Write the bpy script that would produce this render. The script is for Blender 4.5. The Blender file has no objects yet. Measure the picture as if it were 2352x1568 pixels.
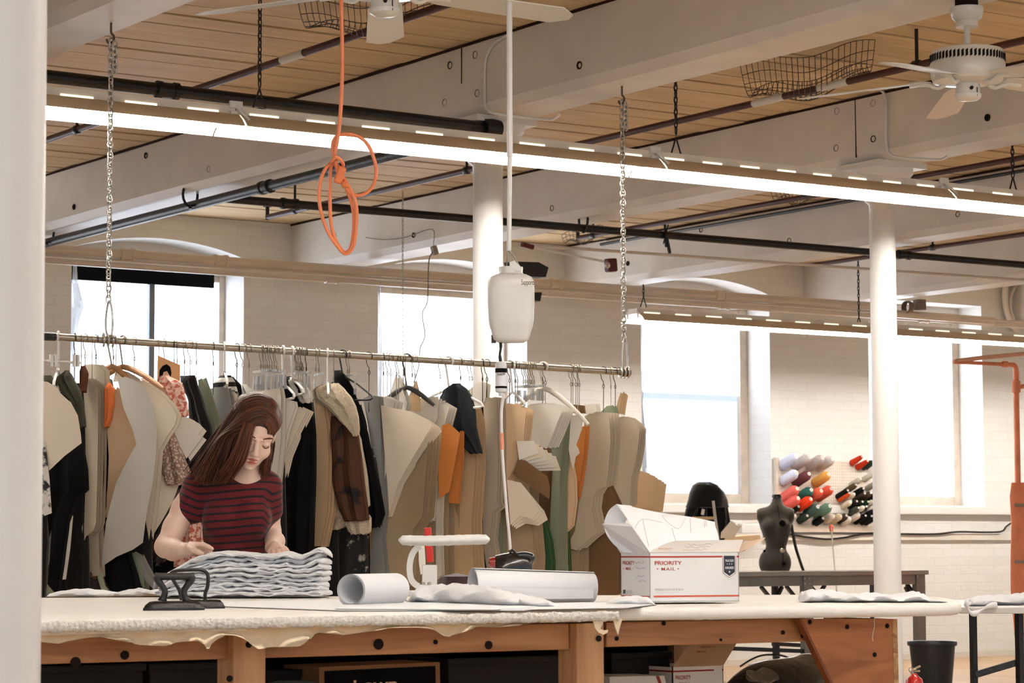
import bpy, bmesh, math, random
import numpy as np
from mathutils import Vector, Matrix
random.seed(7); RN = np.random.RandomState(5)
sc = bpy.context.scene; COL = sc.collection
PI = math.pi
# ------------------------------------------------------------------ camera frame (level room: X along window wall, Y into the room, Z up)
F0 = 5770.0; CH = 1.0
_y, _p, _r = (math.radians(a) for a in (33.895, 4.739, -0.185))
CF = np.array([math.sin(_y)*math.cos(_p), math.cos(_y)*math.cos(_p), math.sin(_p)])
_a = np.array([math.cos(_y), -math.sin(_y), 0.]); _b = np.cross(_a, CF)
CR = _a*math.cos(_r)+_b*math.sin(_r); CU = -_a*math.sin(_r)+_b*math.cos(_r)
CAM = np.array([0, 0, CH])
def ray(x, y): return CR*(x-1176)-CU*(y-784)+CF*F0
def at(x, y, X=None, Y=None, Z=None, D=None):
    d = ray(x, y)
    if Y is not None: k = Y/d[1]
    elif X is not None: k = X/d[0]
    elif Z is not None: k = (Z-CH)/d[2]
    else: k = D/F0
    return Vector(CAM+d*k)
def at_plane(x, y, p0, n):
    d = ray(x, y); n = np.array(n, float)
    return Vector(CAM+d*(((np.array(p0)-CAM)@n)/(d@n)))
# ------------------------------------------------------------------ materials
MATS = {}
def s2l(c):
    return tuple(((v/255)/12.92 if v/255 <= .04045 else ((v/255+.055)/1.055)**2.4) for v in c)
def mat(name, col, rough=.6, metal=0., var=.08, scale=8., bump=0., bscale=60., emit=0., sheen=0., trans=0., stretch=(1,1,1), coat=0., alpha=1., ecol=None, detail=4.):
    if name in MATS: return MATS[name]
    m = bpy.data.materials.new(name); m.use_nodes = True; nt = m.node_tree; N = nt.nodes; Lk = nt.links
    b = N['Principled BSDF']; c = s2l(col)
    b.inputs['Roughness'].default_value = rough; b.inputs['Metallic'].default_value = metal
    if rough >= .75: b.inputs['Specular IOR Level'].default_value = .15
    tc = N.new('ShaderNodeTexCoord'); mp = N.new('ShaderNodeMapping'); mp.inputs['Scale'].default_value = stretch
    Lk.new(tc.outputs['Object'], mp.inputs['Vector'])
    nz = N.new('ShaderNodeTexNoise'); nz.inputs['Scale'].default_value = scale; nz.inputs['Detail'].default_value = detail
    Lk.new(mp.outputs['Vector'], nz.inputs['Vector'])
    rp = N.new('ShaderNodeValToRGB'); Lk.new(nz.outputs['Fac'], rp.inputs['Fac'])
    rp.color_ramp.elements[0].position = .3; rp.color_ramp.elements[1].position = .7
    rp.color_ramp.elements[0].color = (*[max(0, v*(1-var)) for v in c], 1)
    rp.color_ramp.elements[1].color = (*[min(1, v*(1+var)) for v in c], 1)
    Lk.new(rp.outputs['Color'], b.inputs['Base Color'])
    if bump:
        n2 = N.new('ShaderNodeTexNoise'); n2.inputs['Scale'].default_value = bscale; n2.inputs['Detail'].default_value = 3
        Lk.new(mp.outputs['Vector'], n2.inputs['Vector'])
        bp = N.new('ShaderNodeBump'); bp.inputs['Strength'].default_value = bump; bp.inputs['Distance'].default_value = .01
        Lk.new(n2.outputs['Fac'], bp.inputs['Height']); Lk.new(bp.outputs['Normal'], b.inputs['Normal'])
    if emit:
        b.inputs['Emission Color'].default_value = (*(s2l(ecol) if ecol else c), 1); b.inputs['Emission Strength'].default_value = emit
    if sheen: b.inputs['Sheen Weight'].default_value = sheen
    if trans: b.inputs['Transmission Weight'].default_value = trans
    if coat: b.inputs['Coat Weight'].default_value = coat
    if alpha < 1: b.inputs['Alpha'].default_value = alpha
    MATS[name] = m; m['ramp'] = rp.name
    return m
def pattern_mat(name, base, kind, cols, scale, thr=.5, rough=.8, bump=0.):
    """woven or printed cloth: kind noise|voronoi|wave"""
    if name in MATS: return MATS[name]
    m = bpy.data.materials.new(name); m.use_nodes = True; nt = m.node_tree; N = nt.nodes; Lk = nt.links
    b = N['Principled BSDF']; b.inputs['Roughness'].default_value = rough
    tc = N.new('ShaderNodeTexCoord')
    if kind == 'voronoi':
        t = N.new('ShaderNodeTexVoronoi'); out = t.outputs['Distance']
    elif kind == 'wave':
        t = N.new('ShaderNodeTexWave'); t.bands_direction = 'Z'; t.inputs['Distortion'].default_value = .6; out = t.outputs['Fac']
    else:
        t = N.new('ShaderNodeTexNoise'); t.inputs['Detail'].default_value = 5; out = t.outputs['Fac']
    t.inputs['Scale'].default_value = scale; Lk.new(tc.outputs['Object'], t.inputs['Vector'])
    rp = N.new('ShaderNodeValToRGB'); Lk.new(out, rp.inputs['Fac']); e = rp.color_ramp.elements
    e[0].position = max(0, thr-.04); e[1].position = min(1, thr+.04)
    e[0].color = (*s2l(cols[0]), 1); e[1].color = (*s2l(base), 1)
    if len(cols) > 1:
        x = rp.color_ramp.elements.new(min(1, thr+.16)); x.color = (*s2l(cols[1]), 1)
    Lk.new(rp.outputs['Color'], b.inputs['Base Color'])
    if bump:
        bp = N.new('ShaderNodeBump'); bp.inputs['Strength'].default_value = bump; bp.inputs['Distance'].default_value = .01
        Lk.new(out, bp.inputs['Height']); Lk.new(bp.outputs['Normal'], b.inputs['Normal'])
    MATS[name] = m; return m
def brick_mat():
    m = bpy.data.materials.new('painted_brick'); m.use_nodes = True; nt = m.node_tree; N = nt.nodes; Lk = nt.links
    b = N['Principled BSDF']; b.inputs['Roughness'].default_value = .6
    tc = N.new('ShaderNodeTexCoord'); sp = N.new('ShaderNodeSeparateXYZ'); cb = N.new('ShaderNodeCombineXYZ')
    ad = N.new('ShaderNodeMath'); ad.operation = 'ADD'
    Lk.new(tc.outputs['Object'], sp.inputs[0]); Lk.new(sp.outputs[0], ad.inputs[0]); Lk.new(sp.outputs[1], ad.inputs[1])
    nz = N.new('ShaderNodeTexNoise'); nz.inputs['Scale'].default_value = 3.; Lk.new(tc.outputs['Object'], nz.inputs['Vector'])
    z2 = N.new('ShaderNodeMath'); z2.operation = 'MULTIPLY_ADD'; z2.inputs[1].default_value = .035
    Lk.new(nz.outputs['Fac'], z2.inputs[0]); Lk.new(sp.outputs[2], z2.inputs[2])
    Lk.new(ad.outputs[0], cb.inputs[0]); Lk.new(z2.outputs[0], cb.inputs[1])
    br = N.new('ShaderNodeTexBrick'); Lk.new(cb.outputs[0], br.inputs['Vector'])
    br.inputs['Scale'].default_value = 1.; br.inputs['Brick Width'].default_value = .215; br.inputs['Row Height'].default_value = .078
    br.inputs['Mortar Size'].default_value = .0045; br.inputs['Mortar Smooth'].default_value = .6
    br.inputs['Color1'].default_value = (*s2l((236, 234, 230)), 1); br.inputs['Color2'].default_value = (*s2l((232, 230, 225)), 1)
    br.inputs['Mortar'].default_value = (*s2l((228, 225, 219)), 1)
    Lk.new(br.outputs['Color'], b.inputs['Base Color'])
    n2 = N.new('ShaderNodeTexNoise'); n2.inputs['Scale'].default_value = 22.; n2.inputs['Detail'].default_value = 6; Lk.new(tc.outputs['Object'], n2.inputs['Vector'])
    n3 = N.new('ShaderNodeTexNoise'); n3.inputs['Scale'].default_value = 2.2; Lk.new(tc.outputs['Object'], n3.inputs['Vector'])
    iv = N.new('ShaderNodeMath'); iv.operation = 'MULTIPLY'; Lk.new(br.outputs['Fac'], iv.inputs[0]); Lk.new(n3.outputs['Fac'], iv.inputs[1])
    i2 = N.new('ShaderNodeMath'); i2.operation = 'MULTIPLY_ADD'; i2.inputs[1].default_value = -1.6; Lk.new(iv.outputs[0], i2.inputs[0]); Lk.new(n2.outputs['Fac'], i2.inputs[2])
    bp = N.new('ShaderNodeBump'); bp.inputs['Strength'].default_value = .28; bp.inputs['Distance'].default_value = .01
    Lk.new(i2.outputs[0], bp.inputs['Height']); Lk.new(bp.outputs['Normal'], b.inputs['Normal'])
    return m
def wood_mat(name, c1, c2, rough=.55, stretch=(1, 14, 14), scale=1.6, knots=False):
    if name in MATS: return MATS[name]
    m = bpy.data.materials.new(name); m.use_nodes = True; nt = m.node_tree; N = nt.nodes; Lk = nt.links
    b = N['Principled BSDF']; b.inputs['Roughness'].default_value = rough
    tc = N.new('ShaderNodeTexCoord'); mp = N.new('ShaderNodeMapping'); mp.inputs['Scale'].default_value = stretch
    Lk.new(tc.outputs['Object'], mp.inputs['Vector'])
    nz = N.new('ShaderNodeTexNoise'); nz.inputs['Scale'].default_value = scale; nz.inputs['Detail'].default_value = 6; nz.inputs['Distortion'].default_value = 1.2
    Lk.new(mp.outputs['Vector'], nz.inputs['Vector'])
    rp = N.new('ShaderNodeValToRGB'); Lk.new(nz.outputs['Fac'], rp.inputs['Fac']); e = rp.color_ramp.elements
    e[0].position = .35; e[1].position = .65; e[0].color = (*s2l(c1), 1); e[1].color = (*s2l(c2), 1)
    Lk.new(rp.outputs['Color'], b.inputs['Base Color'])
    bp = N.new('ShaderNodeBump'); bp.inputs['Strength'].default_value = .15; bp.inputs['Distance'].default_value = .004
    Lk.new(nz.outputs['Fac'], bp.inputs['Height']); Lk.new(bp.outputs['Normal'], b.inputs['Normal'])
    MATS[name] = m; return m
# ------------------------------------------------------------------ objects
WORLD = {}
def wl(o): return WORLD.get(o.name, Vector((0, 0, 0)))
def tag(o, label=None, cat=None, group=None, kind=None):
    if label: o['label'] = label
    if cat: o['category'] = cat
    if group: o['group'] = group
    if kind: o['kind'] = kind
    return o
def thing(name, label, cat, loc, group=None):
    o = bpy.data.objects.new(name, None); COL.objects.link(o); o.location = loc; o.empty_display_size = .05
    WORLD[o.name] = Vector(loc); return tag(o, label, cat, group)
def link_mesh(name, me, material, parent, origin):
    o = bpy.data.objects.new(name, me); COL.objects.link(o)
    if material:
        for m in (material if isinstance(material, (list, tuple)) else [material]): me.materials.append(m)
    WORLD[o.name] = Vector(origin)
    if parent: o.parent = parent; o.location = Vector(origin)-wl(parent)
    else: o.location = origin
    return o
def copy_tree(o, parent=None, loc=None, rot=None, name=None, group=None, label=None):
    c = o.copy(); COL.objects.link(c); c.parent = parent
    if loc is not None: c.location = loc; WORLD[c.name] = Vector(loc)
    if rot is not None: c.rotation_euler = rot
    if group: c['group'] = group
    if label: c['label'] = label
    for ch in list(o.children): copy_tree(ch, c)
    return c
class MB:
    def __init__(s): s.v = []; s.f = []; s.mi = []
    def add(s, V, Fc, mi=0):
        n = len(s.v); s.v += [tuple(p) for p in V]; s.f += [tuple(i+n for i in q) for q in Fc]; s.mi += [mi]*len(Fc); return s
    def box(s, a, b, mi=0):
        x0, y0, z0 = a; x1, y1, z1 = b
        return s.add([(x0,y0,z0),(x1,y0,z0),(x1,y1,z0),(x0,y1,z0),(x0,y0,z1),(x1,y0,z1),(x1,y1,z1),(x0,y1,z1)],
              [(0,3,2,1),(4,5,6,7),(0,1,5,4),(1,2,6,5),(2,3,7,6),(3,0,4,7)], mi)
    def obox(s, c, ax, ay, az, mi=0):      # half-axis vectors
        c, ax, ay, az = Vector(c), Vector(ax), Vector(ay), Vector(az)
        V = [c+ax*i+ay*j+az*k for k in (-1,1) for j in (-1,1) for i in (-1,1)]
        return s.add(V, [(0,2,3,1),(4,5,7,6),(0,1,5,4),(1,3,7,5),(3,2,6,7),(2,0,4,6)], mi)
    def bar(s, a, b, w, h, up=(0,0,1), mi=0):
        a, b = Vector(a), Vector(b); d = b-a; u = Vector(up); r = d.cross(u).normalized(); u = r.cross(d).normalized()
        return s.obox((a+b)/2, d/2, r*w/2, u*h/2, mi)
    def tube(s, P, r, n=8, closed=False, cap=True, mi=0):
        P = [Vector(p) for p in P]; m = len(P); R = r if hasattr(r, '__len__') else [r]*m
        T = []
        for i in range(m):
            if closed: t = P[(i+1) % m]-P[i-1]
            else: t = P[min(i+1, m-1)]-P[max(i-1, 0)]
            T.append(t.normalized() if t.length > 1e-9 else Vector((0,0,1)))
        u = T[0].orthogonal().normalized(); V = []
        for i in range(m):
            if i:
                u = u-T[i]*u.dot(T[i])
                u = u.normalized() if u.length > 1e-6 else T[i].orthogonal().normalized()
            w = T[i].cross(u)
            V += [P[i]+(u*math.cos(2*PI*k/n)+w*math.sin(2*PI*k/n))*R[i] for k in range(n)]
        Fc = []
        for i in range(m if closed else m-1):
            j = (i+1) % m
            Fc += [(i*n+k, i*n+(k+1) % n, j*n+(k+1) % n, j*n+k) for k in range(n)]
        if cap and not closed: Fc += [tuple(range(n))[::-1], tuple((m-1)*n+k for k in range(n))]
        return s.add(V, Fc, mi)
    def lathe(s, prof, o=(0,0,0), axis=(0,0,1), n=24, mi=0):
        o = Vector(o); a = Vector(axis).normalized(); u = a.orthogonal().normalized(); w = a.cross(u)
        V = []; m = len(prof)
        for r, h in prof: V += [o+a*h+(u*math.cos(2*PI*k/n)+w*math.sin(2*PI*k/n))*max(r, 1e-4) for k in range(n)]
        Fc = [(i*n+k, i*n+(k+1) % n, (i+1)*n+(k+1) % n, (i+1)*n+k) for i in range(m-1) for k in range(n)]
        return s.add(V, Fc, mi)
    def prism(s, poly, vec, mi=0):
        poly = [Vector(p) for p in poly]; vec = Vector(vec); n = len(poly)
        return s.add(poly+[p+vec for p in poly], [tuple(range(n))[::-1], tuple(range(n, 2*n))]+[(i, (i+1) % n, n+(i+1) % n, n+i) for i in range(n)], mi)
    def rings(s, RR, cap=True, mi=0):
        n = len(RR[0]); V = [p for r in RR for p in r]; m = len(RR)
        Fc = [(i*n+k, i*n+(k+1) % n, (i+1)*n+(k+1) % n, (i+1)*n+k) for i in range(m-1) for k in range(n)]
        if cap: Fc += [tuple(range(n))[::-1], tuple((m-1)*n+k for k in range(n))]
        return s.add(V, Fc, mi)
    def build(s, name, material, parent=None, label=None, cat=None, group=None, kind=None, smooth=True, bevel=0, origin=None, ang=35):
        V = np.array(s.v, float)
        if origin is None:
            lo, hi = V.min(0), V.max(0); origin = ((lo[0]+hi[0])/2, (lo[1]+hi[1])/2, lo[2])
        origin = Vector(origin)
        me = bpy.data.meshes.new(name); me.from_pydata((V-np.array(origin)).tolist(), [], s.f)
        bm = bmesh.new(); bm.from_mesh(me); bmesh.ops.recalc_face_normals(bm, faces=bm.faces)
        if smooth:
            for f in bm.faces: f.smooth = True
            ca = math.cos(math.radians(ang))
            for e in bm.edges:
                if len(e.link_faces) == 2 and e.link_faces[0].normal.dot(e.link_faces[1].normal) < ca: e.smooth = False
        bm.to_mesh(me); bm.free()
        o = link_mesh(name, me, material, parent, origin)
        if isinstance(material, (list, tuple)):
            for p, i in zip(me.polygons, s.mi): p.material_index = i
        if bevel:
            b = o.modifiers.new('bevel', 'BEVEL'); b.width = bevel; b.segments = 2; b.limit_method = 'ANGLE'
        return tag(o, label, cat, group, kind)
def text(s, p, xd, yd, size, material, parent, name='lettering', bold=0., depth=.0004, width=None, align='LEFT', spacing=1.):
    cu = bpy.data.curves.new('t', 'FONT'); cu.body = s; cu.size = 1; cu.offset = bold; cu.extrude = 0; cu.align_x = align; cu.space_character = spacing
    to = bpy.data.objects.new('t', cu); COL.objects.link(to)
    dg = bpy.context.evaluated_depsgraph_get(); dg.update()
    me = bpy.data.meshes.new_from_object(to.evaluated_get(dg)); bpy.data.objects.remove(to); bpy.data.curves.remove(cu)
    xd = Vector(xd).normalized(); yd = Vector(yd).normalized(); nd = xd.cross(yd)
    xs = [v.co.x for v in me.vertices]; sx = size
    if width and xs: sx = width/(max(xs)-min(xs))
    for v in me.vertices: v.co = xd*(v.co.x*sx)+yd*(v.co.y*size)+nd*depth
    me.materials.clear()
    return link_mesh(name, me, material, parent, Vector(p))
# ------------------------------------------------------------------ implicit surfaces (surface nets)
class SDF:
    def __init__(s, lo, hi, h):
        s.lo = np.array(lo, float); s.h = h; s.n = np.ceil((np.array(hi)-s.lo)/h).astype(int)+1
        s.F = np.full(tuple(s.n), .5, np.float32)
    def _sub(s, lo, hi):
        a = np.clip(((np.array(lo)-s.lo)/s.h).astype(int)-1, 0, s.n-1); b = np.clip(((np.array(hi)-s.lo)/s.h).astype(int)+2, 1, s.n)
        sl = tuple(slice(i, j) for i, j in zip(a, b))
        g = [s.lo[k]+s.h*np.arange(a[k], b[k], dtype=np.float32) for k in range(3)]
        return sl, np.stack(np.meshgrid(*g, indexing='ij'), -1).astype(np.float32)
    def _mix(s, sl, d, k, sub):
        A = s.F[sl]
        if sub:
            d = -d; hh = np.clip(.5-.5*(A-d)/max(k, 1e-6), 0, 1)
            s.F[sl] = A*(1-hh)+d*hh+k*hh*(1-hh)
        else:
            hh = np.clip(.5+.5*(A-d)/max(k, 1e-6), 0, 1)
            s.F[sl] = A*(1-hh)+d*hh-k*hh*(1-hh)
    def cone(s, a, b, ra, rb=None, k=.01, sub=False):
        rb = ra if rb is None else rb; a = np.array(a, np.float32); b = np.array(b, np.float32); R = max(ra, rb)+3*k+.012
        sl, P = s._sub(np.minimum(a, b)-R, np.maximum(a, b)+R)
        if P.size == 0: return s
        ab = b-a; t = np.clip(((P-a)@ab)/max(ab@ab, 1e-9), 0, 1)
        d = np.linalg.norm(P-a-t[..., None]*ab, axis=-1)-(ra+(rb-ra)*t)
        s._mix(sl, d, k, sub); return s
    def chain(s, pts, rs, k=.01):
        for i in range(len(pts)-1): s.cone(pts[i], pts[i+1], rs[i], rs[i+1], k)
        return s
    def ell(s, c, r, M=None, k=.02, sub=False):
        c = np.array(c, np.float32); r = np.array(r, np.float32); R = r.max()+3*k+.012
        sl, P = s._sub(c-R, c+R)
        if P.size == 0: return s
        Q = P-c
        if M is not None: Q = Q@np.array(M, np.float32)      # columns of M = axes
        k0 = np.linalg.norm(Q/r, axis=-1); k1 = np.linalg.norm(Q/(r*r), axis=-1)
        s._mix(sl, k0*(k0-1)/np.maximum(k1, 1e-6), k, sub); return s
    def cut(s, p, n):          # remove the side the normal points to
        sl, P = s._sub(s.lo, s.lo+s.h*s.n); d = (P-np.array(p, np.float32))@np.array(n, np.float32)
        s.F = np.maximum(s.F, d.astype(np.float32)); return s
    def mesh(s):
        F = s.F; I = F < 0; nx, ny, nz = F.shape
        c = np.zeros((nx-1, ny-1, nz-1), np.int8)
        for i in (0, 1):
            for j in (0, 1):
                for k in (0, 1): c += I[i:nx-1+i, j:ny-1+j, k:nz-1+k]
        m = (c > 0) & (c < 8); idx = np.argwhere(m); N = len(idx); ids = np.full(m.shape, -1, np.int64); ids[tuple(idx.T)] = np.arange(N)
        acc = np.zeros((N, 3)); cnt = np.zeros(N)
        cor = [(i, j, k) for i in (0, 1) for j in (0, 1) for k in (0, 1)]
        for a in cor:
            for ax in range(3):
                if a[ax]: continue
                b = list(a); b[ax] = 1
                fa = F[tuple((idx+a).T)]; fb = F[tuple((idx+b).T)]; q = (fa < 0) != (fb < 0)
                t = np.where(q, fa/np.where(q, fa-fb, 1), 0)
                p = np.array(a, float)[None].repeat(N, 0); p[:, ax] += t
                acc += p*q[:, None]; cnt += q
        V = s.lo+s.h*(idx+acc/cnt[:, None]); Q = []
        for ax in range(3):
            u, v = [(1, 2), (2, 0), (0, 1)][ax]
            sa = [slice(None)]*3; sb = [slice(None)]*3; sa[ax] = slice(0, -1); sb[ax] = slice(1, None)
            E = I[tuple(sa)] != I[tuple(sb)]; e = np.argwhere(E)
            e = e[(e[:, u] > 0) & (e[:, v] > 0) & (e[:, u] < s.n[u]-1) & (e[:, v] < s.n[v]-1)]
            fl = I[tuple(e.T)]
            def g(du, dv):
                w = e.copy(); w[:, u] += du; w[:, v] += dv; return ids[tuple(w.T)]
            q = np.stack([g(-1, -1), g(0, -1), g(0, 0), g(-1, 0)], 1); q[~fl] = q[~fl][:, ::-1]; Q.append(q)
        Q = np.concatenate(Q); Q = Q[(Q >= 0).all(1)]
        return V, Q
def sdf_obj(name, s, material, parent, M, label=None, cat=None, group=None, smooth_it=1, attr=None):
    """M: 4x4 local->world"""
    V, Q = s.mesh()
    for _ in range(smooth_it):
        A = np.zeros_like(V); n = np.zeros(len(V))
        for i in range(4):
            for j in ((i+1) % 4, (i+3) % 4):
                np.add.at(A, Q[:, i], V[Q[:, j]]); np.add.at(n, Q[:, i], 1)
        V = .4*V+.6*A/np.maximum(n, 1)[:, None]
    W = V@np.array(M)[:3, :3].T+np.array(M)[:3, 3]
    org = Vector(np.array(M)[:3, 3]); me = bpy.data.meshes.new(name)
    me.from_pydata((W-np.array(org)).tolist(), [], Q.tolist()); me.polygons.foreach_set('use_smooth', [True]*len(me.polygons)); me.update()
    if attr is not None:
        a = me.attributes.new('stripe', 'FLOAT', 'POINT'); a.data.foreach_set('value', attr(V).astype(np.float32))
    return tag(link_mesh(name, me, material, parent, org), label, cat, group)
# ================================================================== THE ROOM
W = 17.07; ZC = 3.53; ZB = 3.155
M_brick = brick_mat()
M_ceil = wood_mat('ceiling_paint', (208, 180, 138), (224, 198, 158), .6, (1, 8, 8), 1.1)
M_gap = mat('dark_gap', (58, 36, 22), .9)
M_beam = mat('beam_paint', (228, 222, 214), .45, var=.07, scale=3., bump=.25, bscale=9.)
M_col = mat('column_paint', (232, 229, 225), .35, var=.03, scale=5., bump=.06, bscale=30.)
M_floor = wood_mat('floor_boards', (178, 146, 112), (202, 174, 140), .4, (10, 1, 10), 1.0)
M_frame = mat('window_wood', (214, 200, 184), .5, var=.1, scale=12.)
M_white = mat('white_enamel', (232, 230, 226), .35, var=.03)
M_dark = mat('dark_stain', (35, 26, 20), .8)
M_black = mat('black_iron', (15, 13, 13), .38, metal=.0, var=.2, bump=.2, bscale=80.)
M_maroon = mat('maroon_pipe', (72, 30, 24), .4, var=.15)
M_steel = mat('galvanised_steel', (178, 172, 160), .3, metal=.9, var=.1, scale=20.)
M_chain = mat('zinc_chain', (190, 186, 178), .28, metal=.85, var=.1)
M_plaster = mat('painted_timber', (222, 214, 204), .5, var=.06, scale=4., bump=.15)

def struct(mb, name, m, parent=None, **k):
    return mb.build(name, m, parent, kind=None if parent else 'structure', **k)
# floor: individual board grooves in one mesh
mb = MB(); nb = 0
x = -6.
while x < 26:
    mb.box((x, -2.2, -.05), (x+.118, W+.3, 0)); x += .12
struct(mb, 'floor', M_floor, smooth=False)
mb = MB(); y = 1.6; mb.box((-6, 1.6, ZC+.03), (26, W+.3, ZC+.06), 1)
pw = .215
while y < W:
    d = .0035*math.sin(y*37.); mb.box((-6, y, ZC+d), (26, min(y+pw-.017, W), ZC+.031), 0); y += pw
struct(mb, 'ceiling', [M_ceil, M_gap], smooth=False)
WIN = [(4.98, 6.40), (7.565, 8.99), (10.187, 11.617), (12.79, 14.207), (15.37, 16.787), (17.98, 19.4), (20.6, 22.0)]
SILL, SPR, PK, REC = 1.395, 3.235, 3.345, .36
def arch(x0, x1, n=14, flat=False):
    if flat: return [(x0, 3.27), (x1, 3.27)]
    c = (x0+x1)/2; h = (x1-x0)/2; s = PK-SPR; R = (h*h+s*s)/(2*s); zc = PK-R; a = math.asin(h/R)
    return [(c+R*math.sin(-a+2*a*i/n), zc+R*math.cos(-a+2*a*i/n)) for i in range(n+1)]
mb = MB(); px_ = -6.
for i, (x0, x1) in enumerate(WIN):
    mb.add([(px_, W, 0), (x0, W, 0), (x0, W, ZC), (px_, W, ZC)], [(0, 1, 2, 3)])
    mb.add([(x0, W, 0), (x1, W, 0), (x1, W, SILL), (x0, W, SILL)], [(0, 1, 2, 3)])
    A = arch(x0, x1, flat=(i == 4))
    for (a, b), (c, d) in zip(A[:-1], A[1:]):
        mb.add([(a, W, b), (c, W, d), (c, W, ZC), (a, W, ZC)], [(0, 1, 2, 3)])
        mb.add([(a, W, b), (c, W, d), (c, W+REC+.3, d), (a, W+REC+.3, b)], [(3, 2, 1, 0)])
    for xx, f in ((x0, 1), (x1, -1)):
        mb.add([(xx, W, SILL), (xx, W+REC+.3, SILL), (xx, W+REC+.3, A[0][1]), (xx, W, A[0][1])], [(0, 1, 2, 3)][::f])
    mb.add([(x0, W, SILL), (x1, W, SILL), (x1, W+REC+.3, SILL), (x0, W+REC+.3, SILL)], [(0, 1, 2, 3)])
    px_ = x1
mb.add([(px_, W, 0), (26, W, 0), (26, W, ZC), (px_, W, ZC)], [(0, 1, 2, 3)])
struct(mb, 'wall_back', M_brick, smooth=False)
# windows ------------------------------------------------------------
M_pane = mat('daylit_glass', (228, 240, 255), .2, emit=4., var=.02, ecol=(226, 238, 255))
M_film = mat('daylit_film', (240, 246, 255), .6, emit=3.4, var=.02, ecol=(236, 243, 255))
M_film2 = mat('daylit_lower_film', (120, 124, 132), .6, emit=.86, var=.02, ecol=(214, 228, 255))
M_blind = mat('black_blind', (8, 8, 9), .8)
M_plastic = mat('plastic_sheet', (225, 228, 232), .35, bump=.3, bscale=14., alpha=.75)
for i, (x0, x1) in enumerate(WIN):
    w = bpy.data.objects.new('window_%d' % (i+1), None); COL.objects.link(w); w.location = ((x0+x1)/2, W+REC, SILL); w['kind'] = 'structure'
    WORLD[w.name] = Vector(w.location); yf = W+REC
    m = MB(); f = .085
    top = 3.125
    MB().box((x0+.001, yf-.06, top+.001), (x1-.001, yf-.02, PK-.012 if i != 4 else 3.268)).build('arch_infill', M_plaster, w, smooth=False) if i == 4 else MB().prism([(a, yf-.06, b) for a, b in arch(x0+.002, x1-.002)]+[(x1-.002, yf-.06, top), (x0+.002, yf-.06, top)], (0, .04, 0)).build('arch_infill', M_plaster, w, smooth=False)
    m.box((x0, yf-.05, SILL), (x0+f*.5, yf, top)); m.box((x1-f*(.6 if i == 1 else 1), yf-.05, SILL), (x1, yf, top)); m.box((x0+f*.5, yf-.048, SILL), (x1-f*(.6 if i == 1 else 1), yf-.002, SILL+.09)); m.box((x0+f*.5, yf-.04, top-.05), (x1-f*(.6 if i == 1 else 1), yf-.002, top))
    m.build('window_frame', M_frame, w, smooth=False, bevel=.004)
    if i == 1:
        MB().box((8.355, yf-.03, SILL+.09), (8.40, yf+.01, top)).build('mullion', mat('mullion_paint', (120, 124, 128), .5), w, smooth=False)
        MB().box((x0+.04, yf+.012, SILL), (x1-.05, yf+.018, top)).build('pane', M_pane, w, smooth=False)
    else:
        zm = 2.36; mr = mat('meeting_rail_film', (110, 116, 126), .6, emit=.72, ecol=(205, 222, 255)) if i == 3 else M_film
        MB().box((x0+.04, yf+.012, zm), (x1-.06, yf+.018, top)).build('pane', M_film, w, smooth=False)
        MB().box((x0+.04, yf+.012, SILL), (x1-.06, yf+.018, zm-.05)).build('pane', M_film2 if i == 3 else M_film, w, smooth=False, label='lower sash pane, slightly bluer')
        MB().box((x0+.04, yf+.012, zm-.05), (x1-.06, yf+.02, zm)).build('meeting_rail', mr, w, smooth=False)
# roller blind on window two, wavy plastic sheeting on the left jambs
tag(MB().box((7.60, W+.26, at(330, 652, Y=W+.28).z), (8.87, W+.29, 3.15)).build('roller_blind', M_blind, smooth=False), 'short black roller blind pulled down over the top of the far left window', 'blind')
def sheet_strip(pts, Y, name, label, cat):
    V = []; Fc = []
    for i, (a, b, c) in enumerate(pts):      # y, xl, xr in px
        for j in range(5):
            p = at(b+(c-b)*j/4, a, Y=Y+.02*math.sin(i*1.3+j*1.7)); V.append(p)
    V2 = [v+Vector((0, .003, 0)) for v in V]; n = len(pts)
    m = MB()
    F1 = [(i*5+j, i*5+j+1, (i+1)*5+j+1, (i+1)*5+j) for i in range(n-1) for j in range(4)]
    m.add(V, F1); m.add(V2, F1)
    return tag(m.build(name, M_plastic), label, cat)
sheet_strip([(602, 163, 176), (650, 163, 180), (690, 163, 190), (706, 163, 193), (730, 163, 184), (780, 163, 172), (880, 163, 176), (1100, 163, 185)], W+.25, 'plastic_sheeting', 'clear plastic sheeting peeling from the left jamb of the far left window', 'sheeting')
sheet_strip([(655, 866, 874), (750, 867, 876), (850, 866, 878), (960, 866, 876), (1100, 866, 876)], W+.25, 'plastic_sheeting', 'narrow plastic sheeting along the left jamb of the window behind the jug', 'sheeting')
sheet_strip([(720, 1470, 1474), (850, 1471, 1480), (930, 1470, 1476), (1010, 1470, 1484), (1075, 1472, 1486), (1130, 1474, 1492)], W+.25, 'plastic_sheeting', 'wavy plastic sheeting on the left jamb of the window above the mail box', 'sheeting')
# sill ledge, dado moulding
struct(MB().box((10.0, W-.07, 1.31), (26, W, 1.385)), 'trim_1', M_brick, smooth=False, bevel=.01)
struct(MB().box((14.1, W-.035, 1.075), (26, W, 1.135)), 'trim_2', M_plaster, smooth=False, bevel=.004)
struct(MB().box((-6, W-.02, 0), (26, W, .05)), 'baseboard_back', M_plaster, smooth=False)
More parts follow.
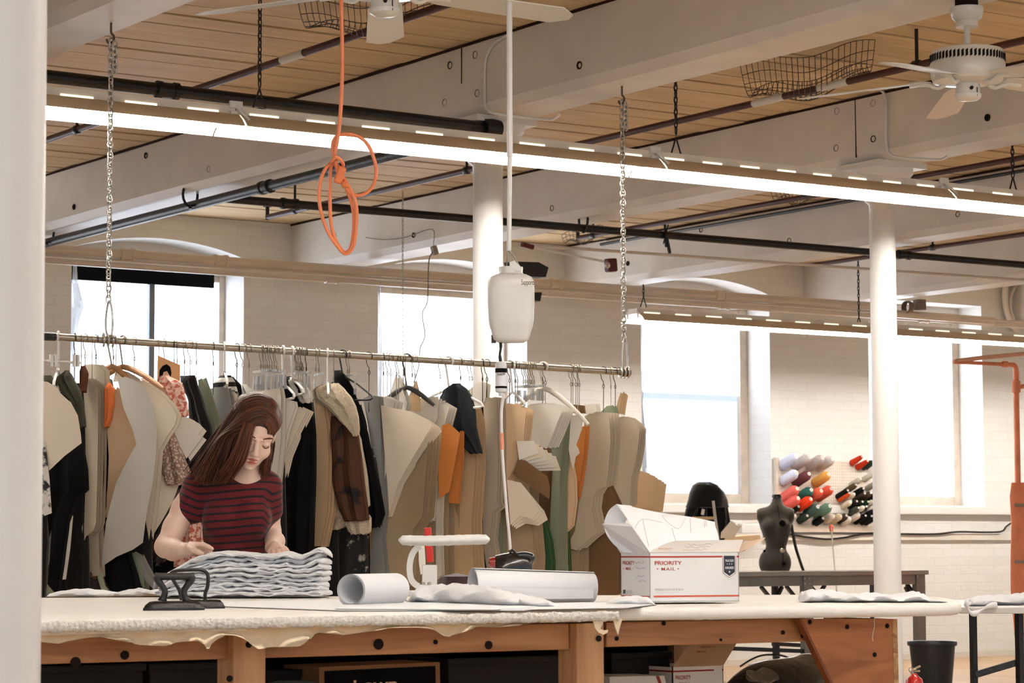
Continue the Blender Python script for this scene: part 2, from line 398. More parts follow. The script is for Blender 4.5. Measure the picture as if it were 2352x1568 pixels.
# beams --------------------------------------------------------------
BF = [-1.12, 1.50, 4.09, 6.745, 9.40, 12.0, 14.6, 17.2, 19.8]; BW = .335; tn = 3
def beam(xf):
    global tn
    c = .035; x0, x1 = xf, xf+BW
    poly = [(x0, ZC), (x0, ZB+c*1.3), (x0+c, ZB), (x1-c, ZB), (x1, ZB+c*1.3), (x1, ZC)]
    Y0, Y1 = 2.0, W
    m = MB(); n = 40; R = []
    for i in range(n+1):
        yy = Y0+(Y1-Y0)*i/n
        R.append([(a+.003*math.sin(yy*2.1+a*9+b*5), yy, b+.003*math.sin(yy*1.7+a*5)) for a, b in poly])
    m.rings(R); o = struct(m, 'trim_%d' % tn, M_beam, ang=20); tn += 1; return o
beams = [beam(x) for x in BF]
# black shadow gap strips where the beams meet the planks
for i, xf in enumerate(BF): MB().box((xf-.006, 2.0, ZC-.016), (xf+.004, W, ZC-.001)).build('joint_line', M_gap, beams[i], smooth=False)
def bolt(bi, x, y, r=.02):
    p = at(x, y, X=BF[bi]); m = MB(); m.lathe([(0, -.002), (r*.6, -.002), (r, .002), (r*1.15, .004), (r*1.15, -.006)], (p.x, p.y, p.z), (-1, 0, 0), 12)
    m.build('bolt', M_dark, beams[bi])
for b, L in {3: [(335, 357), (480, 388), (170, 475), (1034, 150), (1092, 126), (1097, 214), (1022, 236), (1331, 150)],
             4: [(770, 540), (950, 540), (1097, 443), (1268, 478), (1923, 255), (2006, 237), (2006, 319), (2268, 270), (1921, 340)],
             5: [(1442, 605), (1610, 528), (1813, 552), (2200, 492)]}.items():
    for x, y in L: bolt(b, x, y, .017)
for bi, x, ya, yb in ((3, 1061, 105, 192), (4, 1965, 226, 362)):
    p, q = at(x, ya, X=BF[bi]), at(x, yb, X=BF[bi])
    MB().box((BF[bi]-.004, p.y-.003, q.z), (BF[bi]+.002, p.y+.003, p.z)).build('splice_joint', M_gap, beams[bi], smooth=False)
# columns ------------------------------------------------------------
YC = 10.5
def column(x, y, r=.072, name='trim'):
    global tn
    m = MB(); zt = ZB
    m.lathe([(r*1.5, 0), (r*1.5, .05), (r*1.12, .08), (r*1.1, .1), (r*1.06, .6), (r, 2.86), (r*1.02, 2.93), (r*1.35, 2.95), (r*1.42, 2.975), (r*1.2, 3.0), (r*1.5, 3.04), (r*2.2, 3.08), (r*2.45, 3.10), (r*2.45, 3.125)], (x, y, 0), n=40)
    m.obox((x, y, 3.14), (.18, 0, 0), (0, .18, 0), (0, 0, .016))
    o = struct(m, 'trim_%d' % tn, M_col, ang=50); tn += 1; return o
pc = at(-21, 700, X=1.67)
column(6.91, YC, .0755); column(9.57, YC, .0725); column(12.17, YC); column(4.26, YC)
column(pc.x, pc.y, .088)
column(4.26, pc.y, .075) if False else None
# cable stapled over beam and column heads
def cable(name, pts, r, m, label, cat, X=None, Y=None, n=6):
    P = [at(a, b, X=X, Y=Y) if len(q) == 0 else at(a, b, **q[0]) for a, b, *q in pts]
    P = smooth_path(P); return tag(MB().tube(P, r, n).build(name, m), label, cat)
def smooth_path(P, k=5):
    P = [Vector(p) for p in P]; O = []
    for i in range(len(P)-1):
        p0 = P[max(i-1, 0)]; p1 = P[i]; p2 = P[i+1]; p3 = P[min(i+2, len(P)-1)]
        for j in range(k):
            t = j/k; O.append(.5*((2*p1)+(p2-p0)*t+(2*p0-5*p1+4*p2-p3)*t*t+(3*p1-p0-3*p2+p3)*t**3))
    return O+[P[-1]]
X3, X4 = BF[3]-.012, BF[4]-.012
cable('white_cable', [(1178, 76), (1140, 95), (1119, 125), (1113, 160), (1113, 200), (1114, 240), (1125, 256), (1145, 262, dict(Z=ZB-.02)), (1190, 268, dict(Z=ZB-.02)), (1235, 273, dict(Z=ZB-.02)), (1268, 274, dict(Z=ZB-.02)), (1284, 264, dict(Z=ZB-.02))], .008, M_white, 'white cable stapled over the beam above the central column', 'cable', X=X3)
cable('white_cable', [(1935, 212), (1990, 203), (2020, 206), (2034, 225), (2035, 280), (2037, 335), (2048, 355), (2075, 362, dict(Z=ZB-.02)), (2120, 365, dict(Z=ZB-.02)), (2160, 366, dict(Z=ZB-.02)), (2178, 358, dict(Z=ZB-.02))], .008, M_white, 'white cable stapled over the beam above the right column', 'cable', X=X4)
# pipes --------------------------------------------------------------
def pipe(P, r, m, name, label, cat='pipe', couplings=(), n=14, group=None):
    P = [Vector(p) for p in P]; mb = MB().tube(P, r, n)
    for t in couplings:
        i = min(int(t), len(P)-2); a = P[i].lerp(P[i+1], t-i); d = (P[i+1]-P[i]).normalized()
        mb.lathe([(r*.9, -.06), (r*1.35, -.055), (r*1.35, -.03), (r*1.2, -.028), (r*1.2, .028), (r*1.35, .03), (r*1.35, .055), (r*.9, .06)], a, d, n)
    return tag(mb.build(name, m), label, cat, group)
zk = 3.085
pipe([(2.9, 10.33, 3.12), (6.79, 10.33, 3.09), (6.83, 10.36, 3.09), (6.84, 10.42, 3.09), (6.84, 15.9, 3.09)], .03, M_black, 'black_pipe', 'thick black pipe running beside the central column and back along the beam', couplings=(0.55, 3.42))
mb = MB(); mb.lathe([(.0, -.05), (.045, -.045), (.05, 0), (.045, .045), (0, .05)], (6.82, 10.33, 3.09), (1, 0, 0), 16)
tag(mb.build('pipe_elbow', M_black), 'rounded black elbow fitting where the front pipe ends by the central column', 'fitting')
pipe([(6.84, 13.27, 3.09), (22, 13.27, 3.10)], .026, M_black, 'black_pipe', 'long black pipe crossing the room behind both columns', couplings=(.03, .36))
mb = MB()
for k in range(14): mb.box((6.745+.08*k*0, 12.9, 0), (6.745, 12.9, 0)) if False else None
def pipe_hanger(x, y, z, r, label, group=None):
    m = MB(); P = [(x+math.cos(a)*0, y+r*1.5*math.sin(a), z+r*1.5*math.cos(a)-.0) for a in [2*PI*k/16 for k in range(16)]]
    m.tube(P, .007, 6, closed=True); m.tube([(x, y, z+r*1.5), (x, y, ZB+.05 if True else 0)], .006, 6); m.box((x-.02, y-.035, z+r*1.5+.05), (x+.02, y+.035, z+r*1.5+.065))
    return tag(m.build('pipe_hanger', M_black), label, 'hanger', group)
def ring_hanger(px, py, X=None, Y=None, label='', top=None):
    p = at(px, py, X=X, Y=Y)+Vector((0, 0, .02)); m = MB(); q = .055
    ax = Vector((1, 0, 0)) if X is not None else Vector((0, 1, 0))
    ax2 = Vector((0, 1, 0)) if X is not None else Vector((1, 0, 0))
    m.tube([p+ax2*0+ax*q*.9*math.sin(a)+Vector((0, 0, 1.25*q*math.cos(a))) for a in [2*PI*k/16 for k in range(16)]], .0085, 6, closed=True)
    m.tube([p+Vector((0, 0, q*1.2)), p+Vector((0, 0, q*1.2+.1))], .009, 6); m.obox(p+Vector((0, 0, q*1.2+.1)), (.018, 0, 0), (0, .03, 0), (0, 0, .008)); m.tube([p+Vector((0, 0, -q*1.2)), p+Vector((0, 0, -q*1.2-.02))], .01, 6)
    return tag(m.build('pipe_hanger', M_black), label, 'pipe hanger')
ring_hanger(437, 455, X=6.80, label='round black pipe hanger over the left black pipe near the tee')
ring_hanger(108, 540, X=6.80, label='round black pipe hanger beside the left edge column')
ring_hanger(1340, 512, Y=13.26, label='round black pipe hanger right of the hanging cord pole')
m = MB(); p = at(1530, 540, Y=13.24)
m.tube([p+Vector((-.01, 0, .07)), p+Vector((.0, 0, -.08))], .009, 6); m.tube([p+Vector((.01, -.01, .07)), p+Vector((-.03, -.01, -.06))], .005, 6); m.tube([p+Vector((0, 0, .0)), p+Vector((.03, 0, -.12))], .012, 6)
tag(m.build('black_strap', M_black), 'short black strap tied around the long black pipe', 'strap')
def sprinkler(X, Y0, Y1, heads, white, label, z=3.35, end=False):
    r = .0185; mb = MB(); mb.tube([(X, Y0, z), (X, Y1, z)], r, 12)
    o = tag(mb.build('sprinkler_pipe', M_maroon), label, 'pipe')
    for yh in heads:
        MB().tube([(X, yh, z), (X, yh, ZC)], .009, 8).lathe([(.02, -.03), (.026, -.02), (.026, .02), (.02, .03)], (X, yh, z), (0, 1, 0), 10).build('hanger_rod', M_black, o)
    for a, b in white: MB().tube([(X, a, z), (X, b, z)], r*1.12, 12).build('white_sleeve', M_white, o, label='white painted sleeve')
    if end:
        m = MB().tube([(X, Y1, z-.02), (X, Y1, z+.07)], .014, 8); m.lathe([(.0, 0), (.03, .002), (.03, .008), (0, .01)], (X, Y1, z+.07), (0, 0, 1), 12)
        m.tube([(X-.02, Y1, z+.075), (X-.02, Y1, z+.11)], .004, 5); m.tube([(X+.02, Y1, z+.075), (X+.02, Y1, z+.11)], .004, 5); m.build('sprinkler_head', M_black, o)
    return o
sprinkler(5.74, 2.5, 15.6, [12.9, 9.45, 6.5], [(10.3, 10.52)], 'maroon sprinkler pipe under the planks on the left')
sprinkler(8.40, 2.5, 15.6, [8.95, 13.0, 15.2, 6.0], [(9.95, 10.2), (9.45, 9.68)], 'maroon sprinkler pipe under the planks between the two columns', end=True)
sprinkler(10.95, 2.5, 15.4, [12.5, 15.2, 9.3], [], 'maroon sprinkler pipe right of the right column', end=True)
sprinkler(13.65, 2.5, 15.75, [14.4, 12.2], [], 'maroon sprinkler pipe at the far right of the ceiling')
tag(MB().tube([(12.0-.04, 11.0, 3.48), (12.0-.04, 16.5, 3.48)], .012, 8).build('dark_conduit', M_black), 'thin dark conduit along the top of the far right beam', 'conduit')
M_wpipe = mat('pipe_cream', (214, 198, 178), .35, var=.08, scale=4., coat=.3)
# white heating pipes along the window wall
pipe([(5.5, 16.0, 3.068), (14.62, 16.0, 3.060), (14.66, 16.0, 3.01), (15.9, 16.02, 3.005)], .035, M_wpipe, 'white_pipe', 'upper thick white pipe along the window wall', couplings=(.22, .3, .62, .8))
pipe([(5.5, 16.08, 3.002), (24, 16.08, 2.982)], .026, M_wpipe, 'white_pipe', 'lower thick white pipe along the window wall', couplings=(.2, .4, .52))
pipe([(5.5, 15.99, 3.022), (24, 15.99, 3.0)], .010, M_wpipe, 'white_pipe', 'thinnest white pipe between the two thick white pipes')
pipe([at(1215, 565, Y=14.2), at(1300, 569, Y=14.2), at(2352, 643, Y=14.2), at(2600, 660, Y=14.2)], .011, M_plaster, 'thin_conduit', 'thin painted conduit crossing below the long black pipe', 'conduit')
pipe([at(1380, 686, Y=16.6), at(2352, 752, Y=16.6)], .005, M_black, 'thin_wire', 'thin dark wire strung along the window wall', 'wire')
tag(MB().obox(at(2112, 700, Y=15.95), (.04, 0, 0), (0, .04, 0), (0, 0, .045)).lathe([(.05, -.03), (.055, 0), (.05, .03)], at(2085, 705, Y=15.97), (1, 0, 0)).build('pipe_valve', mat('tan_fitting', (120, 100, 84), .5)), 'dark fitting on the end of the upper white pipe', 'valve')
# alarm lamps
o = thing('strobe_alarm', 'red alarm unit with a round clear lens on the beam right of the pole', 'alarm', at(1400, 630, Y=14.0))
MB().obox(at(1403, 609, Y=14.0), (.04, 0, .004), (0, .03, 0), (-.004, 0, .047)).build('body', mat('alarm_red', (88, 26, 20), .35), o, smooth=False, bevel=.012)
MB().lathe([(.0, .026), (.012, .024), (.02, .012), (.022, 0)], at(1395, 609, Y=13.96), (-.3, -1, 0)).build('lens', mat('clear_lens', (200, 180, 170), .08, coat=1.), o, label='clear lens')
o = thing('alarm_arm', 'thin pale rod with a red tip reaching across to the red alarm unit', 'rod', at(1205, 563, Y=13.9))
MB().tube([at(1215, 566, Y=13.9), at(1385, 600, Y=14.0)], .0085, 8).build('rod', M_white, o)
MB().tube([at(1199, 561, Y=13.9), at(1224, 568, Y=13.9)], .018, 10).build('tip', mat('alarm_red', (88, 26, 20)), o, label='red tip')
o = thing('speaker_box', 'dark angular speaker box mounted high behind the hanging jug', 'speaker', at(1220, 637, Y=15.2))
m = MB(); P = [at(x, y, Y=15.2) for x, y in ((1178, 600), (1238, 602), (1260, 614), (1254, 636), (1188, 634))]; m.prism(P, (0, .12, 0)); m.build('housing', mat('dark_speaker', (46, 44, 42), .7), o, smooth=False)
tag(MB().prism([at(x, y, Y=15.6) for x, y in ((1226, 671), (1245, 671), (1241, 692), (1228, 690))], (0, .08, 0)).build('dark_bracket', mat('dark_speaker', (46, 44, 42)), smooth=False), 'small dark box under the white pipes right of the jug', 'bracket')
# fluorescent rows ----------------------------------------------------
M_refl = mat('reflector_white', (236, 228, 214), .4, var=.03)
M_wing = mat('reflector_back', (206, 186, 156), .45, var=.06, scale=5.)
M_tube = mat('lit_tube', (255, 250, 240), .4, emit=44., var=0, ecol=(255, 251, 244))
M_gal = mat('chain_black', (40, 34, 30), .5, metal=.3)
def chain_mb(p, L, pitch=.024, r=.0022, w=.008, m=None):
    m = m or MB(); n = max(1, int(abs(L)/pitch)); p = Vector(p)
    for k in range(n):
        c = p-Vector((0, 0, pitch*(k+.5))); a = pitch*.72; ang = (k % 2)*PI/2+.4
        u = Vector((math.cos(ang), math.sin(ang), 0)); m.tube([c+u*w*math.cos(t)+Vector((0, 0, a*math.sin(t))) for t in [2*PI*i/10 for i in range(10)]], r, 4, closed=True)
    return m
def fluor(x0, x1, Y, z, hw, label, group=None, slots=True, h=.098, sw=.06):
    o = thing('fluorescent_light', label, 'ceiling light', ((x0+x1)/2, Y, z), group)
    m = MB(); m.box((x0, Y-sw, z+h-.042), (x1, Y+sw, z+h)); hs_ = m.build('housing', M_refl, o, smooth=False)
    for s in (-1, 1):
        pr = [(s*sw, z+h-.034), (s*(sw+(hw-sw)*.35), z+h-.042), (s*(sw+(hw-sw)*.7), z+h*.32), (s*(sw+(hw-sw)*.93), z+h*.10), (s*hw, z)]
        m = MB(); n = max(1, round((x1-x0)/.24))
        R = [[(xx, Y+a, b) for a, b in pr]+[(xx, Y+a-s*.002, b-.003) for a, b in pr[::-1]] for xx in (x0, x1)]
        m.rings(R, mi=0)
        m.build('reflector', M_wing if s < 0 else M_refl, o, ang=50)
    for s in (-1, 1):
        tb_ = MB().tube([(x0+.03, Y+s*hw*.42, z+h-.062), (x1-.03, Y+s*hw*.42, z+h-.062)], .019, 12).build('tube', M_tube, o)
        for xe in (x0+.015, x1-.015): MB().obox((xe, Y+s*hw*.42, z+h-.05), (.013, 0, 0), (0, .012, 0), (0, 0, .025)).build('lamp_holder', M_white, tb_, smooth=False)
    if slots:
        n = 8; L = (x1-x0)/n
        for k in range(n): MB().box((x0+L*(k+.22), Y-sw-.004, z+h-.036), (x0+L*(k+.72), Y-sw+.004, z+h-.026)).build('uplight_slot', mat('slot_glow', (255, 244, 220), .5, emit=1.0, ecol=(255, 240, 212)), hs_, smooth=False)
    for s in (-1, 1):
        for xe in (x0+.003, x1-.003):
            pass
    m = MB(); m.box((x1-.03, Y-sw-.012, z+h-.01), (x1+.03, Y-sw+.0, z+h+.02)); P = [(x1, Y-sw-.01, z+h-.0), (x1+.02, Y-sw-.03, z+h-.03), (x1+.03, Y-hw*.85, z+h*.32)]
    m.tube(P, .006, 6); m.build('joint_clip', M_white, hs_)
    return o
YF = 9.62; ZF = at(94, 272, Y=YF+.155).z
def lx(px, py, Y): return at(px, py, Y=Y).x
jx = [lx(527, 315, YF-.0)-2.34, lx(527, 315, YF), lx(1488, 416, YF), lx(2150, 480, YF), lx(2150, 480, YF)+2.3]
LB = ['at the left behind the chain', 'in the middle behind the orange cord', 'right of the centre under the big beam', 'at the right edge']
for k in range(4): fluor(jx[k]+.004, jx[k+1]-.004, YF, ZF, .155, 'lit fluorescent strip of the front row, '+LB[k], 'front row of fluorescent lights')
Y2 = 15.4; xs2 = lx(1452, 735, Y2); z2 = at(1452, 738, Y=Y2).z
x = xs2
for k, lb in enumerate(('above the tallest patterned window', 'passing behind the right column', 'at the far right')):
    fluor(x+.003, x+2.42, Y2, z2-.0, .15, 'lit fluorescent strip of the far row, '+lb, 'far row of fluorescent lights'); x += 2.43
# unseen strips of the same kind, added to light the camera side
for yy in (4.6,):
    for k in range(4): fluor(1.0+2.4*k, 3.38+2.4*k, yy-.3, 3.25, .125, 'unseen fluorescent strip added for light on the camera side', 'fluorescent lights out of view', slots=False)
# support chains of the strips
def sup_chain(px, top, bot, Y, label, k=.009):
    a = at(px, top, Y=Y); b = at(px, bot, Y=Y); L = a.z-b.z
    a.z = min(a.z, ZC); L = a.z-b.z
    m = chain_mb((b.x, Y, b.z+L), L-.06, .03, .0032, .008)
    for s in (-1, 1): chain_mb((b.x, Y, b.z+.0), 0, m=m) if False else m.tube([(b.x, Y, b.z+.07), (b.x+s*.035, Y, b.z-.015)], .004, 5)
    return tag(m.build('support_chain', M_gal), label, 'chain')
for px, yb, Y, lb in ((596, 243, YF, 'dark chain holding the front light row near the orange cord'), (1553, 350, YF, 'dark chain holding the front light row right of the silver chain'), (2327, 438, YF, 'dark chain holding the front light row at the right edge'), (1478, 703, Y2, 'chain holding the near end of the far light row'), (1973, 748, Y2, 'chain holding the far light row left of the right column')):
    p = at(px, yb, Y=Y); q = Vector((p.x, Y, ZC if Y < 12 else at(px, 655 if px < 1500 else 600, Y=Y).z)); L = q.z-p.z
    m = chain_mb(q, L-.07, .03, .0036, .008)
    for s in (-1, 1): m.tube([(p.x, Y, p.z+.075), (p.x+s*.03, Y, p.z-.01)], .0045, 5)
    tag(m.build('support_chain', M_gal), lb, 'chain')
tag(chain_mb(at(925, 440, Y=15.0), .9+1.0, .03, .002, .006).build('thin_chain', M_steel), 'thin chain hanging in front of the window behind the jug', 'chain')
m = MB(); P = [at(a, b, Y=14.6) for a, b in ((998, 575), (985, 600), (982, 690), (970, 720), (976, 770), (965, 800), (962, 840), (950, 880))]
o = thing('dangling_cord', 'grey cord with a square plug dangling from the beam before the window', 'cord', P[0]); m.tube(smooth_path(P), .004, 6).build('wire', mat('grey_cord', (120, 118, 112), .6), o)
MB().obox(P[0], (.016, 0, .006), (0, .02, 0), (-.01, 0, .03)).build('plug', mat('plug_beige', (150, 140, 120)), o, smooth=False, bevel=.004)
tag(MB().tube(smooth_path([at(a, b, X=9.385) for a, b in ((840, 545), (880, 550), (930, 545), (992, 526), (996, 560), (998, 575))]), .003, 5).build('loose_wire', mat('grey_cord', (120, 118, 112))), 'thin loose wire stapled across the beam above the dangling plug', 'wire')
# ceiling fans -------------------------------------------------------
M_fan = mat('fan_white', (226, 222, 212), .3, coat=.4, var=.02)
def fan(x, y, zb, label, a0):
    o = thing('ceiling_fan', label, 'ceiling fan', (x, y, zb))
    MB().lathe([(.0, .372), (.066, .372), (.066, .358), (.058, .33), (.044, .316), (.044, .295), (.0, .293)], (x, y, zb), n=32).build('canopy', M_fan, o)
    MB().lathe([(.045, .372), (.045, .428), (0, .428)], (x, y, zb)).build('mounting_block', M_dark, o, label='dark mounting block')
    MB().tube([(x, y, zb+.2), (x, y, zb+.31)], .0125, 14).build('downrod', M_fan, o)
    MB().lathe([(0, .215), (.09, .213), (.138, .20), (.145, .185), (.145, .152), (.147, .148), (.145, .10), (.135, .078), (.10, .07), (.04, .068), (0, .068)], (x, y, zb), n=48).build('motor_housing', M_fan, o)
    m = MB()
    for k in range(56):
        a = 2*PI*k/56; c, s = math.cos(a), math.sin(a); m.obox((x+c*.1462, y+s*.1462, zb+.168), (c*.001, s*.001, 0), (-s*.0045, c*.0045, .003), (0, 0, .013))
    m.build('vent_slots', M_dark, o, smooth=False, label='dark vent slots')
    MB().lathe([(0, .075), (.046, .072), (.048, .05), (.047, .03), (.052, .028), (.05, .014), (.035, .004), (0, 0)], (x, y, zb), n=32).build('switch_cap', M_fan, o)
    MB().tube([(x-.0, y-.05, zb+.05), (x, y-.05, zb+.015)], .0016, 5).lathe([(0, 0), (.007, .002), (.007, .01), (0, .012)], (x-.025, y-.044, zb+.045), (-.5, -.8, 0), 10).build('pull_chain', M_dark, o)
    for k in range(5):
        a = a0+2*PI*k/5; c, s = math.cos(a), math.sin(a); R = []
        for t in [i/10 for i in range(11)]:
            r = .15+.52*t; w = (.058+.012*t)*(1 if t < .9 else math.sqrt(max(.02, 1-((t-.9)/.105)**2))) * (1 if t > .08 else .7); z = zb+.085-.035*t; tl = -.16
            cc = Vector((x+c*r, y+s*r, z)); u = Vector((-s*math.cos(tl), c*math.cos(tl), math.sin(tl))); nn = Vector((0, 0, 1))
            R.append([cc-u*w-nn*.002, cc+u*w-nn*.002, cc+u*w+nn*.002, cc-u*w+nn*.002])
        bl_ = MB().rings(R).build('blade', M_fan, o, ang=50)
        MB().tube(smooth_path([(x+c*.09, y+s*.09, zb+.075), (x+c*.12, y+s*.12, zb+.06), (x+c*.17, y+s*.17, zb+.08), (x+c*.23, y+s*.23, zb+.078)], 3), [.01]*3+[.008]*3+[.012]*3+[.012], 8).build('blade_arm', M_fan, bl_)
    return o
va = math.radians(90-33.9)
p1 = at(2225, 150, X=6.92); p0 = at(890, 20, X=4.26)
pb = at(2224, 233, X=6.92); fan(pb.x, pb.y, pb.z, 'white ceiling fan at the upper right with slotted motor housing', math.radians(45.8+10))
pb = at(884, 40, X=4.26); fan(pb.x, pb.y, pb.z, 'white ceiling fan cut off by the top of the picture', math.radians(58.9))
# wire mesh guards
def guard(pts_px, z, label, nu=13, nv=9, sag=.16):
    (a, b, c, d) = [at(x, y, Z=z) for x, y in pts_px]; m = MB()
    def P(u, v):
        p = a.lerp(b, u).lerp(d.lerp(c, u), v); p.z += -sag*math.sin(PI*v)*(.6+.4*math.sin(PI*u))+.02*math.sin(u*9); return p
    for i in range(nu): m.tube([P(i/(nu-1), j/12) for j in range(13)], .0022, 4)
    for j in range(nv): m.tube([P(i/14, j/(nv-1)) for i in range(15)], .0022, 4)
    return tag(m.build('wire_guard', mat('rusty_wire', (70, 52, 40), .6)), label, 'wire guard')
guard([(1700, 150), (2010, 95), (1990, 150), (1735, 205)], 3.49, 'bent wire mesh guard around the sprinkler pipe at the upper right', 24, 9)
guard([(675, -60), (990, -110), (985, 30), (715, 60)], 3.47, 'bent wire mesh guard behind the fan at the top', 22, 9)
guard([(1290, 540), (1385, 520), (1385, 545), (1300, 556)], 3.47, 'small wire mesh guard by the thin conduit', 12, 6, .05)
guard([(1770, 440), (1880, 425), (1880, 445), (1790, 455)], 3.47, 'small wire mesh guard just below the front light row', 12, 6, .08)
# ================================================================== THE HANGING RAIL
YR = 9.33
r0, r1 = at(60, 769, Y=YR), at(1440, 855, Y=YR)
def rail(px):      # point on the rail axis
    a = at(px, 700, Y=YR); t = (a.x-r0.x)/(r1.x-r0.x); return r0.lerp(r1, t)
RR = .0155
o = thing('clothes_rail', 'long steel clothes rail hung from two chains above the rack of patterns', 'clothes rail', r0)
MB().tube([r0, r1], RR, 20).build('pipe', M_steel, o)
MB().lathe([(0, -.012), (RR*1.25, -.012), (RR*1.3, 0), (RR*1.25, .03), (RR, .03)], r1, (-1, 0, 0), 20).build('end_cap', mat('dull_cap', (120, 108, 88), .5, metal=.6), o)
MB().lathe([(RR, -.05), (RR*1.15, -.05), (RR*1.15, .05), (RR, .05)], rail(100), (1, 0, 0), 20).build('end_collar', M_black, o, label='dark collar')
def link(m, c, a, w, r, ang, tilt=0):
    c = Vector(c); u = Vector((math.cos(ang), math.sin(ang), 0)); P = []
    for i in range(14):
        t = 2*PI*i/14; zz = a*math.sin(t)+(.25*a if math.sin(t) > 0 else -.25*a)*abs(math.sin(t))*0
        P.append(c+u*(w*math.cos(t))+Vector((0, 0, max(-a, min(a, a*1.25*math.sin(t))))))
    m.tube(P, r, 6, closed=True)
def big_chain(px, ytop, label):
    rp = rail(px); top = at(px+3, ytop, Y=YR); top.x = rp.x; zt = ZB-.02; o = thing('rail_chain', label, 'chain', rp)
    m = MB(); z = zt-.06; k = 0; p = .0225
    while z > rp.z+.155:
        link(m, (rp.x+.001*math.sin(k), YR, z), .0155, .0105, .0034, .5+(k % 2)*PI/2+.15*math.sin(k*.7)); z -= p; k += 1
    for q in range(6): link(m, (rp.x+.013+.003*(q % 2), YR-.01, zt-.07-q*.021), .0145, .010, .0034, (q % 2)*PI/2)
    m.build('links', M_chain, o)
    MB().tube(smooth_path([(rp.x, YR, ZB+.005), (rp.x, YR, ZB-.04), (rp.x+.012, YR, ZB-.055), (rp.x+.008, YR, ZB-.078), (rp.x-.012, YR, ZB-.085), (rp.x-.02, YR, ZB-.07)]), .005, 8).build('ceiling_hook', mat('rusty_hook', (92, 70, 50), .6), o)
    z0 = rp.z
    MB().tube([(rp.x+.013*math.cos(t)*(1.15-.35*math.sin(t)), YR-.01, z0+.085+.075*math.sin(t)) for t in [2*PI*i/18 for i in range(18)]], .0045, 8, closed=True).build('snap_link', M_chain, o)
    m = MB()
    for s in (-1, 0, 1): m.tube([(rp.x+s*.02+.008*math.cos(t), YR+.026*math.cos(t), z0+.026*math.sin(t)) for t in [2*PI*i/16 for i in range(16)]], .0042, 6, closed=True)
    m.build('wrapped_links', M_chain, o)
    return o
big_chain(249, 60, 'silver chain holding the left part of the clothes rail')
big_chain(1432, 230, 'silver chain holding the right end of the clothes rail')

# ---- hooks and hangers -------------------------------------------------
M_wire = mat('hook_wire', (150, 142, 128), .35, metal=.8)
M_wired = mat('dark_hook_wire', (62, 56, 48), .45, metal=.6)
M_hplast = mat('white_hanger_plastic', (234, 232, 228), .35)
M_clear = mat('clear_hanger_plastic', (206, 208, 208), .15, alpha=.55)
M_hwood = mat('hanger_wood', (176, 128, 88), .45, var=.15)
HK = {}
def hook_pts(s=1.):      # opening loop over the rail, local, rail axis = x
    P = [(0, .024*math.sin(t)*s, .0+.024*math.cos(t)*s) for t in [math.radians(a) for a in range(-70, 200, 27)]]
    P = [(0, y, z) for _, y, z in P]
    return P
def make_hook(L, m, r=.0019, double=False):
    key = (round(L, 3), m.name, double)
    if key not in HK:
        P = [Vector((0, -.0195*math.cos(math.radians(a)), .0195*math.sin(math.radians(a)))) for a in range(-40, 200, 24)]
        P += [Vector((0, .012, -.035)), Vector((0, .001, -.05)), Vector((0, 0, -.062))]
        b = MB().tube(P, r, 6); b.tube([Vector((0, .005*math.sin(t), -.07+.009*math.cos(t))) for t in [2*PI*i/10 for i in range(10)]], r, 5, closed=True)
        b.tube([Vector((0, 0, -.078)), Vector((0, .002, -L))], r*.9, 5); HK[key] = b
    return HK[key]
HOOK_SRC = {}
def hook(px, L=.2, dark=False, yaw=None, group='', label=''):
    m = M_wired if dark else M_wire; key = (round(L, 2), dark); p = rail(px); yaw = random.uniform(-.5, .5) if yaw is None else yaw
    if key not in HOOK_SRC:
        o = make_hook(L, m).build('pattern_hook', m, origin=(0, 0, 0)); HOOK_SRC[key] = o; tag(o, label, 'hook', group)
        o.location = p; o.rotation_euler = (0, 0, yaw); return o
    c = copy_tree(HOOK_SRC[key], None, p, (0, 0, yaw)); c['group'] = group; c['label'] = label; return c
secs = [('left of the left chain', 0, 248, [(173, .30, 1), (188, .24, 0), (197, .22, 0), (213, .26, 0), (222, .16, 1)]),
        ('between the left chain and the magazine picture', 248, 385, [(262, .12, 0), (268, .14, 0), (310, .20, 0), (366, .14, 0), (379, .14, 0)]),
        ('above the woman from the picture to her head', 385, 590, [(401, .12, 1), (408, .12, 0), (425, .16, 0), (438, .2, 0), (452, .22, 0), (491, .2, 1), (545, .2, 1), (559, .24, 0), (573, .26, 0)]),
        ('between the woman and the brown leaf print coat', 590, 770, [(680, .22, 0), (686, .2, 0), (691, .22, 0), (696, .22, 0), (704, .3, 1), (726, .3, 0), (767, .12, 0)]),
        ('in front of the window behind the jug', 770, 1000, [(803, .26, 0), (848, .24, 1), (881, .26, 1), (890, .22, 0), (898, .24, 0), (911, .2, 0), (916, .2, 0), (927, .18, 0), (931, .18, 0), (947, .16, 0), (953, .16, 0)]),
        ('around the navy garment under the jug', 1000, 1190, [(1011, .24, 0), (1058, .1, 1), (1078, .16, 0), (1084, .18, 0), (1108, .18, 1), (1118, .2, 1), (1170, .22, 1), (1183, .24, 1), (1188, .22, 0)]),
        ('above the stepped paper pieces', 1190, 1300, [(1246, .22, 1), (1252, .2, 0)]),
        ('right half of the bare rail', 1300, 1380, [(1311, .18, 0), (1315, .2, 0), (1322, .2, 0), (1326, .22, 0), (1330, .2, 0)]),
        ('last ones before the right chain', 1380, 1440, [(1385, .26, 1), (1402, .26, 0), (1412, .22, 1)])]
for nm, a, b, L in secs:
    for px, l, d in L: hook(px, l, bool(d), group='wire pattern hooks '+nm, label='thin wire pattern hook on the rail, '+nm)
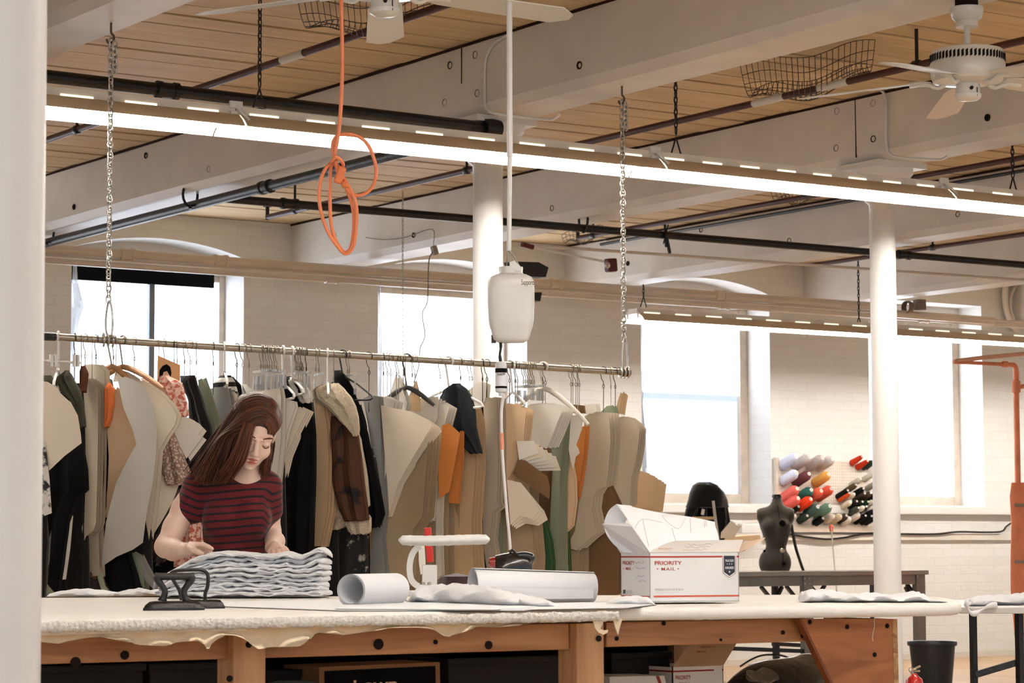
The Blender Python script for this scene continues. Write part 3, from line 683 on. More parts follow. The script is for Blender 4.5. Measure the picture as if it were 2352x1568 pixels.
def clip_cluster(pxs, L, nm):
    src = None
    for i, px in enumerate(pxs):
        p = rail(px)
        if src is None:
            o = thing('clip_hanger', 'clear plastic clip hanger in the empty bunch '+nm, 'hanger', p, 'clear clip hangers '+nm)
            make_hook(.085, M_wire).build('hook', M_wire, o, origin=(0, 0, 0)).location = (0, 0, 0)
            m = MB(); m.bar((0, -.07, -.09), (0, .07, -.09), .004, .009); m.build('crossbar', M_clear, o, origin=(0, 0, 0)).location = (0, 0, 0)
            for s in (-1, 1):
                m = MB(); m.obox((0, s*.062, -.105-L/2), (.003, 0, 0), (0, .006, 0), (0, 0, L/2)); m.obox((0, s*.062, -.11-L*.85), (.005, 0, 0), (0, .006, 0), (0, 0, .013)); c = m.build('clip', M_clear, o, origin=(0, 0, 0), smooth=False, bevel=.002); c.location = (0, 0, 0)
            src = o; WORLD[o.name] = Vector(p)
        else:
            c = copy_tree(src, None, p); c.rotation_euler = (0, 0, random.uniform(-.25, .25))
clip_cluster([600, 605, 610, 615, 620, 626, 631, 637], .05, 'above the woman')
clip_cluster([680+3, 689, 694], .05, 'left of the plastic covered jacket')
clip_cluster([1202, 1207, 1212, 1217, 1221, 1226], .04, 'right of the label bottle')
clip_cluster([799, 733], .06, 'either side of the cream collar')
def tube_hanger(px, mt, label, drop=.06, half=.2, fall=.085, yaw=0., r=.0045, name='clothes_hanger', arms=False):
    p = rail(px); o = thing(name, label, 'hanger', p)
    P = [Vector((0, -.021*math.cos(math.radians(a)), .021*math.sin(math.radians(a)))) for a in range(-40, 200, 24)]+[Vector((0, .013, -.035)), Vector((0, 0, -drop))]
    R = Matrix.Rotation(yaw, 3, 'Z')
    MB().tube([R@q+p for q in smooth_path(P, 2)], r*.8, 8).build('hook', M_wire if mt is M_hwood else mt, o)
    if mt is M_hwood or arms:
        for s in (-1, 1):
            Q = [Vector((0, s*t*half, -drop-.005-fall*t**1.4)) for t in (0, .15, .35, .6, .85, 1)]
            MB().tube([R@q+p for q in Q], [.011, .012, .012, .011, .010, .007], 10).build('shoulder_arm', mt, o)
    else:
        P = [Vector((0, 0, -drop)), Vector((0, half*.5, -drop-fall*.45)), Vector((0, half*.95, -drop-fall)), Vector((0, half, -drop-fall-.012)), Vector((0, half*.9, -drop-fall-.018)), Vector((0, 0, -drop-fall-.018)), Vector((0, -half*.9, -drop-fall-.018)), Vector((0, -half, -drop-fall-.012)), Vector((0, -half*.95, -drop-fall)), Vector((0, -half*.5, -drop-fall*.45))]
        MB().tube([R@q+p for q in P], r, 8, closed=True).build('shoulder_frame', mt, o)
    return o
tube_hanger(135, M_hplast, 'white plastic hanger at the far left of the rail', .13, .18, .06, -.5, .006)
m = MB(); a, b = at(78, 827, Y=YR-.05), at(186, 833, Y=YR-.05); m.tube([a, b], .005, 8)
for q in (118, 128, 172, 178): c = at(q, 828, Y=YR-.05); m.obox(c, (.007, 0, 0), (0, .006, 0), (.0, 0, .024))
tag(m.build('skirt_hanger', M_hplast), 'white skirt hanger with clips lying across the far left hangers', 'hanger')
tube_hanger(258, M_hwood, 'wooden hanger holding the orange cloth piece', .10, .15, .16, .9)
tube_hanger(283, M_hwood, 'slim pale hanger sloping over the large grey sheet', .10, .24, .10, .3)
tube_hanger(516, M_hplast, 'white plastic hanger holding the striped top', .10, .16, .05, -.4, .0055)
tube_hanger(651, M_hplast, 'white plastic hanger left of the plastic covered jacket', .14, .16, .05, -.2, .0055)
tube_hanger(672, M_hplast, 'white plastic hanger in the plastic covered jacket', .12, .16, .05, -.2, .0055)
tube_hanger(753, M_hplast, 'white plastic hanger holding the coat with cream collar', .11, .17, .06, -.5, .0055)
tube_hanger(788, mat('black_hanger', (28, 26, 26), .5), 'black hanger right of the cream collar', .09, .16, .09, .4)
tube_hanger(934, mat('dark_grey_hanger', (60, 58, 56), .5), 'dark hanger sloping above the cream pattern fan', .12, .12, .08, .9, arms=True)
tube_hanger(1031, M_hplast, 'white plastic hanger holding the navy garment', .12, .17, .07, .5, .006)
tube_hanger(1176, M_hplast, 'white hook behind the label bottle', .12, .10, .05, 0, .0055)
tube_hanger(1247, mat('cream_hanger', (226, 218, 204), .4), 'cream hanger sloping over the stepped paper pieces', .09, .22, .17, .55, .007, arms=True)

# ---- card patterns -------------------------------------------------------
def card_col(n, c, **k): return mat('card_'+n, c, .85, var=.05, scale=3., **k)
K_edge = mat('card_cut_edge', (146, 120, 88), .9, var=.1); K_cream = card_col('cream', (242, 229, 208)); K_white = card_col('white', (240, 233, 220)); K_grey = card_col('grey', (198, 194, 186)); K_taupe = card_col('taupe', (200, 186, 164))
K_tan = card_col('tan', (214, 184, 146)); K_drab = card_col('drab', (184, 163, 134)); K_brown = card_col('brown', (120, 92, 66)); K_orange = card_col('orange', (214, 136, 72)); K_sage = card_col('sage', (150, 160, 136))
K_green = card_col('green', (60, 92, 60)); K_slate = card_col('slate', (150, 152, 150)); K_peach = card_col('peach', (238, 206, 168)); K_dk = card_col('dark', (58, 50, 42))
def pt_in(P, x, y):
    c = False; j = len(P)-1
    for i in range(len(P)):
        if (P[i][1] > y) != (P[j][1] > y) and x < (P[j][0]-P[i][0])*(y-P[i][1])/(P[j][1]-P[i][1])+P[i][0]: c = not c
        j = i
    return c
def flat_mesh(P2, to3, name, material, thick=.0022, grid=.06, bend=None, normal=None, parent=None, origin=None):
    """P2: polygon in plane coords; to3(u,v,w)->Vector"""
    bm = bmesh.new(); vs = [bm.verts.new((u, v, 0)) for u, v in P2]; bm.faces.new(vs)
    us = [p[0] for p in P2]; vv = [p[1] for p in P2]
    for ax, lo, hi in ((0, min(us), max(us)), (1, min(vv), max(vv))):
        k = lo+grid
        while k < hi:
            n = [0, 0, 0]; n[ax] = 1; c = [0, 0, 0]; c[ax] = k
            bmesh.ops.bisect_plane(bm, geom=list(bm.verts)+list(bm.edges)+list(bm.faces), plane_co=c, plane_no=n, dist=1e-6); k += grid
    bmesh.ops.triangulate(bm, faces=bm.faces)
    bm.verts.ensure_lookup_table()
    V = [v.co.copy() for v in bm.verts]; Fc = [[v.index for v in f.verts] for f in bm.faces]
    E = [(e.verts[0].index, e.verts[1].index) for e in bm.edges if len(e.link_faces) == 1]; bm.free()
    cu, cv = sum(us)/len(us), sum(vv)/len(vv); B = bend or (lambda u, v: 0.)
    m = MB(); f = [to3(a.x, a.y, B(a.x, a.y)+thick/2) for a in V]; b = [to3(a.x, a.y, B(a.x, a.y)-thick/2) for a in V]
    m.add(f, Fc); m.add(b, [q[::-1] for q in Fc])
    for i, j in E: m.add([f[i], f[j], b[j], b[i]], [(0, 1, 2, 3)], 1)
    return m
def cards(px, poly, ang, material, label, n=1, step=(.014, 0, 0), bend=.018, phase=0., fwd=0., thick=.0024, group=None, name='pattern_card', fan=.012, dz=0., bk=3.5):
    """stack of n identical hanging cards; the first is the one seen whole, the others peek out to its right"""
    if fwd < .19: poly = wdg(poly)
    A = rail(px)+Vector((0, -fwd, 0)); t = math.radians(ang); T = Vector((math.cos(t), -math.sin(t), 0)); Nn = Vector((-math.sin(t), -math.cos(t), 0))
    P2 = []
    for x, y in poly:
        q = at_plane(x, y, A, Nn)-A; P2.append((q.dot(T), q.z))
    uc = sum(p[0] for p in P2)/len(P2)
    B = lambda u, v: bend*math.sin(bk*(u-uc)*2+phase+v*1.3)+bend*.6*math.sin(v*5+phase*2)
    to3 = lambda u, v, w: A+T*u+Vector((0, 0, v))+Nn*w
    m = flat_mesh(P2, to3, name, material, thick, .055, B)
    o = m.build(name, [material, K_edge], None, label, 'pattern piece', origin=A, ang=30)
    if n > 1: tag(o, group=group or label)
    for k in range(1, n):
        c = copy_tree(o, None, A+Vector(step)*(k*1.45)+Vector((0, 0, dz*k+random.uniform(-.004, .004)))); c.rotation_euler = (random.uniform(-.006, .006), 0, fan*k+random.uniform(-.006, .006))
    return o
def wdg(poly): return poly
def garment(px, rows, ang, material, label, cat='garment', name='hanging_garment', depth=.3, dmin=.02, dmax=.09, fold=.006, folds=7, fwd=0., phase=0., parent=None, cap=True, n=40, part=None):
    """hanging volume: rows of (y, xl, xr) in picture pixels placed on a real plane through the rail"""
    A = rail(px)+Vector((0, -fwd, 0)); t = math.radians(ang); T = Vector((math.cos(t), -math.sin(t), 0)); Nn = Vector((-math.sin(t), -math.cos(t), 0))
    st = []
    for y, a, b in rows:
        p, q = at_plane(a, y, A, Nn)-A, at_plane(b, y, A, Nn)-A; st.append(((p.z+q.z)/2, p.dot(T), q.dot(T)))
    D = []                                       # resample
    K = 4
    for i in range(len(st)-1):
        for j in range(K):
            s = j/K; s2 = s*s*(3-2*s)*.35+s*.65; D.append(tuple(st[i][c]*(1-s2 if c else 1-s)+st[i+1][c]*(s2 if c else s) for c in range(3)))
    D.append(st[-1]); R = []
    for i, (z, a, b) in enumerate(D):
        w = max(.004, (b-a)/2); c = (a+b)/2; d = min(dmax, max(dmin, w*depth)); e = min(1, (i+.4)/3.) ; d *= e; ring = []
        for k in range(n):
            th = 2*PI*k/n; cx, sy = math.cos(th), math.sin(th)
            fo = fold*min(1, w/.05)*(math.sin(folds*th+phase+z*2.1)+.6*math.sin((folds*1.7)*th+phase*2+z*4.3)+.4*math.sin(z*23+cx*3+phase))*e
            x = c+math.copysign(abs(cx)**.8, cx)*(w); yv = math.copysign(abs(sy)**.8, sy)*(d)+fo*abs(sy)
            ring.append(A+T*x+Nn*yv+Vector((0, 0, z+.004*math.sin(cx*9+phase)*(i == len(D)-1))))
        R.append(ring)
    m = MB().rings(R, cap=cap)
    if parent: return m.build(part, material, parent, label=label)
    return m.build(name, material, None, label, cat, origin=A)
# materials of cloth
C_black = mat('black_cloth', (14, 13, 14), .9, var=.3, bump=.2, bscale=40.); C_blk2 = mat('black_wool', (24, 22, 21), .95, sheen=.3, var=.3)
C_olive = mat('olive_cloth', (62, 62, 52), .85, var=.15); C_navy = mat('navy_cloth', (44, 48, 52), .85, var=.15, bump=.2, bscale=30.)
C_orange = mat('orange_cloth', (206, 112, 62), .8, var=.12, bump=.2, bscale=20.)
C_floral = pattern_mat('floral_pink', (236, 206, 190), 'noise', [(190, 96, 78), (226, 176, 158)], 58., .47)
C_lace = pattern_mat('lace', (214, 200, 180), 'voronoi', [(196, 184, 166), (150, 120, 104)], 95., .30)
C_boots = pattern_mat('boot_print', (228, 224, 216), 'noise', [(40, 44, 48)], 26., .44)
C_leaf = pattern_mat('leaf_print', (78, 44, 24), 'noise', [(14, 10, 9)], 11., .40)
C_cuff = mat('boucle', (206, 190, 164), 1., var=.12, scale=120., bump=.8, bscale=160., sheen=.4)
C_flower = pattern_mat('black_floral', (150, 150, 140), 'noise', [(12, 12, 13)], 22., .64)
C_flower2 = pattern_mat('dark_floral', (96, 62, 44), 'noise', [(34, 24, 20)], 26., .60)
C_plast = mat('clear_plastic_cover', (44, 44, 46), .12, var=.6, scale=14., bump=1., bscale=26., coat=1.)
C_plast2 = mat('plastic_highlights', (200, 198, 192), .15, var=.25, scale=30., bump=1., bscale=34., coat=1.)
C_grey = mat('grey_cloth', (120, 122, 120), .9, var=.1)
# ---- far left
cards(110, [(84, 985), (100, 1000), (112, 1100), (118, 1178), (96, 1186), (82, 1184)], 50, C_boots, 'white cloth with a dark boot print at the far left edge', bend=.01, fwd=.30, name='printed_cloth')
garment(118, [(862, 96, 118), (880, 86, 128), (900, 84, 122)], 55, C_olive, 'olive collar peeking over the cream jacket panel at the far left', name='jacket_collar', cat='jacket', fwd=.12, fold=.003)
cards(104, [(90, 874), (115, 878), (139, 893), (146, 905), (170, 926), (185, 955), (191, 1000), (192, 1018), (150, 1047), (110, 1080), (96, 1020), (88, 900)], 42, K_cream, 'cream curved card shoulder panel at the far left end of the rail', fwd=.26, bend=.028, bk=5, phase=1.)
garment(150, [(850, 150, 158), (870, 128, 168), (895, 140, 182), (925, 168, 190), (980, 184, 194)], 60, C_olive, 'dark olive jacket shoulder behind the cream shoulder panel', name='jacket', cat='jacket', fwd=.1)
garment(125, [(1020, 150, 190), (1050, 115, 197), (1080, 106, 202), (1125, 106, 204), (1145, 106, 180), (1200, 98, 160), (1280, 94, 150), (1350, 92, 140), (1372, 92, 130)], 48, C_black, 'black garment hanging below the cream shoulder panel at the far left', fwd=.18, dmax=.07)
garment(108, [(1180, 88, 108), (1250, 86, 112), (1330, 84, 108), (1372, 84, 104)], 48, C_blk2, 'black skirt below the boot print cloth at the far left edge', fwd=.26)
cards(178, [(160, 1180), (166, 1185), (160, 1260), (150, 1330), (138, 1331), (150, 1250)], 50, K_white, 'narrow white strip among the dark garments at the left', fwd=.2)
cards(150, [(112, 1190), (131, 1200), (120, 1290), (107, 1300), (104, 1280)], 50, C_grey, 'narrow grey strap hanging over the black garment at the left', fwd=.27)
cards(200, [(187, 893), (197, 868), (212, 880), (224, 899), (222, 1010), (220, 1201), (214, 1218), (195, 1232), (184, 1262), (177, 1300), (172, 1348), (152, 1350), (157, 1200), (183, 1085), (191, 1040)], 62, K_taupe, 'grey beige card with a long curved side, stack left of the black strip', 4, step=(.010, .004, 0), bend=.016, fwd=.05)
cards(215, [(226, 1205), (229, 1322), (185, 1324), (182, 1276), (195, 1234), (214, 1220)], 66, K_taupe, 'square ended grey beige card below the curved stack at the left', 2, bend=.008, fwd=.0)
cards(197, [(188, 870), (189, 836), (225, 838), (240, 852), (240, 880), (222, 905), (200, 900)], 55, K_cream, 'cream card top just right of the white skirt hanger', 2, fwd=-.05)
garment(205, [(840, 186, 196), (860, 186, 200), (900, 187, 194)], 60, mat('brown_collar', (96, 62, 44), .8), 'brown collar edge beside the cream card tops at the left', fwd=.1)
cards(226, [(222, 866), (236, 872), (240, 900), (246, 960), (236, 980), (226, 940)], 60, K_sage, 'sage green card with a pointed top left of the orange piece', 4, step=(.008, .0, 0), fwd=-.04)
garment(232, [(895, 224, 236), (950, 222, 240), (1010, 221, 241), (1100, 222, 243), (1160, 226, 240), (1182, 229, 236)], 62, C_black, 'narrow black garment between the grey beige stack and the peach cards', fwd=.03)
garment(238, [(1190, 225, 262), (1260, 222, 300), (1340, 214, 322), (1372, 200, 340)], 50, C_black, 'black clothes low behind the large grey sheet', fwd=-.05, dmax=.1)
garment(250, [(878, 248, 254), (895, 241, 262), (925, 241, 262), (960, 241, 256), (980, 241, 248)], 50, C_orange, 'orange cloth on the wooden hanger', fwd=.12, cat='cloth', name='orange_cloth')
cards(262, [(246, 910), (264, 889), (287, 925), (306, 965), (312, 998), (323, 1021), (294, 1063), (271, 1117), (247, 1186), (227, 1190), (242, 1124), (246, 1048), (243, 975)], 46, K_peach, 'peach card piece on the wooden hanger left of the large grey sheet', 3, step=(.011, .0, .002), fwd=.10, bend=.022, phase=.6)
cards(282, [(256, 876), (262, 850), (268, 848), (282, 852), (300, 862), (312, 870), (300, 874)], 50, K_cream, 'small cream card corner beside the wooden hanger', 2, fwd=.02)
cards(300, [(275, 872), (292, 866), (312, 873), (335, 888), (356, 930), (366, 990), (366, 1040), (360, 1110), (346, 1180), (336, 1246), (312, 1262), (271, 1278), (230, 1302), (248, 1200), (276, 1110), (306, 1052), (323, 1022), (312, 985), (290, 935)], 40, K_grey, 'large curved pale grey card sheet at the left', 1, fwd=.16, bend=.045, phase=2.2, bk=4.5)
cards(330, [(300, 868), (340, 880), (375, 903), (400, 930), (414, 954), (408, 977), (388, 1005), (370, 1036), (362, 1100), (352, 1170), (340, 1240), (330, 1180), (345, 1050), (335, 930)], 48, K_cream, 'large cream card with a curved shoulder right of the grey sheet', 2, step=(.012, 0, 0), fwd=.08, bend=.02, phase=1.3)
cards(352, [(368, 1060), (385, 1090), (410, 1112), (396, 1150), (372, 1192), (343, 1240), (350, 1140)], 48, K_cream, 'cream card tail below the lace sleeve', 1, fwd=.06)
cards(378, [(405, 955), (430, 958), (446, 966), (464, 984), (455, 997), (464, 1004), (426, 1053), (408, 1020), (396, 990)], 44, K_white, 'cream winged card reaching toward the woman', 2, step=(.012, .0, -.006), fwd=.12, bend=.012)
garment(372, [(862, 366, 386), (880, 362, 418), (905, 380, 424), (930, 400, 430), (955, 418, 432)], 55, C_floral, 'pink floral blouse beside the magazine picture', name='floral_blouse', cat='blouse', fwd=.06)
garment(352, [(868, 322, 342), (885, 340, 372), (905, 360, 384)], 55, C_lace, 'beige lace top under the sloping hanger', name='lace_blouse', cat='blouse', fwd=.03)
garment(384, [(992, 384, 400), (1020, 368, 410), (1050, 368, 424), (1085, 372, 438), (1105, 378, 440), (1112, 382, 425)], 48, C_lace, 'lace sleeve hanging below the cream cards by the woman', name='lace_sleeve', cat='blouse', fwd=.13, dmax=.04)
o = thing('magazine_picture', 'tan card picture of a face in a black hat clipped among the hangers', 'picture', rail(385)+Vector((0, -.02, -.1)))
A = [at(x, y, Y=YR-.03) for x, y in ((363, 816), (414, 838), (414, 884), (361, 890))]; MB().prism(A, (0, .003, 0)).build('sheet', mat('tan_print', (226, 170, 116), .6), o, smooth=False)
m = MB(); m.prism([at(x, y, Y=YR-.033) for x, y in ((366, 868), (367, 850), (374, 840), (383, 836), (391, 842), (394, 856), (392, 866), (384, 852), (376, 854), (372, 866))], (0, .002, 0)); m.build('printed_hat', C_black, o, smooth=False, label='printed black hat')
MB().prism([at(x, y, Y=YR-.032) for x, y in ((372, 866), (376, 854), (384, 852), (391, 864), (388, 882), (376, 886))], (0, .0015, 0)).build('printed_face', mat('printed_skin', (230, 186, 156), .6), o, smooth=False)
garment(430, [(862, 414, 448), (880, 418, 452), (920, 434, 466), (980, 436, 486), (1050, 430, 490), (1120, 412, 470), (1190, 380, 460), (1260, 345, 420), (1300, 330, 400)], 60, C_blk2, 'dark coat left of the woman', name='coat', cat='coat', fwd=.0, dmax=.08)
garment(370, [(1120, 400, 426), (1160, 390, 424), (1210, 366, 410), (1260, 345, 392), (1290, 330, 380)], 48, C_flower2, 'dark brown print fabric behind the bent elbow', fwd=.03, name='print_skirt', cat='skirt')
garment(425, [(1150, 410, 470), (1200, 405, 470), (1260, 400, 470), (1300, 400, 470)], 55, C_floral, 'pink floral fabric showing under the bent arm', fwd=.06, name='floral_fabric', cat='fabric')
cards(455, [(450, 872), (460, 868), (478, 920), (492, 968), (490, 1050), (470, 1010), (455, 930)], 60, K_sage, 'narrow pale sage card left of the woman head', 2, fwd=.02)
cards(480, [(470, 892), (520, 886), (530, 930), (515, 1000), (480, 990)], 62, K_slate, 'pale grey card bundle above the left side of the woman head', 4, step=(.011, 0, -.006), fwd=-.02, bend=.02)
cards(505, [(505, 905), (530, 898), (541, 905), (538, 935), (520, 960), (508, 940)], 62, K_cream, 'small cream curled card above the woman head', 3, step=(.01, 0, -.01), fwd=.04, bend=.03)
garment(516, [(862, 505, 530), (880, 492, 540), (905, 488, 546), (925, 490, 548)], 60, pattern_mat('wide_stripes', (236, 232, 226), 'wave', [(24, 22, 24)], 8., .5), 'black and white striped top on a white hanger', name='striped_shirt', cat='top', fwd=.0)
garment(548, [(865, 524, 536), (885, 524, 552), (920, 528, 556)], 60, C_black, 'black sleeve right of the striped top', name='black_shirt', cat='top', fwd=.03)
garment(565, [(882, 545, 566), (900, 545, 584), (940, 546, 600)], 60, mat('white_cloth', (236, 233, 228), .8, bump=.2, bscale=14.), 'white garment just above the woman head', name='white_shirt', cat='top', fwd=.03)
cards(600, [(578, 902), (620, 893), (640, 890), (644, 914), (642, 1010), (632, 1100), (600, 1120), (580, 1000)], 58, K_white, 'tall cream card directly behind the woman head', 2, fwd=.02, bend=.02)
cards(625, [(610, 915), (646, 914), (676, 921), (678, 934), (660, 985), (646, 1050), (640, 1110), (618, 1100), (612, 1000)], 50, K_white, 'cream card fanning out right of the woman head', 2, step=(.008, 0, 0), fwd=.04, bend=.01)
cards(645, [(648, 938), (678, 932), (705, 945), (676, 1000), (656, 1048), (644, 1096), (640, 1050)], 48, K_cream, 'pointed cream card next to the plastic covered jacket', 4, step=(.007, 0, 0), fwd=.03, bend=.012)
o = garment(678, [(864, 656, 668), (880, 642, 694), (905, 640, 708), (940, 650, 716), (1000, 658, 722), (1060, 648, 722), (1150, 642, 720), (1230, 644, 718), (1300, 650, 712), (1372, 652, 706)], 58, C_black, 'black jacket under a shiny clear plastic cover', name='covered_jacket', cat='jacket', fwd=.02, dmax=.09)
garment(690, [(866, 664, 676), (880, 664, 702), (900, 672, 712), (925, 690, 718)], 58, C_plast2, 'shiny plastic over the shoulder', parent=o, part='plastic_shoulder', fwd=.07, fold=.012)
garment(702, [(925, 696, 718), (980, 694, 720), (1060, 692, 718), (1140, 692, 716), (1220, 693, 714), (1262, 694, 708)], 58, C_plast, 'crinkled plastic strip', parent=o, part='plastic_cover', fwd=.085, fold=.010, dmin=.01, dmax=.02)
garment(705, [(935, 700, 712), (985, 698, 713), (1050, 697, 711), (1130, 698, 710), (1200, 699, 708), (1250, 700, 706)], 58, pattern_mat('plastic_glints', (214, 210, 202), 'noise', [(40, 40, 42)], 46., .55, .15, .8), 'bright glints painted on the plastic', parent=o, part='painted_glints', fwd=.10, fold=.006, dmin=.006, dmax=.012)  # glints on the plastic are painted as a pale noise pattern
cards(726, [(714, 906), (738, 910), (748, 980), (752, 1060), (750, 1175), (734, 1254), (720, 1254), (722, 1100), (721, 1000)], 62, K_tan, 'narrow tan card right of the plastic covered jacket', 4, step=(.010, 0, 0), fwd=.03)
cards(744, [(738, 918), (752, 914), (762, 938), (765, 1017), (760, 1105), (754, 1180), (744, 1110), (740, 1000)], 60, K_slate, 'narrow blue grey card beside the leaf print coat', 2, fwd=.04)
# leaf coat
o = thing('leaf_print_coat', 'brown coat with black leaf print, cream boucle collar and cuff', 'coat', rail(768))
garment(768, [(955, 760, 800), (1000, 758, 824), (1060, 760, 832), (1110, 764, 838), (1160, 776, 845), (1195, 790, 848)], 52, C_leaf, None, parent=o, part='sleeve', fwd=.10, dmax=.07)
garment(765, [(940, 752, 800), (1010, 750, 830), (1100, 748, 845), (1160, 750, 850), (1205, 748, 800), (1215, 750, 784)], 52, C_cuff, 'grey beige coat body', parent=o, part='body', fwd=.02, dmax=.05)
garment(762, [(880, 742, 778), (895, 718, 792), (915, 720, 808), (935, 752, 818), (960, 776, 824), (985, 800, 826), (1000, 812, 824)], 52, C_cuff, 'cream boucle collar', parent=o, part='collar', fwd=.14, fold=.01, dmax=.06)
garment(790, [(1182, 794, 850), (1190, 792, 853), (1206, 795, 853), (1220, 800, 852), (1226, 806, 846)], 52, C_cuff, 'cream boucle cuff', parent=o, part='cuff', fwd=.12, dmax=.05, fold=.004, cap=False)
garment(796, [(850, 768, 784), (872, 766, 800), (900, 786, 814), (940, 806, 828), (1000, 820, 846), (1060, 832, 858), (1120, 838, 874), (1180, 846, 884), (1210, 850, 872)], 58, C_black, 'black coat right of the cream collar', name='black_coat', cat='coat', fwd=.02, dmax=.06)
garment(815, [(1030, 842, 856), (1060, 844, 864), (1100, 846, 870), (1170, 852, 882), (1205, 858, 876)], 56, C_flower, 'printed lower sleeve with small pale flowers', name='floral_sleeve', cat='coat', fwd=.05, dmax=.05)
garment(775, [(1190, 735, 800), (1230, 738, 846), (1300, 740, 846), (1372, 744, 846)], 50, C_flower, 'black cloth with pale floral print hanging below the leaf print coat', name='floral_dress', cat='dress', fwd=-.02, dmax=.1)
cards(845, [(828, 914), (848, 907), (868, 910), (872, 1057), (882, 1175), (876, 1234), (886, 1322), (846, 1324), (854, 1215), (860, 1150), (850, 1050), (838, 970)], 58, K_slate, 'long pale blue grey card right of the black coat', 2, fwd=.03, bend=.022)
cards(872, [(862, 908), (880, 912), (905, 925), (884, 1000), (884, 1100), (874, 1112), (870, 1000)], 58, K_white, 'cream card edge at the left of the big cream fan', 3, fwd=.03)
for k in range(6):
    cards(888+k*5, [(873+k*1, 930+k*2), (948+k*4, 946+k*2), (990+k*4, 966+k*3), (996+k*4, 976+k*3), (956+k*4, 1037), (912+k*3, 1110), (888+k*2, 1188), (878+k*2, 1128), (880, 1050)], 50-k*1.5, K_cream, 'cream card in the wide fan below the square plug cord', 1, fwd=.14-.014*k, bend=.02, phase=.5, group='wide cream card fan')['group'] = 'wide cream card fan'
cards(900, [(880, 1100), (905, 1120), (960, 1040), (990, 985), (978, 1090), (972, 1187), (948, 1215), (936, 1345), (886, 1345), (877, 1234)], 54, K_drab, 'long drab card with a curved cut below the cream fan', 5, step=(.010, 0, 0), fwd=.03, bend=.03, bk=6)
cards(915, [(880, 940), (908, 859), (916, 872), (935, 925), (930, 945)], 52, K_white, 'pale triangular card between hooks before the window', 2, fwd=-.02)
cards(945, [(925, 940), (938, 905), (950, 880), (956, 872), (964, 905), (962, 945)], 52, K_tan, 'small folded tan card before the window', 1, fwd=-.03)
cards(960, [(930, 945), (956, 914), (1007, 910), (1004, 960), (985, 990), (950, 960)], 55, K_white, 'wide cream card behind the cream fan', 3, fwd=-.02, step=(.012, 0, -.005))
cards(985, [(996, 935), (1012, 925), (1031, 936), (1012, 1000), (996, 1060), (988, 1150), (985, 1198), (968, 1196), (976, 1080)], 60, K_white, 'long narrow cream card right of the cream fan', 4, step=(.009, 0, 0), fwd=.05)
garment(1030, [(880, 1040, 1056), (895, 1020, 1074), (915, 1010, 1086), (945, 1006, 1092), (980, 1010, 1094), (1040, 1090-10, 1108)], 58, C_navy, 'charcoal garment on a white hanger under the jug', name='charcoal_shirt', cat='top', fwd=.0)
cards(1022, [(1002, 1010), (1016, 975), (1030, 971), (1056, 995), (1044, 1060), (1031, 1128), (1008, 1145), (1004, 1080)], 50, K_orange, 'orange card envelope left of the tan stack', 1, fwd=.16, bend=.01)
cards(1036, [(1040, 1050), (1054, 988), (1059, 992), (1058, 1060), (1050, 1156), (1027, 1155), (1030, 1120)], 56, K_orange, 'darker orange card strip behind the orange envelope', 2, fwd=.14, step=(.008, 0, 0))
cards(1062, [(1016, 948), (1050, 938), (1079, 935), (1088, 968), (1090, 1079), (1083, 1200), (1092, 1330), (1010, 1340), (1012, 1150), (1010, 1010)], 55, K_tan, 'tall tan card with a straight edge below the jug', 4, step=(.013, 0, .0), fwd=.06, bend=.03, bk=5)
cards(1000, [(996, 1000), (1006, 990), (1012, 1100), (1010, 1200), (1014, 1320), (1000, 1330), (998, 1150)], 62, K_white, 'thin cream card edges left of the tall tan card', 3, fwd=.06, step=(.006, 0, 0))
garment(1090, [(935, 1090, 1110), (1000, 1092, 1112), (1060, 1090, 1108), (1140, 1088, 1104), (1260, 1088, 1110), (1330, 1088, 1120)], 60, C_black, 'black strip for the dark gap right of the tall tan card', fwd=.0)  # black volume stands in for the dark gap between card stacks
cards(1115, [(1096, 918), (1116, 912), (1140, 915), (1141, 1040), (1140, 1153), (1148, 1162), (1130, 1175), (1124, 1238), (1130, 1270), (1112, 1330), (1094, 1330), (1092, 1180), (1110, 1060), (1104, 970)], 60, K_taupe, 'grey beige card with a notched lower edge under the jug', 4, step=(.010, 0, 0), fwd=.04, bend=.02)
cards(1085, [(1068, 900), (1100, 876), (1118, 884), (1114, 920), (1098, 935), (1078, 925)], 50, K_white, 'cream card top with folded corner left of the label bottle', 2, fwd=-.06)
cards(1160, [(1146, 932), (1168, 925), (1209, 942), (1200, 1020), (1180, 1075), (1165, 1101), (1150, 1155), (1148, 1060)], 50, K_peach, 'tan tapering card right of the label bottle', 4, step=(.009, 0, 0), fwd=.10, bend=.016)
cards(1212, [(1209, 930), (1240, 927), (1272, 935), (1290, 945), (1268, 1000), (1254, 1030), (1232, 1022), (1210, 1010), (1208, 968)], 50, K_white, 'cream card with slanted right edge right of the label bottle', 6, step=(.009, 0, .001), fwd=.08, bend=.016)
cards(1250, [(1262, 990), (1282, 955), (1296, 953), (1292, 1010), (1284, 1100), (1284, 1200), (1286, 1330), (1262, 1330), (1262, 1180), (1266, 1080)], 60, K_sage, 'long sage grey card left of the dark green card', 5, step=(.007, 0, 0), fwd=.02, bend=.012)
cards(1272, [(1290, 1005), (1299, 985), (1296, 1100), (1298, 1200), (1306, 1330), (1290, 1330), (1284, 1180), (1284, 1100)], 60, K_green, 'long dark green card at the right of the sage stack', 3, step=(.007, 0, 0), fwd=.02)
cards(1215, [(1226, 1180), (1246, 1185), (1262, 1240), (1268, 1290), (1266, 1335), (1222, 1335), (1222, 1240)], 52, K_green, 'lower green card beneath the stepped paper pieces', 2, fwd=.07)
cards(1205, [(1214, 1206), (1220, 1200), (1234, 1232), (1236, 1258), (1214, 1272)], 50, K_white, 'small white paper corner over the green card', 1, fwd=.1)
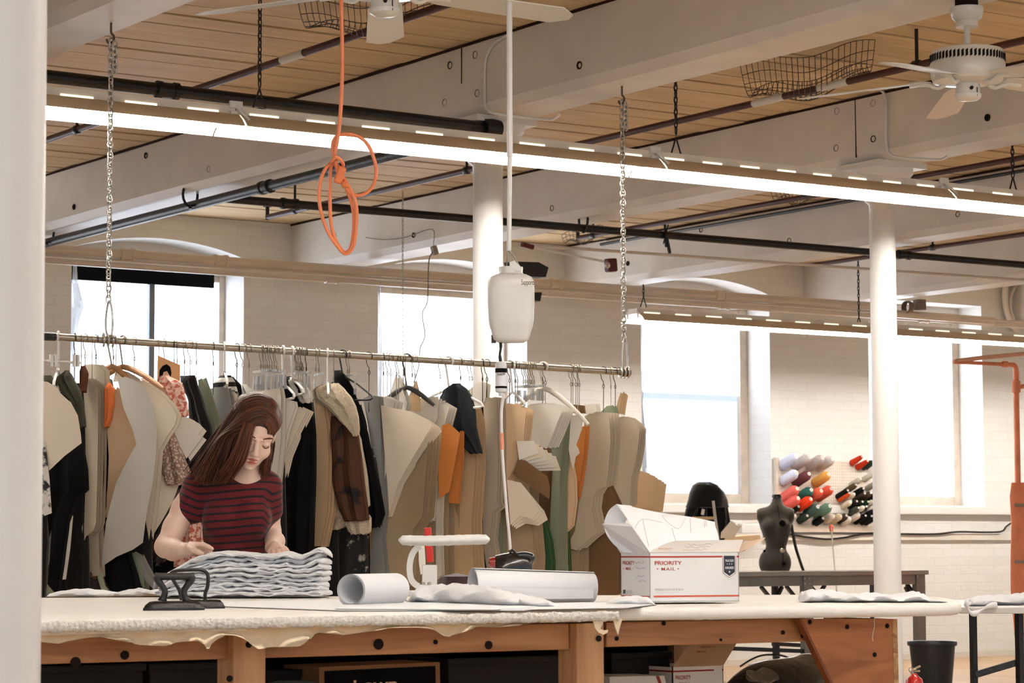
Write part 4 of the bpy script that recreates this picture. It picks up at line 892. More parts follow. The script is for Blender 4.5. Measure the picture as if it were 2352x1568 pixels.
for k in range(6):
    cards(1196, [(1186+k*9, 1012+k*6), (1226+k*10, 1012+k*7), (1238+k*10, 1040+k*8), (1192+k*8, 1056+k*5)], 42, K_cream if k % 2 else K_white, 'cream step in the fanned paper cluster hanging mid rack', 1, fwd=.20-.014*k, bend=.006)['group'] = 'fanned paper cluster'
cards(1190, [(1187, 1057), (1204, 1056), (1257, 1094), (1263, 1120), (1261, 1146), (1215, 1115), (1176, 1088)], 42, K_brown, 'brown card strap hanging diagonally mid rack', 1, fwd=.21)
for k in range(4):
    cards(1185, [(1163+k*7, 1101+k*8), (1196+k*5, 1108+k*6), (1226+k*8, 1146+k*9), (1240+k*6, 1172+k*7), (1222+k*5, 1192+k*5), (1195+k*4, 1184+k*6), (1172+k*4, 1206+k*3)], 44, K_cream, 'cream curved step in the lower fanned paper cluster', 1, fwd=.22-.01*k, bend=.008)['group'] = 'lower fanned paper cluster'
cards(1165, [(1158, 1150), (1180, 1190), (1220, 1195), (1228, 1280), (1225, 1335), (1160, 1335), (1150, 1240)], 56, K_drab, 'drab card hanging low behind the thin hose', 5, step=(.010, 0, 0), fwd=.02)
cards(1140, [(1126, 1200), (1136, 1180), (1146, 1200), (1150, 1335), (1128, 1335)], 60, K_sage, 'dark sage card edge left of the hose', 4, step=(.007, 0, 0), fwd=.0)
cards(1293, [(1292, 1027), (1306, 1036), (1318, 1100), (1320, 1153), (1313, 1208), (1294, 1226), (1290, 1120)], 56, K_peach, 'rounded peach card right of the green card', 2, fwd=.10, bend=.014, step=(.008, 0, 0))
cards(1312, [(1298, 1027), (1310, 990), (1344, 976), (1340, 1030), (1330, 1100), (1320, 1150), (1306, 1110)], 56, K_orange, 'orange card behind the small printed papers', 2, fwd=.05)
for (pl, lb) in (([(1307, 955), (1339, 951), (1336, 985), (1322, 1024), (1308, 1015)], 'white printed paper pinned right of the cream hanger'), ([(1298, 990), (1310, 1000), (1328, 1030), (1331, 1040), (1322, 1048), (1316, 1079), (1310, 1060)], 'torn white paper below the printed paper')):
    cards(1306, pl, 46, K_white, lb, 1, fwd=.15, bend=.01, name='paper_note')
cards(1345, [(1340, 955), (1352, 949), (1398, 953), (1402, 1005), (1398, 1060), (1392, 1116), (1372, 1124), (1362, 1140), (1358, 1170), (1366, 1205), (1373, 1223), (1350, 1240), (1324, 1264), (1300, 1256), (1318, 1219), (1327, 1153), (1331, 1042)], 54, K_taupe, 'grey beige bodice card with a scooped side', 4, step=(.012, .0, .002), fwd=.10, bend=.02)
cards(1395, [(1405, 960), (1425, 957), (1442, 961), (1460, 975), (1468, 986), (1464, 1030), (1458, 1065), (1447, 1100), (1446, 1160), (1412, 1158), (1394, 1097), (1398, 1005)], 54, K_taupe, 'beige card with a rounded shoulder at the right end of the rack', 4, step=(.008, .0, 0), fwd=.06, bend=.022)
cards(1372, [(1380, 1128), (1396, 1110), (1420, 1157), (1424, 1250), (1420, 1360), (1396, 1372), (1305, 1372), (1298, 1250), (1340, 1240), (1366, 1200)], 52, K_brown, 'large brown kraft sheet hanging low at the right', 2, fwd=.03, bend=.02)
cards(1412, [(1412, 1255), (1428, 1262), (1430, 1385), (1396, 1385)], 52, K_drab, 'drab card corner just left of the mail box', 1, fwd=.1)
cards(1425, [(1450, 1085), (1462, 1079), (1492, 1087), (1494, 1094), (1508, 1097), (1500, 1160), (1470, 1168), (1446, 1160)], 44, K_tan, 'tan card projecting right over the mail box', 5, step=(.010, .0, -.004), fwd=.04, bend=.01)
cards(1405, [(1410, 947), (1418, 918), (1425, 900), (1430, 906), (1426, 925), (1422, 950)], 50, K_tan, 'small curled tan card standing up near the right chain', 3, fwd=-.02, step=(.01, 0, 0), bend=.02)
cards(1375, [(1375, 948), (1392, 932), (1408, 930), (1412, 950)], 50, K_sage, 'sage card top near the right end', 2, fwd=-.04)
cards(1318, [(1311, 928), (1342, 931), (1344, 949), (1312, 948)], 48, K_brown, 'small brown block of card above the bodice stack', 1, fwd=-.03, thick=.02)
cards(1345, [(1340, 928), (1368, 928), (1372, 950), (1343, 950)], 48, K_white, 'white card top above the bodice stack', 2, fwd=-.04)
cards(1262, [(1258, 940), (1276, 928), (1296, 932), (1300, 950)], 50, K_sage, 'pale green card top under the cream hanger', 1, fwd=-.03)
# low curved pieces under the large grey sheet
cards(290, [(281, 1278), (300, 1268), (314, 1276), (326, 1300), (332, 1358), (300, 1360), (284, 1320)], 52, K_sage, 'rounded sage card below the large grey sheet', 2, fwd=.04, bend=.02)
cards(315, [(316, 1270), (326, 1290), (342, 1320), (356, 1338), (350, 1352), (330, 1330), (314, 1290)], 52, K_slate, 'curved narrow grey card below the large grey sheet', 2, fwd=.10)
cards(232, [(222, 1325), (232, 1310), (240, 1345), (256, 1364), (244, 1368), (230, 1352)], 52, K_sage, 'curved green card tip low at the left', 1, fwd=.1)
cards(96, [(84, 1320), (94, 1340), (112, 1362), (122, 1366), (104, 1366), (86, 1350)], 52, K_sage, 'curved pale card tip at the lower left corner of the rack', 2, fwd=.2)
garment(220, [(1300, 200, 232), (1330, 175, 240), (1375, 165, 260)], 52, C_flower2, 'dark brown cloth at the bottom of the left stack', fwd=-.02)
# dense dark clothes further back along the rail that close the gaps
for i, (px, w, y0) in enumerate([(110, 40, 900), (165, 40, 900), (240, 44, 960), (300, 50, 1000), (395, 50, 960), (470, 54, 960), (540, 50, 960), (610, 50, 960), (665, 44, 950), (735, 44, 940), (810, 40, 950)]):
    garment(px+6, [(y0-20, px-w*.5, px+w*.5), (y0+30, px-w*.8, px+w*.8), (1150, px-w*.9, px+w*.9), (1380, px-w, px+w)], 66, C_blk2 if i % 2 else C_black, 'dark garment hanging deep behind the front pieces of the rack', fwd=-.12, dmax=.06, name='dark_garment').__setitem__('group', 'dark garments deep in the rack')
for i, (px, w, y0) in enumerate([(880, 34, 950), (940, 36, 980), (1000, 30, 990), (1062, 34, 990), (1120, 30, 990), (1180, 34, 990), (1240, 34, 1000), (1300, 30, 1020), (1352, 34, 1060)]):
    cards(px+8, [(px-w, y0), (px+w, y0), (px+w, 1380), (px-w, 1380)], 66, K_drab if i % 3 else K_brown, 'plain drab card hanging deep behind the front pieces of the rack', 3, step=(.018, 0, 0), fwd=-.10, group='drab cards deep in the rack')
# ================================================================== THE BIG CUTTING TABLE
ZT = .845
M_pine_shaded = wood_mat('pine', (150, 100, 60), (186, 134, 88), .5, (1.2, 16, 16), 1.4)  # rail pine coloured darker for the shade under the hanging muslin
M_pinev = wood_mat('pine_upright', (178, 130, 88), (206, 160, 116), .5, (14, 14, 1.2), 1.4)
M_ply = wood_mat('plywood_face', (150, 88, 44), (192, 126, 74), .4, (1.2, 6, 6), 1.6)
M_plyedge = wood_mat('plywood_edge', (206, 170, 120), (150, 104, 66), .6, (1, 1, 1), 30.)
M_muslin = mat('muslin', (226, 206, 176), .95, var=.06, scale=9., bump=.35, bscale=30.)
M_pad = mat('padded_top', (238, 233, 225), .85, var=.035, scale=6., bump=.25, bscale=50.)
M_paper = mat('white_paper', (240, 240, 242), .6, var=.015)
M_cloth = mat('white_shirt_cloth', (240, 240, 242), .9, var=.03, scale=20., bump=.25, bscale=40.)
fr = [(-260, 1434), (94, 1424), (700, 1412), (1400, 1396), (2050, 1388)]
bk = [(-260, 1374), (90, 1372), (700, 1369), (1100, 1367), (1500, 1366), (1880, 1365), (2060, 1366), (2130, 1368), (2170, 1370.5), (2193, 1374), (2206, 1379), (2205, 1383), (2190, 1385.5), (2150, 1386.6), (2100, 1387.3)]
outline = [at(x, y, Z=ZT) for x, y in fr]+[at(x, y, Z=ZT) for x, y in bk[::-1]]
out2 = outline
tab = thing('cutting_table', 'long padded cutting table with rounded right end on a pine frame', 'table', (4.0, 6.2, 0))
def pad_mesh(poly, z1, th, rnd=.012):
    m = MB(); n = len(poly); c = sum((Vector(p) for p in poly), Vector())/n; R = []
    prof = [(0.022, 0), (.006, -.003), (0, -.010), (0, -th+.008), (.008, -th), (.03, -th)]
    for ins, dz in prof:
        ring = []
        for i, p in enumerate(poly):
            a = Vector(poly[i-1]); b = Vector(poly[(i+1) % n]); t = (b-a).normalized(); nn = Vector((t.y, -t.x, 0))
            if nn.dot(Vector(p)-c) < 0: nn = -nn
            q = Vector(p)-nn*ins; q.z = z1+dz; ring.append(q)
        R.append(ring)
    return m.rings(R)
def densify(P, k=10, closed=True):
    O = []; n = len(P)
    for i in range(n if closed else n-1):
        a, b = Vector(P[i]), Vector(P[(i+1) % n]); kk = max(1, int((b-a).length/.06)); O += [a.lerp(b, j/kk) for j in range(kk)]
    return O
dp = densify(outline)
for i, p in enumerate(dp): p.y += .003*math.sin(p.x*13)+.002*math.sin(p.x*31)
m = pad_mesh(dp, ZT, .034); m.build('padded_top', M_pad, tab, ang=60)
fl, frp = at(94, 1424, Z=ZT), at(2050, 1388, Z=ZT)
def front(px, dy=0.):        # point on the front edge
    d = ray(px, 1450 if dy else 1400); a = fl+Vector((0, dy, 0)); b = frp+Vector((0, dy, 0))
    # intersect in plan
    t = (a.y*d[0]-a.x*d[1])/((b.x-a.x)*d[1]-(b.y-a.y)*d[0]); return a.lerp(b, t)
# apron boards, posts, lower rails
def front_board(px0, px1, z0, z1, dy, th, mtl, name):
    a, b = front(px0, dy), front(px1, dy); n = Vector((-(b-a).y, (b-a).x, 0)).normalized()*th
    return MB().prism([(a.x, a.y, z0), (b.x, b.y, z0), (b.x, b.y, z1), (a.x, a.y, z1)], n).build(name, mtl, tab, smooth=False, bevel=.003)
ap = lambda px, y, dy=.20: at_plane(px, y, front(px, dy), (0, 1, 0)).z
za = ap(600, 1511); front_board(-250, 1308, za, .806, .20, .04, M_pine_shaded, 'front_rail'); front_board(1393, 1850, ap(1600, 1480), .806, .20, .04, M_pine_shaded, 'front_rail')
for px in (537, 1325):
    a = front(px, .17); MB().box((a.x, a.y, 0), (a.x+.089, a.y+.089, .806)).build('leg', M_pinev, tab, smooth=False, bevel=.004)
for px in (-100,): a = front(px, .17); MB().box((a.x, a.y, 0), (a.x+.089, a.y+.089, .806)).build('leg', M_pinev, tab, smooth=False, bevel=.004)
# knots and bolts in the rails
for px, y, r in ((287, 1504, .011), (174, 1521, .013), (870, 1479, .014), (1123, 1481, .011), (1001, 1474, .006), (1799, 1452, .006), (1417, 1466, .006), (1525, 1431, .006), (1844, 1460, .006), (1656, 1469, .004)):
    p = at_plane(px, y, front(px, .197), (0, 1, 0)); MB().lathe([(0, -.002), (r*.5, -.0025), (r, -.001), (r, .002)], p, (0, 1, 0), 12).build('knot', M_dark, tab)
p = front(570, .165); 
for px, y in ((572, 1480), (528, 1558), (1376, 1466)):
    q = at_plane(px, y, front(px, .168), (0, 1, 0)); MB().lathe([(0, -.002), (.008, -.001), (.008, .003)], q, (0, 1, 0), 10).build('knot', M_dark, tab)
# plywood brace panel at the right end
a = front(1840, .16); Yp = a.y; P = [at(x, y, Y=Yp) for x, y in ((1838, 1421), (2050, 1421), (2056, 1640), (1944, 1640))]
for q in P: q.z = min(q.z, .806)
MB().prism(P, (0, .02, 0)).build('plywood_panel', M_ply, tab, smooth=False)
P = [at(x, y, Y=Yp-.001) for x, y in ((1836, 1421), (1842, 1421), (1949, 1640), (1942, 1640))]
for q in P: q.z = min(q.z, .806)
MB().prism(P, (0, .022, 0)).build('panel_edge', mat('ply_edge_red', (128, 70, 36), .5), tab, smooth=False)
P = [at(x, y, Y=Yp-.001) for x, y in ((2050, 1421), (2061, 1421), (2066, 1640), (2056, 1640))]
for q in P: q.z = min(q.z, .806)
MB().prism(P, (0, .30, 0)).build('end_panel', M_plyedge, tab, smooth=False)
for px, y in ((1946, 1439), (2038, 1437), (2009, 1503), (1860, 1428)):
    MB().lathe([(0, -.002), (.007, -.001), (.007, .002)], at(px, y, Y=Yp-.001), (0, 1, 0), 10).build('screw', M_dark, tab)
MB().tube(smooth_path([at(x, y, Y=Yp-.02) for x, y in ((2008, 1420), (2008, 1440), (2004, 1460), (2005, 1472))]), .0009, 4).build('loose_thread', M_cloth, tab)
# back legs and back rail keep the top up on its far side
b0, b1 = at(90, 1372, Z=ZT), at(1500, 1366, Z=ZT)
for t in (.04, .5, .96):
    q = b0.lerp(b1, t); MB().box((q.x, q.y-.25, 0), (q.x+.089, q.y-.161, .80)).build('leg', M_pinev, tab, smooth=False)
q0, q1 = b0.lerp(b1, 0), b0.lerp(b1, 1); MB().bar((q0.x, q0.y-.18, .76), (q1.x, q1.y-.18, .76), .04, .09).build('back_rail', M_pine_shaded, tab, smooth=False)
# muslin hanging from the padded edge
hem = [(60, 1466), (110, 1474), (150, 1478), (200, 1466), (240, 1462), (290, 1472), (340, 1481), (380, 1482), (430, 1474), (455, 1470), (470, 1480), (479, 1494), (487, 1478), (500, 1466), (520, 1457), (545, 1458), (580, 1472), (606, 1490), (640, 1486), (690, 1483), (720, 1464), (732, 1468), (745, 1452), (800, 1458), (850, 1452), (900, 1441), (960, 1440), (1005, 1446), (1030, 1460), (1052, 1462), (1075, 1450), (1090, 1438), (1150, 1440), (1230, 1431), (1300, 1426)]
m = MB(); R1 = []; V = []
def hemy(x):
    for (a, b), (c, d) in zip(hem[:-1], hem[1:]):
        if a <= x <= c: return b+(d-b)*(x-a)/(c-a)
    return hem[-1][1]
cols = 200; rows = 7
for i in range(cols+1):
    px = 60+(1300-60)*i/cols; p0 = front(px, 0.006); zt = ZT-.026; zb = at_plane(px, hemy(px), front(px, .03), (0, 1, 0)).z
    for j in range(rows+1):
        t = j/rows; z = zt+(zb-zt)*t; fo = (.006+.014*t)*math.sin(px*.045+math.sin(px*.017)*2)+.006*t*math.sin(px*.12)
        V.append(Vector((p0.x, p0.y+.012+fo*t+.018*math.sin(PI*t*.9), z)))
F1 = [(i*(rows+1)+j, (i+1)*(rows+1)+j, (i+1)*(rows+1)+j+1, i*(rows+1)+j+1) for i in range(cols) for j in range(rows)]
m.add(V, F1); m.add([v+Vector((0, .0016, 0)) for v in V], F1); m.build('hanging_muslin', M_muslin, tab, ang=80)
# wrinkled raw edge of the padding
m = MB(); R = []
for i in range(420):
    px = 40+(1420-40)*i/419; p = front(px, -.004); th = .0125+.0012*math.sin(px*.11)+.0008*math.sin(px*.43+1)
    c = Vector((p.x, p.y+.002*math.sin(px*.5), ZT-.016)); R.append([c+Vector((0, -math.sin(a)*(.006+.0006*math.sin(px*.6+a*2)), math.cos(a)*th)) for a in [2*PI*k/10 for k in range(10)]])
m.rings(R).build('padding_edge', mat('worn_edge', (222, 216, 206), .95, var=.10, scale=60., bump=.8, bscale=120.), tab, ang=80)
for P in ([(1362, 1420), (1388, 1420), (1384, 1434), (1379, 1444), (1388, 1447), (1397, 1446), (1396, 1452), (1387, 1457), (1374, 1452), (1366, 1440)], [(1408, 1420), (1430, 1420), (1424, 1440), (1420, 1458), (1414, 1442)]):
    A_ = front(P[0][0], -.004); A = [at_plane(x, y, A_, (0, 1, 0)) for x, y in P]; MB().prism(A, (0, .003, 0)).build('muslin_tail', M_muslin, tab, smooth=False)

# ---- things on the table -------------------------------------------------
def tab_pt(x, y, z=0.): p = at(x, y, Z=ZT); p.z += z; return p
fwd2 = Vector((math.sin(math.radians(33.9)), math.cos(math.radians(33.9)), 0)); rt2 = Vector((math.cos(math.radians(33.9)), -math.sin(math.radians(33.9)), 0))
def flat_iron(pxl, pxr, ybase, label, s, yaw, strap=None):
    c = tab_pt((pxl+pxr)/2, ybase); o = thing('flat_iron', label, 'iron', c); u = Vector((math.cos(yaw), math.sin(yaw), 0)); v = Vector((-u.y, u.x, 0)); Lh = s/2
    def L(a, b, z): return c+u*a+v*b+Vector((0, 0, z))
    def Lz(x, y): return at(x, y, D=(c-Vector(CAM)).dot(Vector(CF)))
    def sole(k, z):
        P = []
        for t in [i/12 for i in range(13)]:
            x = -Lh+2*Lh*t; w = .042*min(1, (1-t)*1.9+.0)**.6*(1 if t > .02 else .9)*k; P.append((x*k, w))
        return [L(x, w, z) for x, w in P]+[L(x, -w, z) for x, w in P[::-1]]
    MB().rings([sole(1, 0), sole(1.0, .006), sole(.97, .008), sole(.93, .014), sole(.80, .023), sole(.6, .025)]).build('base', M_black, o, ang=50)
    Ht = .088
    if strap:
        MB().tube(smooth_path([Lz(x, y) for x, y in strap], 4), .0052, 8).build('strap_handle', M_black, o); return o
    for sx in (-1, 1):
        P = [L(sx*.034, 0, .022), L(sx*.028, 0, .034), L(sx*.025, 0, .050), L(sx*.034, 0, .066), L(sx*.043, 0, Ht-.01), L(sx*.044, 0, Ht)]
        MB().tube(smooth_path(P, 4), [.013]+[.011]*3+[.0085]*9+[.0095]*4+[.011]*3+[.011], 12).build('handle_post', M_black, o)
    MB().lathe([(0, -.052), (.0095, -.052), (.0105, -.048), (.0095, -.04), (.0095, .04), (.0105, .048), (.0095, .052), (0, .052)], L(0, 0, Ht), u, 16).build('handle_grip', mat('iron_grip', (34, 32, 30), .5), o)
    return o
flat_iron(343, 458, 1401, 'black cast iron flat iron with an open handle standing on the table edge', .158, math.radians(-30))
o = flat_iron(425, 500, 1397, 'second black flat iron just behind the first, with a thin strap handle', .13, math.radians(-40), [(418, 1384), (412, 1356), (400, 1335), (392, 1318), (408, 1310), (440, 1308), (464, 1309), (477, 1320), (477, 1345), (471, 1365), (474, 1384)])
# pile of white shirts ------------------------------------------------------
def prof(pts, x):
    if x <= pts[0][0]: return pts[0][1]
    for (a, b), (c, d) in zip(pts[:-1], pts[1:]):
        if x <= c: return b+(d-b)*(x-a)/(c-a)
    return pts[-1][1]
Hp = [(345, 1356), (362, 1338), (385, 1322), (420, 1302), (450, 1284), (490, 1270), (530, 1266), (560, 1269), (600, 1273), (640, 1272), (665, 1266), (685, 1274), (700, 1276), (722, 1266), (738, 1258), (750, 1262), (765, 1272)]
Dp = 8.15; NL = 9; base_y = 1368
def pile_pt(px, py, d): return at(px, py, D=Dp+d)
for k in range(NL):
    x0 = 350+RN.uniform(0, 14)+(NL-k)*1.; x1 = 757+RN.uniform(-8, 8); R = []; ns = 60; ph = RN.uniform(0, 6); dd = .15+RN.uniform(-.02, .015)
    for i in range(ns+1):
        t = i/ns; px = x0+(x1-x0)*t; h = base_y-prof(Hp, px); wv = 2.6*math.sin(px*.035+k*.5)+2.0*math.sin(px*.083+k*.8)+1.3*math.sin(px*.19+ph*3)+.9*math.sin(px*.37+ph)
        amp = min(1, h/60)*(.5 if k in (0,) else 1); ya = base_y-h*k/NL+(wv*amp if k else 0); yb = base_y-h*(k+1)/NL+wv*amp*(0.3 if k == NL-1 else 1)+RN.uniform(-.4, .4)
        z0 = pile_pt(px, ya, 0).z; z1 = pile_pt(px, yb, 0).z; c = pile_pt(px, (ya+yb)/2, .17); zc = (z0+z1)/2; hh = max(.004, (z1-z0)/2*1.45)
        e = min(1, math.sqrt(max(.02, t*(1-t)*4*6))) ; hh *= .45+.55*e; ring = []
        for q in range(20):
            a = 2*PI*q/20; ca, sa = math.cos(a), math.sin(a); f = 1+.06*math.sin(px*.11+a*3+ph)
            ring.append(Vector((c.x, c.y, 0))+fwd2*(-math.copysign(abs(ca)**.7, ca)*dd*e*f)+Vector((0, 0, max(ZT+.0005, zc+math.copysign(abs(sa)**.8, sa)*hh))))
        R.append(ring)
    m = MB().rings(R)
    # a folded hem bulging at the front of the layer
    P = []; 
    for i in range(0, ns+1, 2):
        px = x0+(x1-x0)*(i/ns); h = base_y-prof(Hp, px); y = base_y-h*(k+.5)/NL+2.5*math.sin(px*.05+ph*1.7)+1.5*math.sin(px*.13+ph); p = pile_pt(px, y, .17)-fwd2*(dd+.004*math.sin(px*.09+ph)); p.z = max(p.z, ZT+.006); P.append(p)
    oo = m.build('folded_shirt', M_cloth, None, ['white shirt lying at the very bottom of the folded pile', 'white folded shirt second from the bottom of the pile', 'white folded shirt third from the bottom of the pile', 'white folded shirt fourth from the bottom of the pile', 'white folded shirt in the middle of the pile', 'white folded shirt just above the middle of the pile', 'white folded shirt third from the top of the pile', 'white folded shirt second from the top of the pile', 'white folded shirt on the very top of the pile under the hand'][k], 'shirt', 'pile of folded white shirts', ang=70)
    MB().tube(P[2:-1], [.0035+.0015*math.sin(i*.9+ph) for i in range(len(P[2:-1]))], 8).build('rolled_hem', M_cloth, oo)
# loops and crumples on the front and right of the pile
def cloth_blob(name, pts, r, label, cat, group=None, seed=0, D=None):
    """crumpled flat cloth: stations (px, ylo, yhi) at table depth"""
    rr = np.random.RandomState(seed); R = []
    K = 5; S = []
    for i in range(len(pts)-1):
        for j in range(K): S.append([pts[i][c]+(pts[i+1][c]-pts[i][c])*j/K for c in range(3)])
    S.append(pts[-1]); ph = rr.uniform(0, 6, 6)
    for i, (px, ya, yb) in enumerate(S):
        if D is None: c = tab_pt(px, ya)
        else: c = at(px, ya, D=D); c.z = ZT if D else c.z
        dpt = (c-Vector(CAM)).dot(Vector(CF)); hh = max(.003, (ya-yb)*dpt/F0); ring = []; e = min(1, .25+min(i, len(S)-1-i)*.25)
        for q in range(18):
            a = 2*PI*q/18; ca, sa = math.cos(a), math.sin(a); rad = r*e*(1+.18*math.sin(px*.06+ph[0])+.1*math.sin(a*3+px*.1+ph[1]))
            z = max(0, .5+.5*math.copysign(abs(sa)**.9, sa))*hh*(1+.22*math.sin(ca*7+px*.08+ph[2])); ring.append(Vector((c.x, c.y, c.z+.0005))+fwd2*(r-ca*rad*1.)+Vector((0, 0, z*e)))
        R.append(ring)
    return tag(MB().rings(R).build(name, M_cloth, ang=80), label, cat, group)
cloth_blob('white_cloth', [(95, 1372, 1369), (120, 1372, 1361), (150, 1372, 1357), (180, 1372, 1355), (220, 1372, 1358), (260, 1371, 1362), (290, 1371, 1356), (310, 1371, 1353), (330, 1370, 1358), (360, 1370, 1356), (385, 1369, 1350)], .10, 'thin white cloth lying flat left of the shirt pile', 'cloth', seed=1)
cloth_blob('white_cloth', [(1848, 1384, 1378), (1858, 1384, 1362), (1876, 1384, 1358), (1890, 1384, 1360), (1915, 1384, 1358), (1950, 1384, 1366), (1985, 1384, 1368), (2010, 1384, 1364), (2060, 1384, 1370), (2090, 1384, 1366), (2110, 1384, 1362), (2128, 1384, 1364), (2140, 1384, 1376), (2188, 1384, 1380)], .11, 'rumpled white cloth on the rounded right end of the table', 'cloth', seed=3)
cloth_blob('white_cloth', [(930, 1388, 1372), (960, 1388, 1352), (1000, 1389, 1350), (1060, 1391, 1348), (1120, 1394, 1356), (1180, 1396, 1368), (1240, 1397, 1378), (1290, 1397, 1388)], .14, 'rumpled white cloth beneath the long paper roll', 'cloth', seed=5)
cloth_blob('white_cloth', [(1385, 1390, 1386), (1420, 1391, 1376), (1450, 1391, 1371), (1490, 1391, 1374), (1510, 1391, 1388)], .05, 'small crumpled clear wrapper in front of the mail box', 'wrapper', seed=6)
# flat paper sheets on the table
def sheet_flat(pts, dz, label, curl=0.):
    P = [tab_pt(x, y, dz) for x, y in pts]; c = sum(P, Vector())/len(P); n = len(P); m = MB().prism(P, (0, 0, .0016)); return m.build('paper_sheet', M_paper, None, label, 'paper', smooth=False)
sheet_flat([(490, 1384), (760, 1379), (960, 1385), (1330, 1394), (1200, 1404), (780, 1404), (500, 1394)], .002, 'large white paper sheet lying under the two paper rolls')
sheet_flat([(770, 1388), (1090, 1384), (1240, 1398), (1130, 1405), (770, 1403)], .005, 'white paper strip in front of the short paper roll')
sheet_flat([(1100, 1395), (1420, 1384), (1500, 1392), (1440, 1399), (1150, 1404)], .0035, 'flat white paper reaching toward the mail box')
# paper rolls
def paper_roll(p, q, r0_, r1_, turns, label, sc2=1.):
    a, b = Vector(p), Vector(q); ax = (b-a).normalized(); u = Vector((0, 0, 1)); u = (u-ax*u.dot(ax)).normalized(); v = ax.cross(u); V = []; n = 40; N = int(n*turns)
    for e in (a, b):
        for i in range(N+1):
            t = i/N; th = 2*PI*turns*t+PI*.9; r = (r0_+(r1_-r0_)*t)*(1 if e is a else sc2); V.append(e+u*math.cos(th)*r+v*math.sin(th)*r)
    m = MB(); F_ = [(i, i+1, N+1+i+1, N+1+i) for i in range(N)]; m.add(V, F_)
    V2 = []
    for e in (a, b):
        for i in range(N+1):
            t = i/N; th = 2*PI*turns*t+PI*.9; r = (r0_+(r1_-r0_)*t)*(1 if e is a else sc2)-.0007; V2.append(e+u*math.cos(th)*r+v*math.sin(th)*r)
    m.add(V2, F_)
    k = 2*(N+1)
    for off in (0, N+1): m.add([V[off+i] for i in range(N+1)]+[V2[off+i] for i in range(N+1)], [(i, i+1, N+1+i+1, N+1+i) for i in range(N)])
    o = tag(m.build('paper_roll', M_paper, ang=60), label, 'paper roll')
    return o
c0 = tab_pt(806, 1393); dd0 = (c0-Vector(CAM)).dot(Vector(CF)); rr0 = 38*dd0/F0
a = c0+Vector((0, 0, rr0)); yaw = math.radians(33.9-40); 
paper_roll(a, a+rt2*.112+fwd2*.24, rr0*.84, rr0, 3.2, 'short open paper roll with its hollow end facing left')
c1 = tab_pt(1086, 1387); d1 = (c1-Vector(CAM)).dot(Vector(CF)); r1x = 42*d1/F0; a = c1+Vector((0, 0, r1x)); e2 = tab_pt(1362, 1384); b = Vector((e2.x, e2.y, ZT+r1x*.86)); 
paper_roll(a, a.lerp(b, 1.0), r1x*.80, r1x*.99, 2.6, sc2=.86, label= 'long white paper roll lying across the table in front of the rack')
MB().prism([a+Vector((0, 0, -r1x*.0))-fwd2*(r1x*1.02), b-fwd2*(r1x*.87)+Vector((0, 0, .00)), b-fwd2*(r1x*.88)+Vector((0, 0, -r1x*.6)), a-fwd2*(r1x*.92)+Vector((0, 0, -r1x*.75))], fwd2*.0008).build('paper_flap', M_paper, None, 'loose outer flap of paper hanging on the front of the long roll', 'paper', smooth=False)
# sleeve board ----------------------------------------------------------------
M_enam = mat('white_casting', (236, 232, 226), .3, coat=.3, var=.02)
Ds = 7.75
def sb(x, y, d=0): return at(x, y, D=Ds+d)
o = thing('sleeve_board', 'white sleeve pressing board with padded arm on a curved stand', 'sleeve board', tab_pt(960, 1362))
R = []
for i in range(25):
    t = i/24; px = 916+(1125-916)*t; yc = 1240+1.5*math.sin(t*5); w = 12*(1-.85*max(0, (abs(t-.5)-.44)/.06)**2) if True else 0; hh = max(.004, w*Ds/F0); c = sb(px, yc)
    R.append([c+Vector((0, 0, math.sin(a_)*hh*(1+.05*math.sin(t*60))))-fwd2*(math.cos(a_)*(.05 if .03 < t < .97 else .03)) for a_ in [2*PI*q/18 for q in range(18)]])
MB().rings(R).build('padded_arm', mat('padded_cover', (240, 238, 234), .9, bump=.4, bscale=40.), o, ang=70)
P = [sb(x, y) for x, y in ((964, 1254), (952, 1264), (944, 1282), (941, 1305), (944, 1328), (952, 1340), (962, 1346))]; R = []
for i, p in enumerate(smooth_path(P, 5)):
    R.append(p)
m = MB(); PP = R
RR_ = []
for i, p in enumerate(PP):
    t = (PP[min(i+1, len(PP)-1)]-PP[max(i-1, 0)]).normalized(); s = t.cross(fwd2).normalized(); w = .009
    RR_.append([p+s*w-fwd2*.016, p-s*w-fwd2*.016, p-s*w+fwd2*.016, p+s*w+fwd2*.016])
m.rings(RR_).build('curved_stand', M_enam, o, ang=50)
b_ = tab_pt(985, 1352)
MB().obox(sb(975, 1362)+Vector((0, 0, 0)), rt2*.075, fwd2*.05, Vector((0, 0, .009))).build('base', M_enam, o, smooth=False, bevel=.004)
MB().obox(sb(987, 1322, .02), rt2*.023, fwd2*.018, Vector((0, 0, .034))).build('bracket', M_enam, o, smooth=False, bevel=.003)
for x in (972, 986): MB().lathe([(0, .01), (.006, .008), (.006, 0)], sb(x, 1343, -.02), (0, 0, 1), 10).build('bolt', M_steel, o)
tag(MB().prism([sb(x, y, .35) for x, y in ((974, 1212), (990, 1210), (993, 1250), (996, 1290), (981, 1292), (976, 1250))], fwd2*.03).build('red_clamp', mat('red_plastic', (196, 34, 24), .35, coat=.3), bevel=.004), 'bright red handle behind the sleeve board', 'handle')
tag(MB().prism([sb(x, y, .6) for x, y in ((961, 1255), (975, 1250), (978, 1308), (966, 1320), (962, 1290))], fwd2*.004).build('paper_tag', K_white), 'small cream paper hanging behind the curved stand', 'paper')
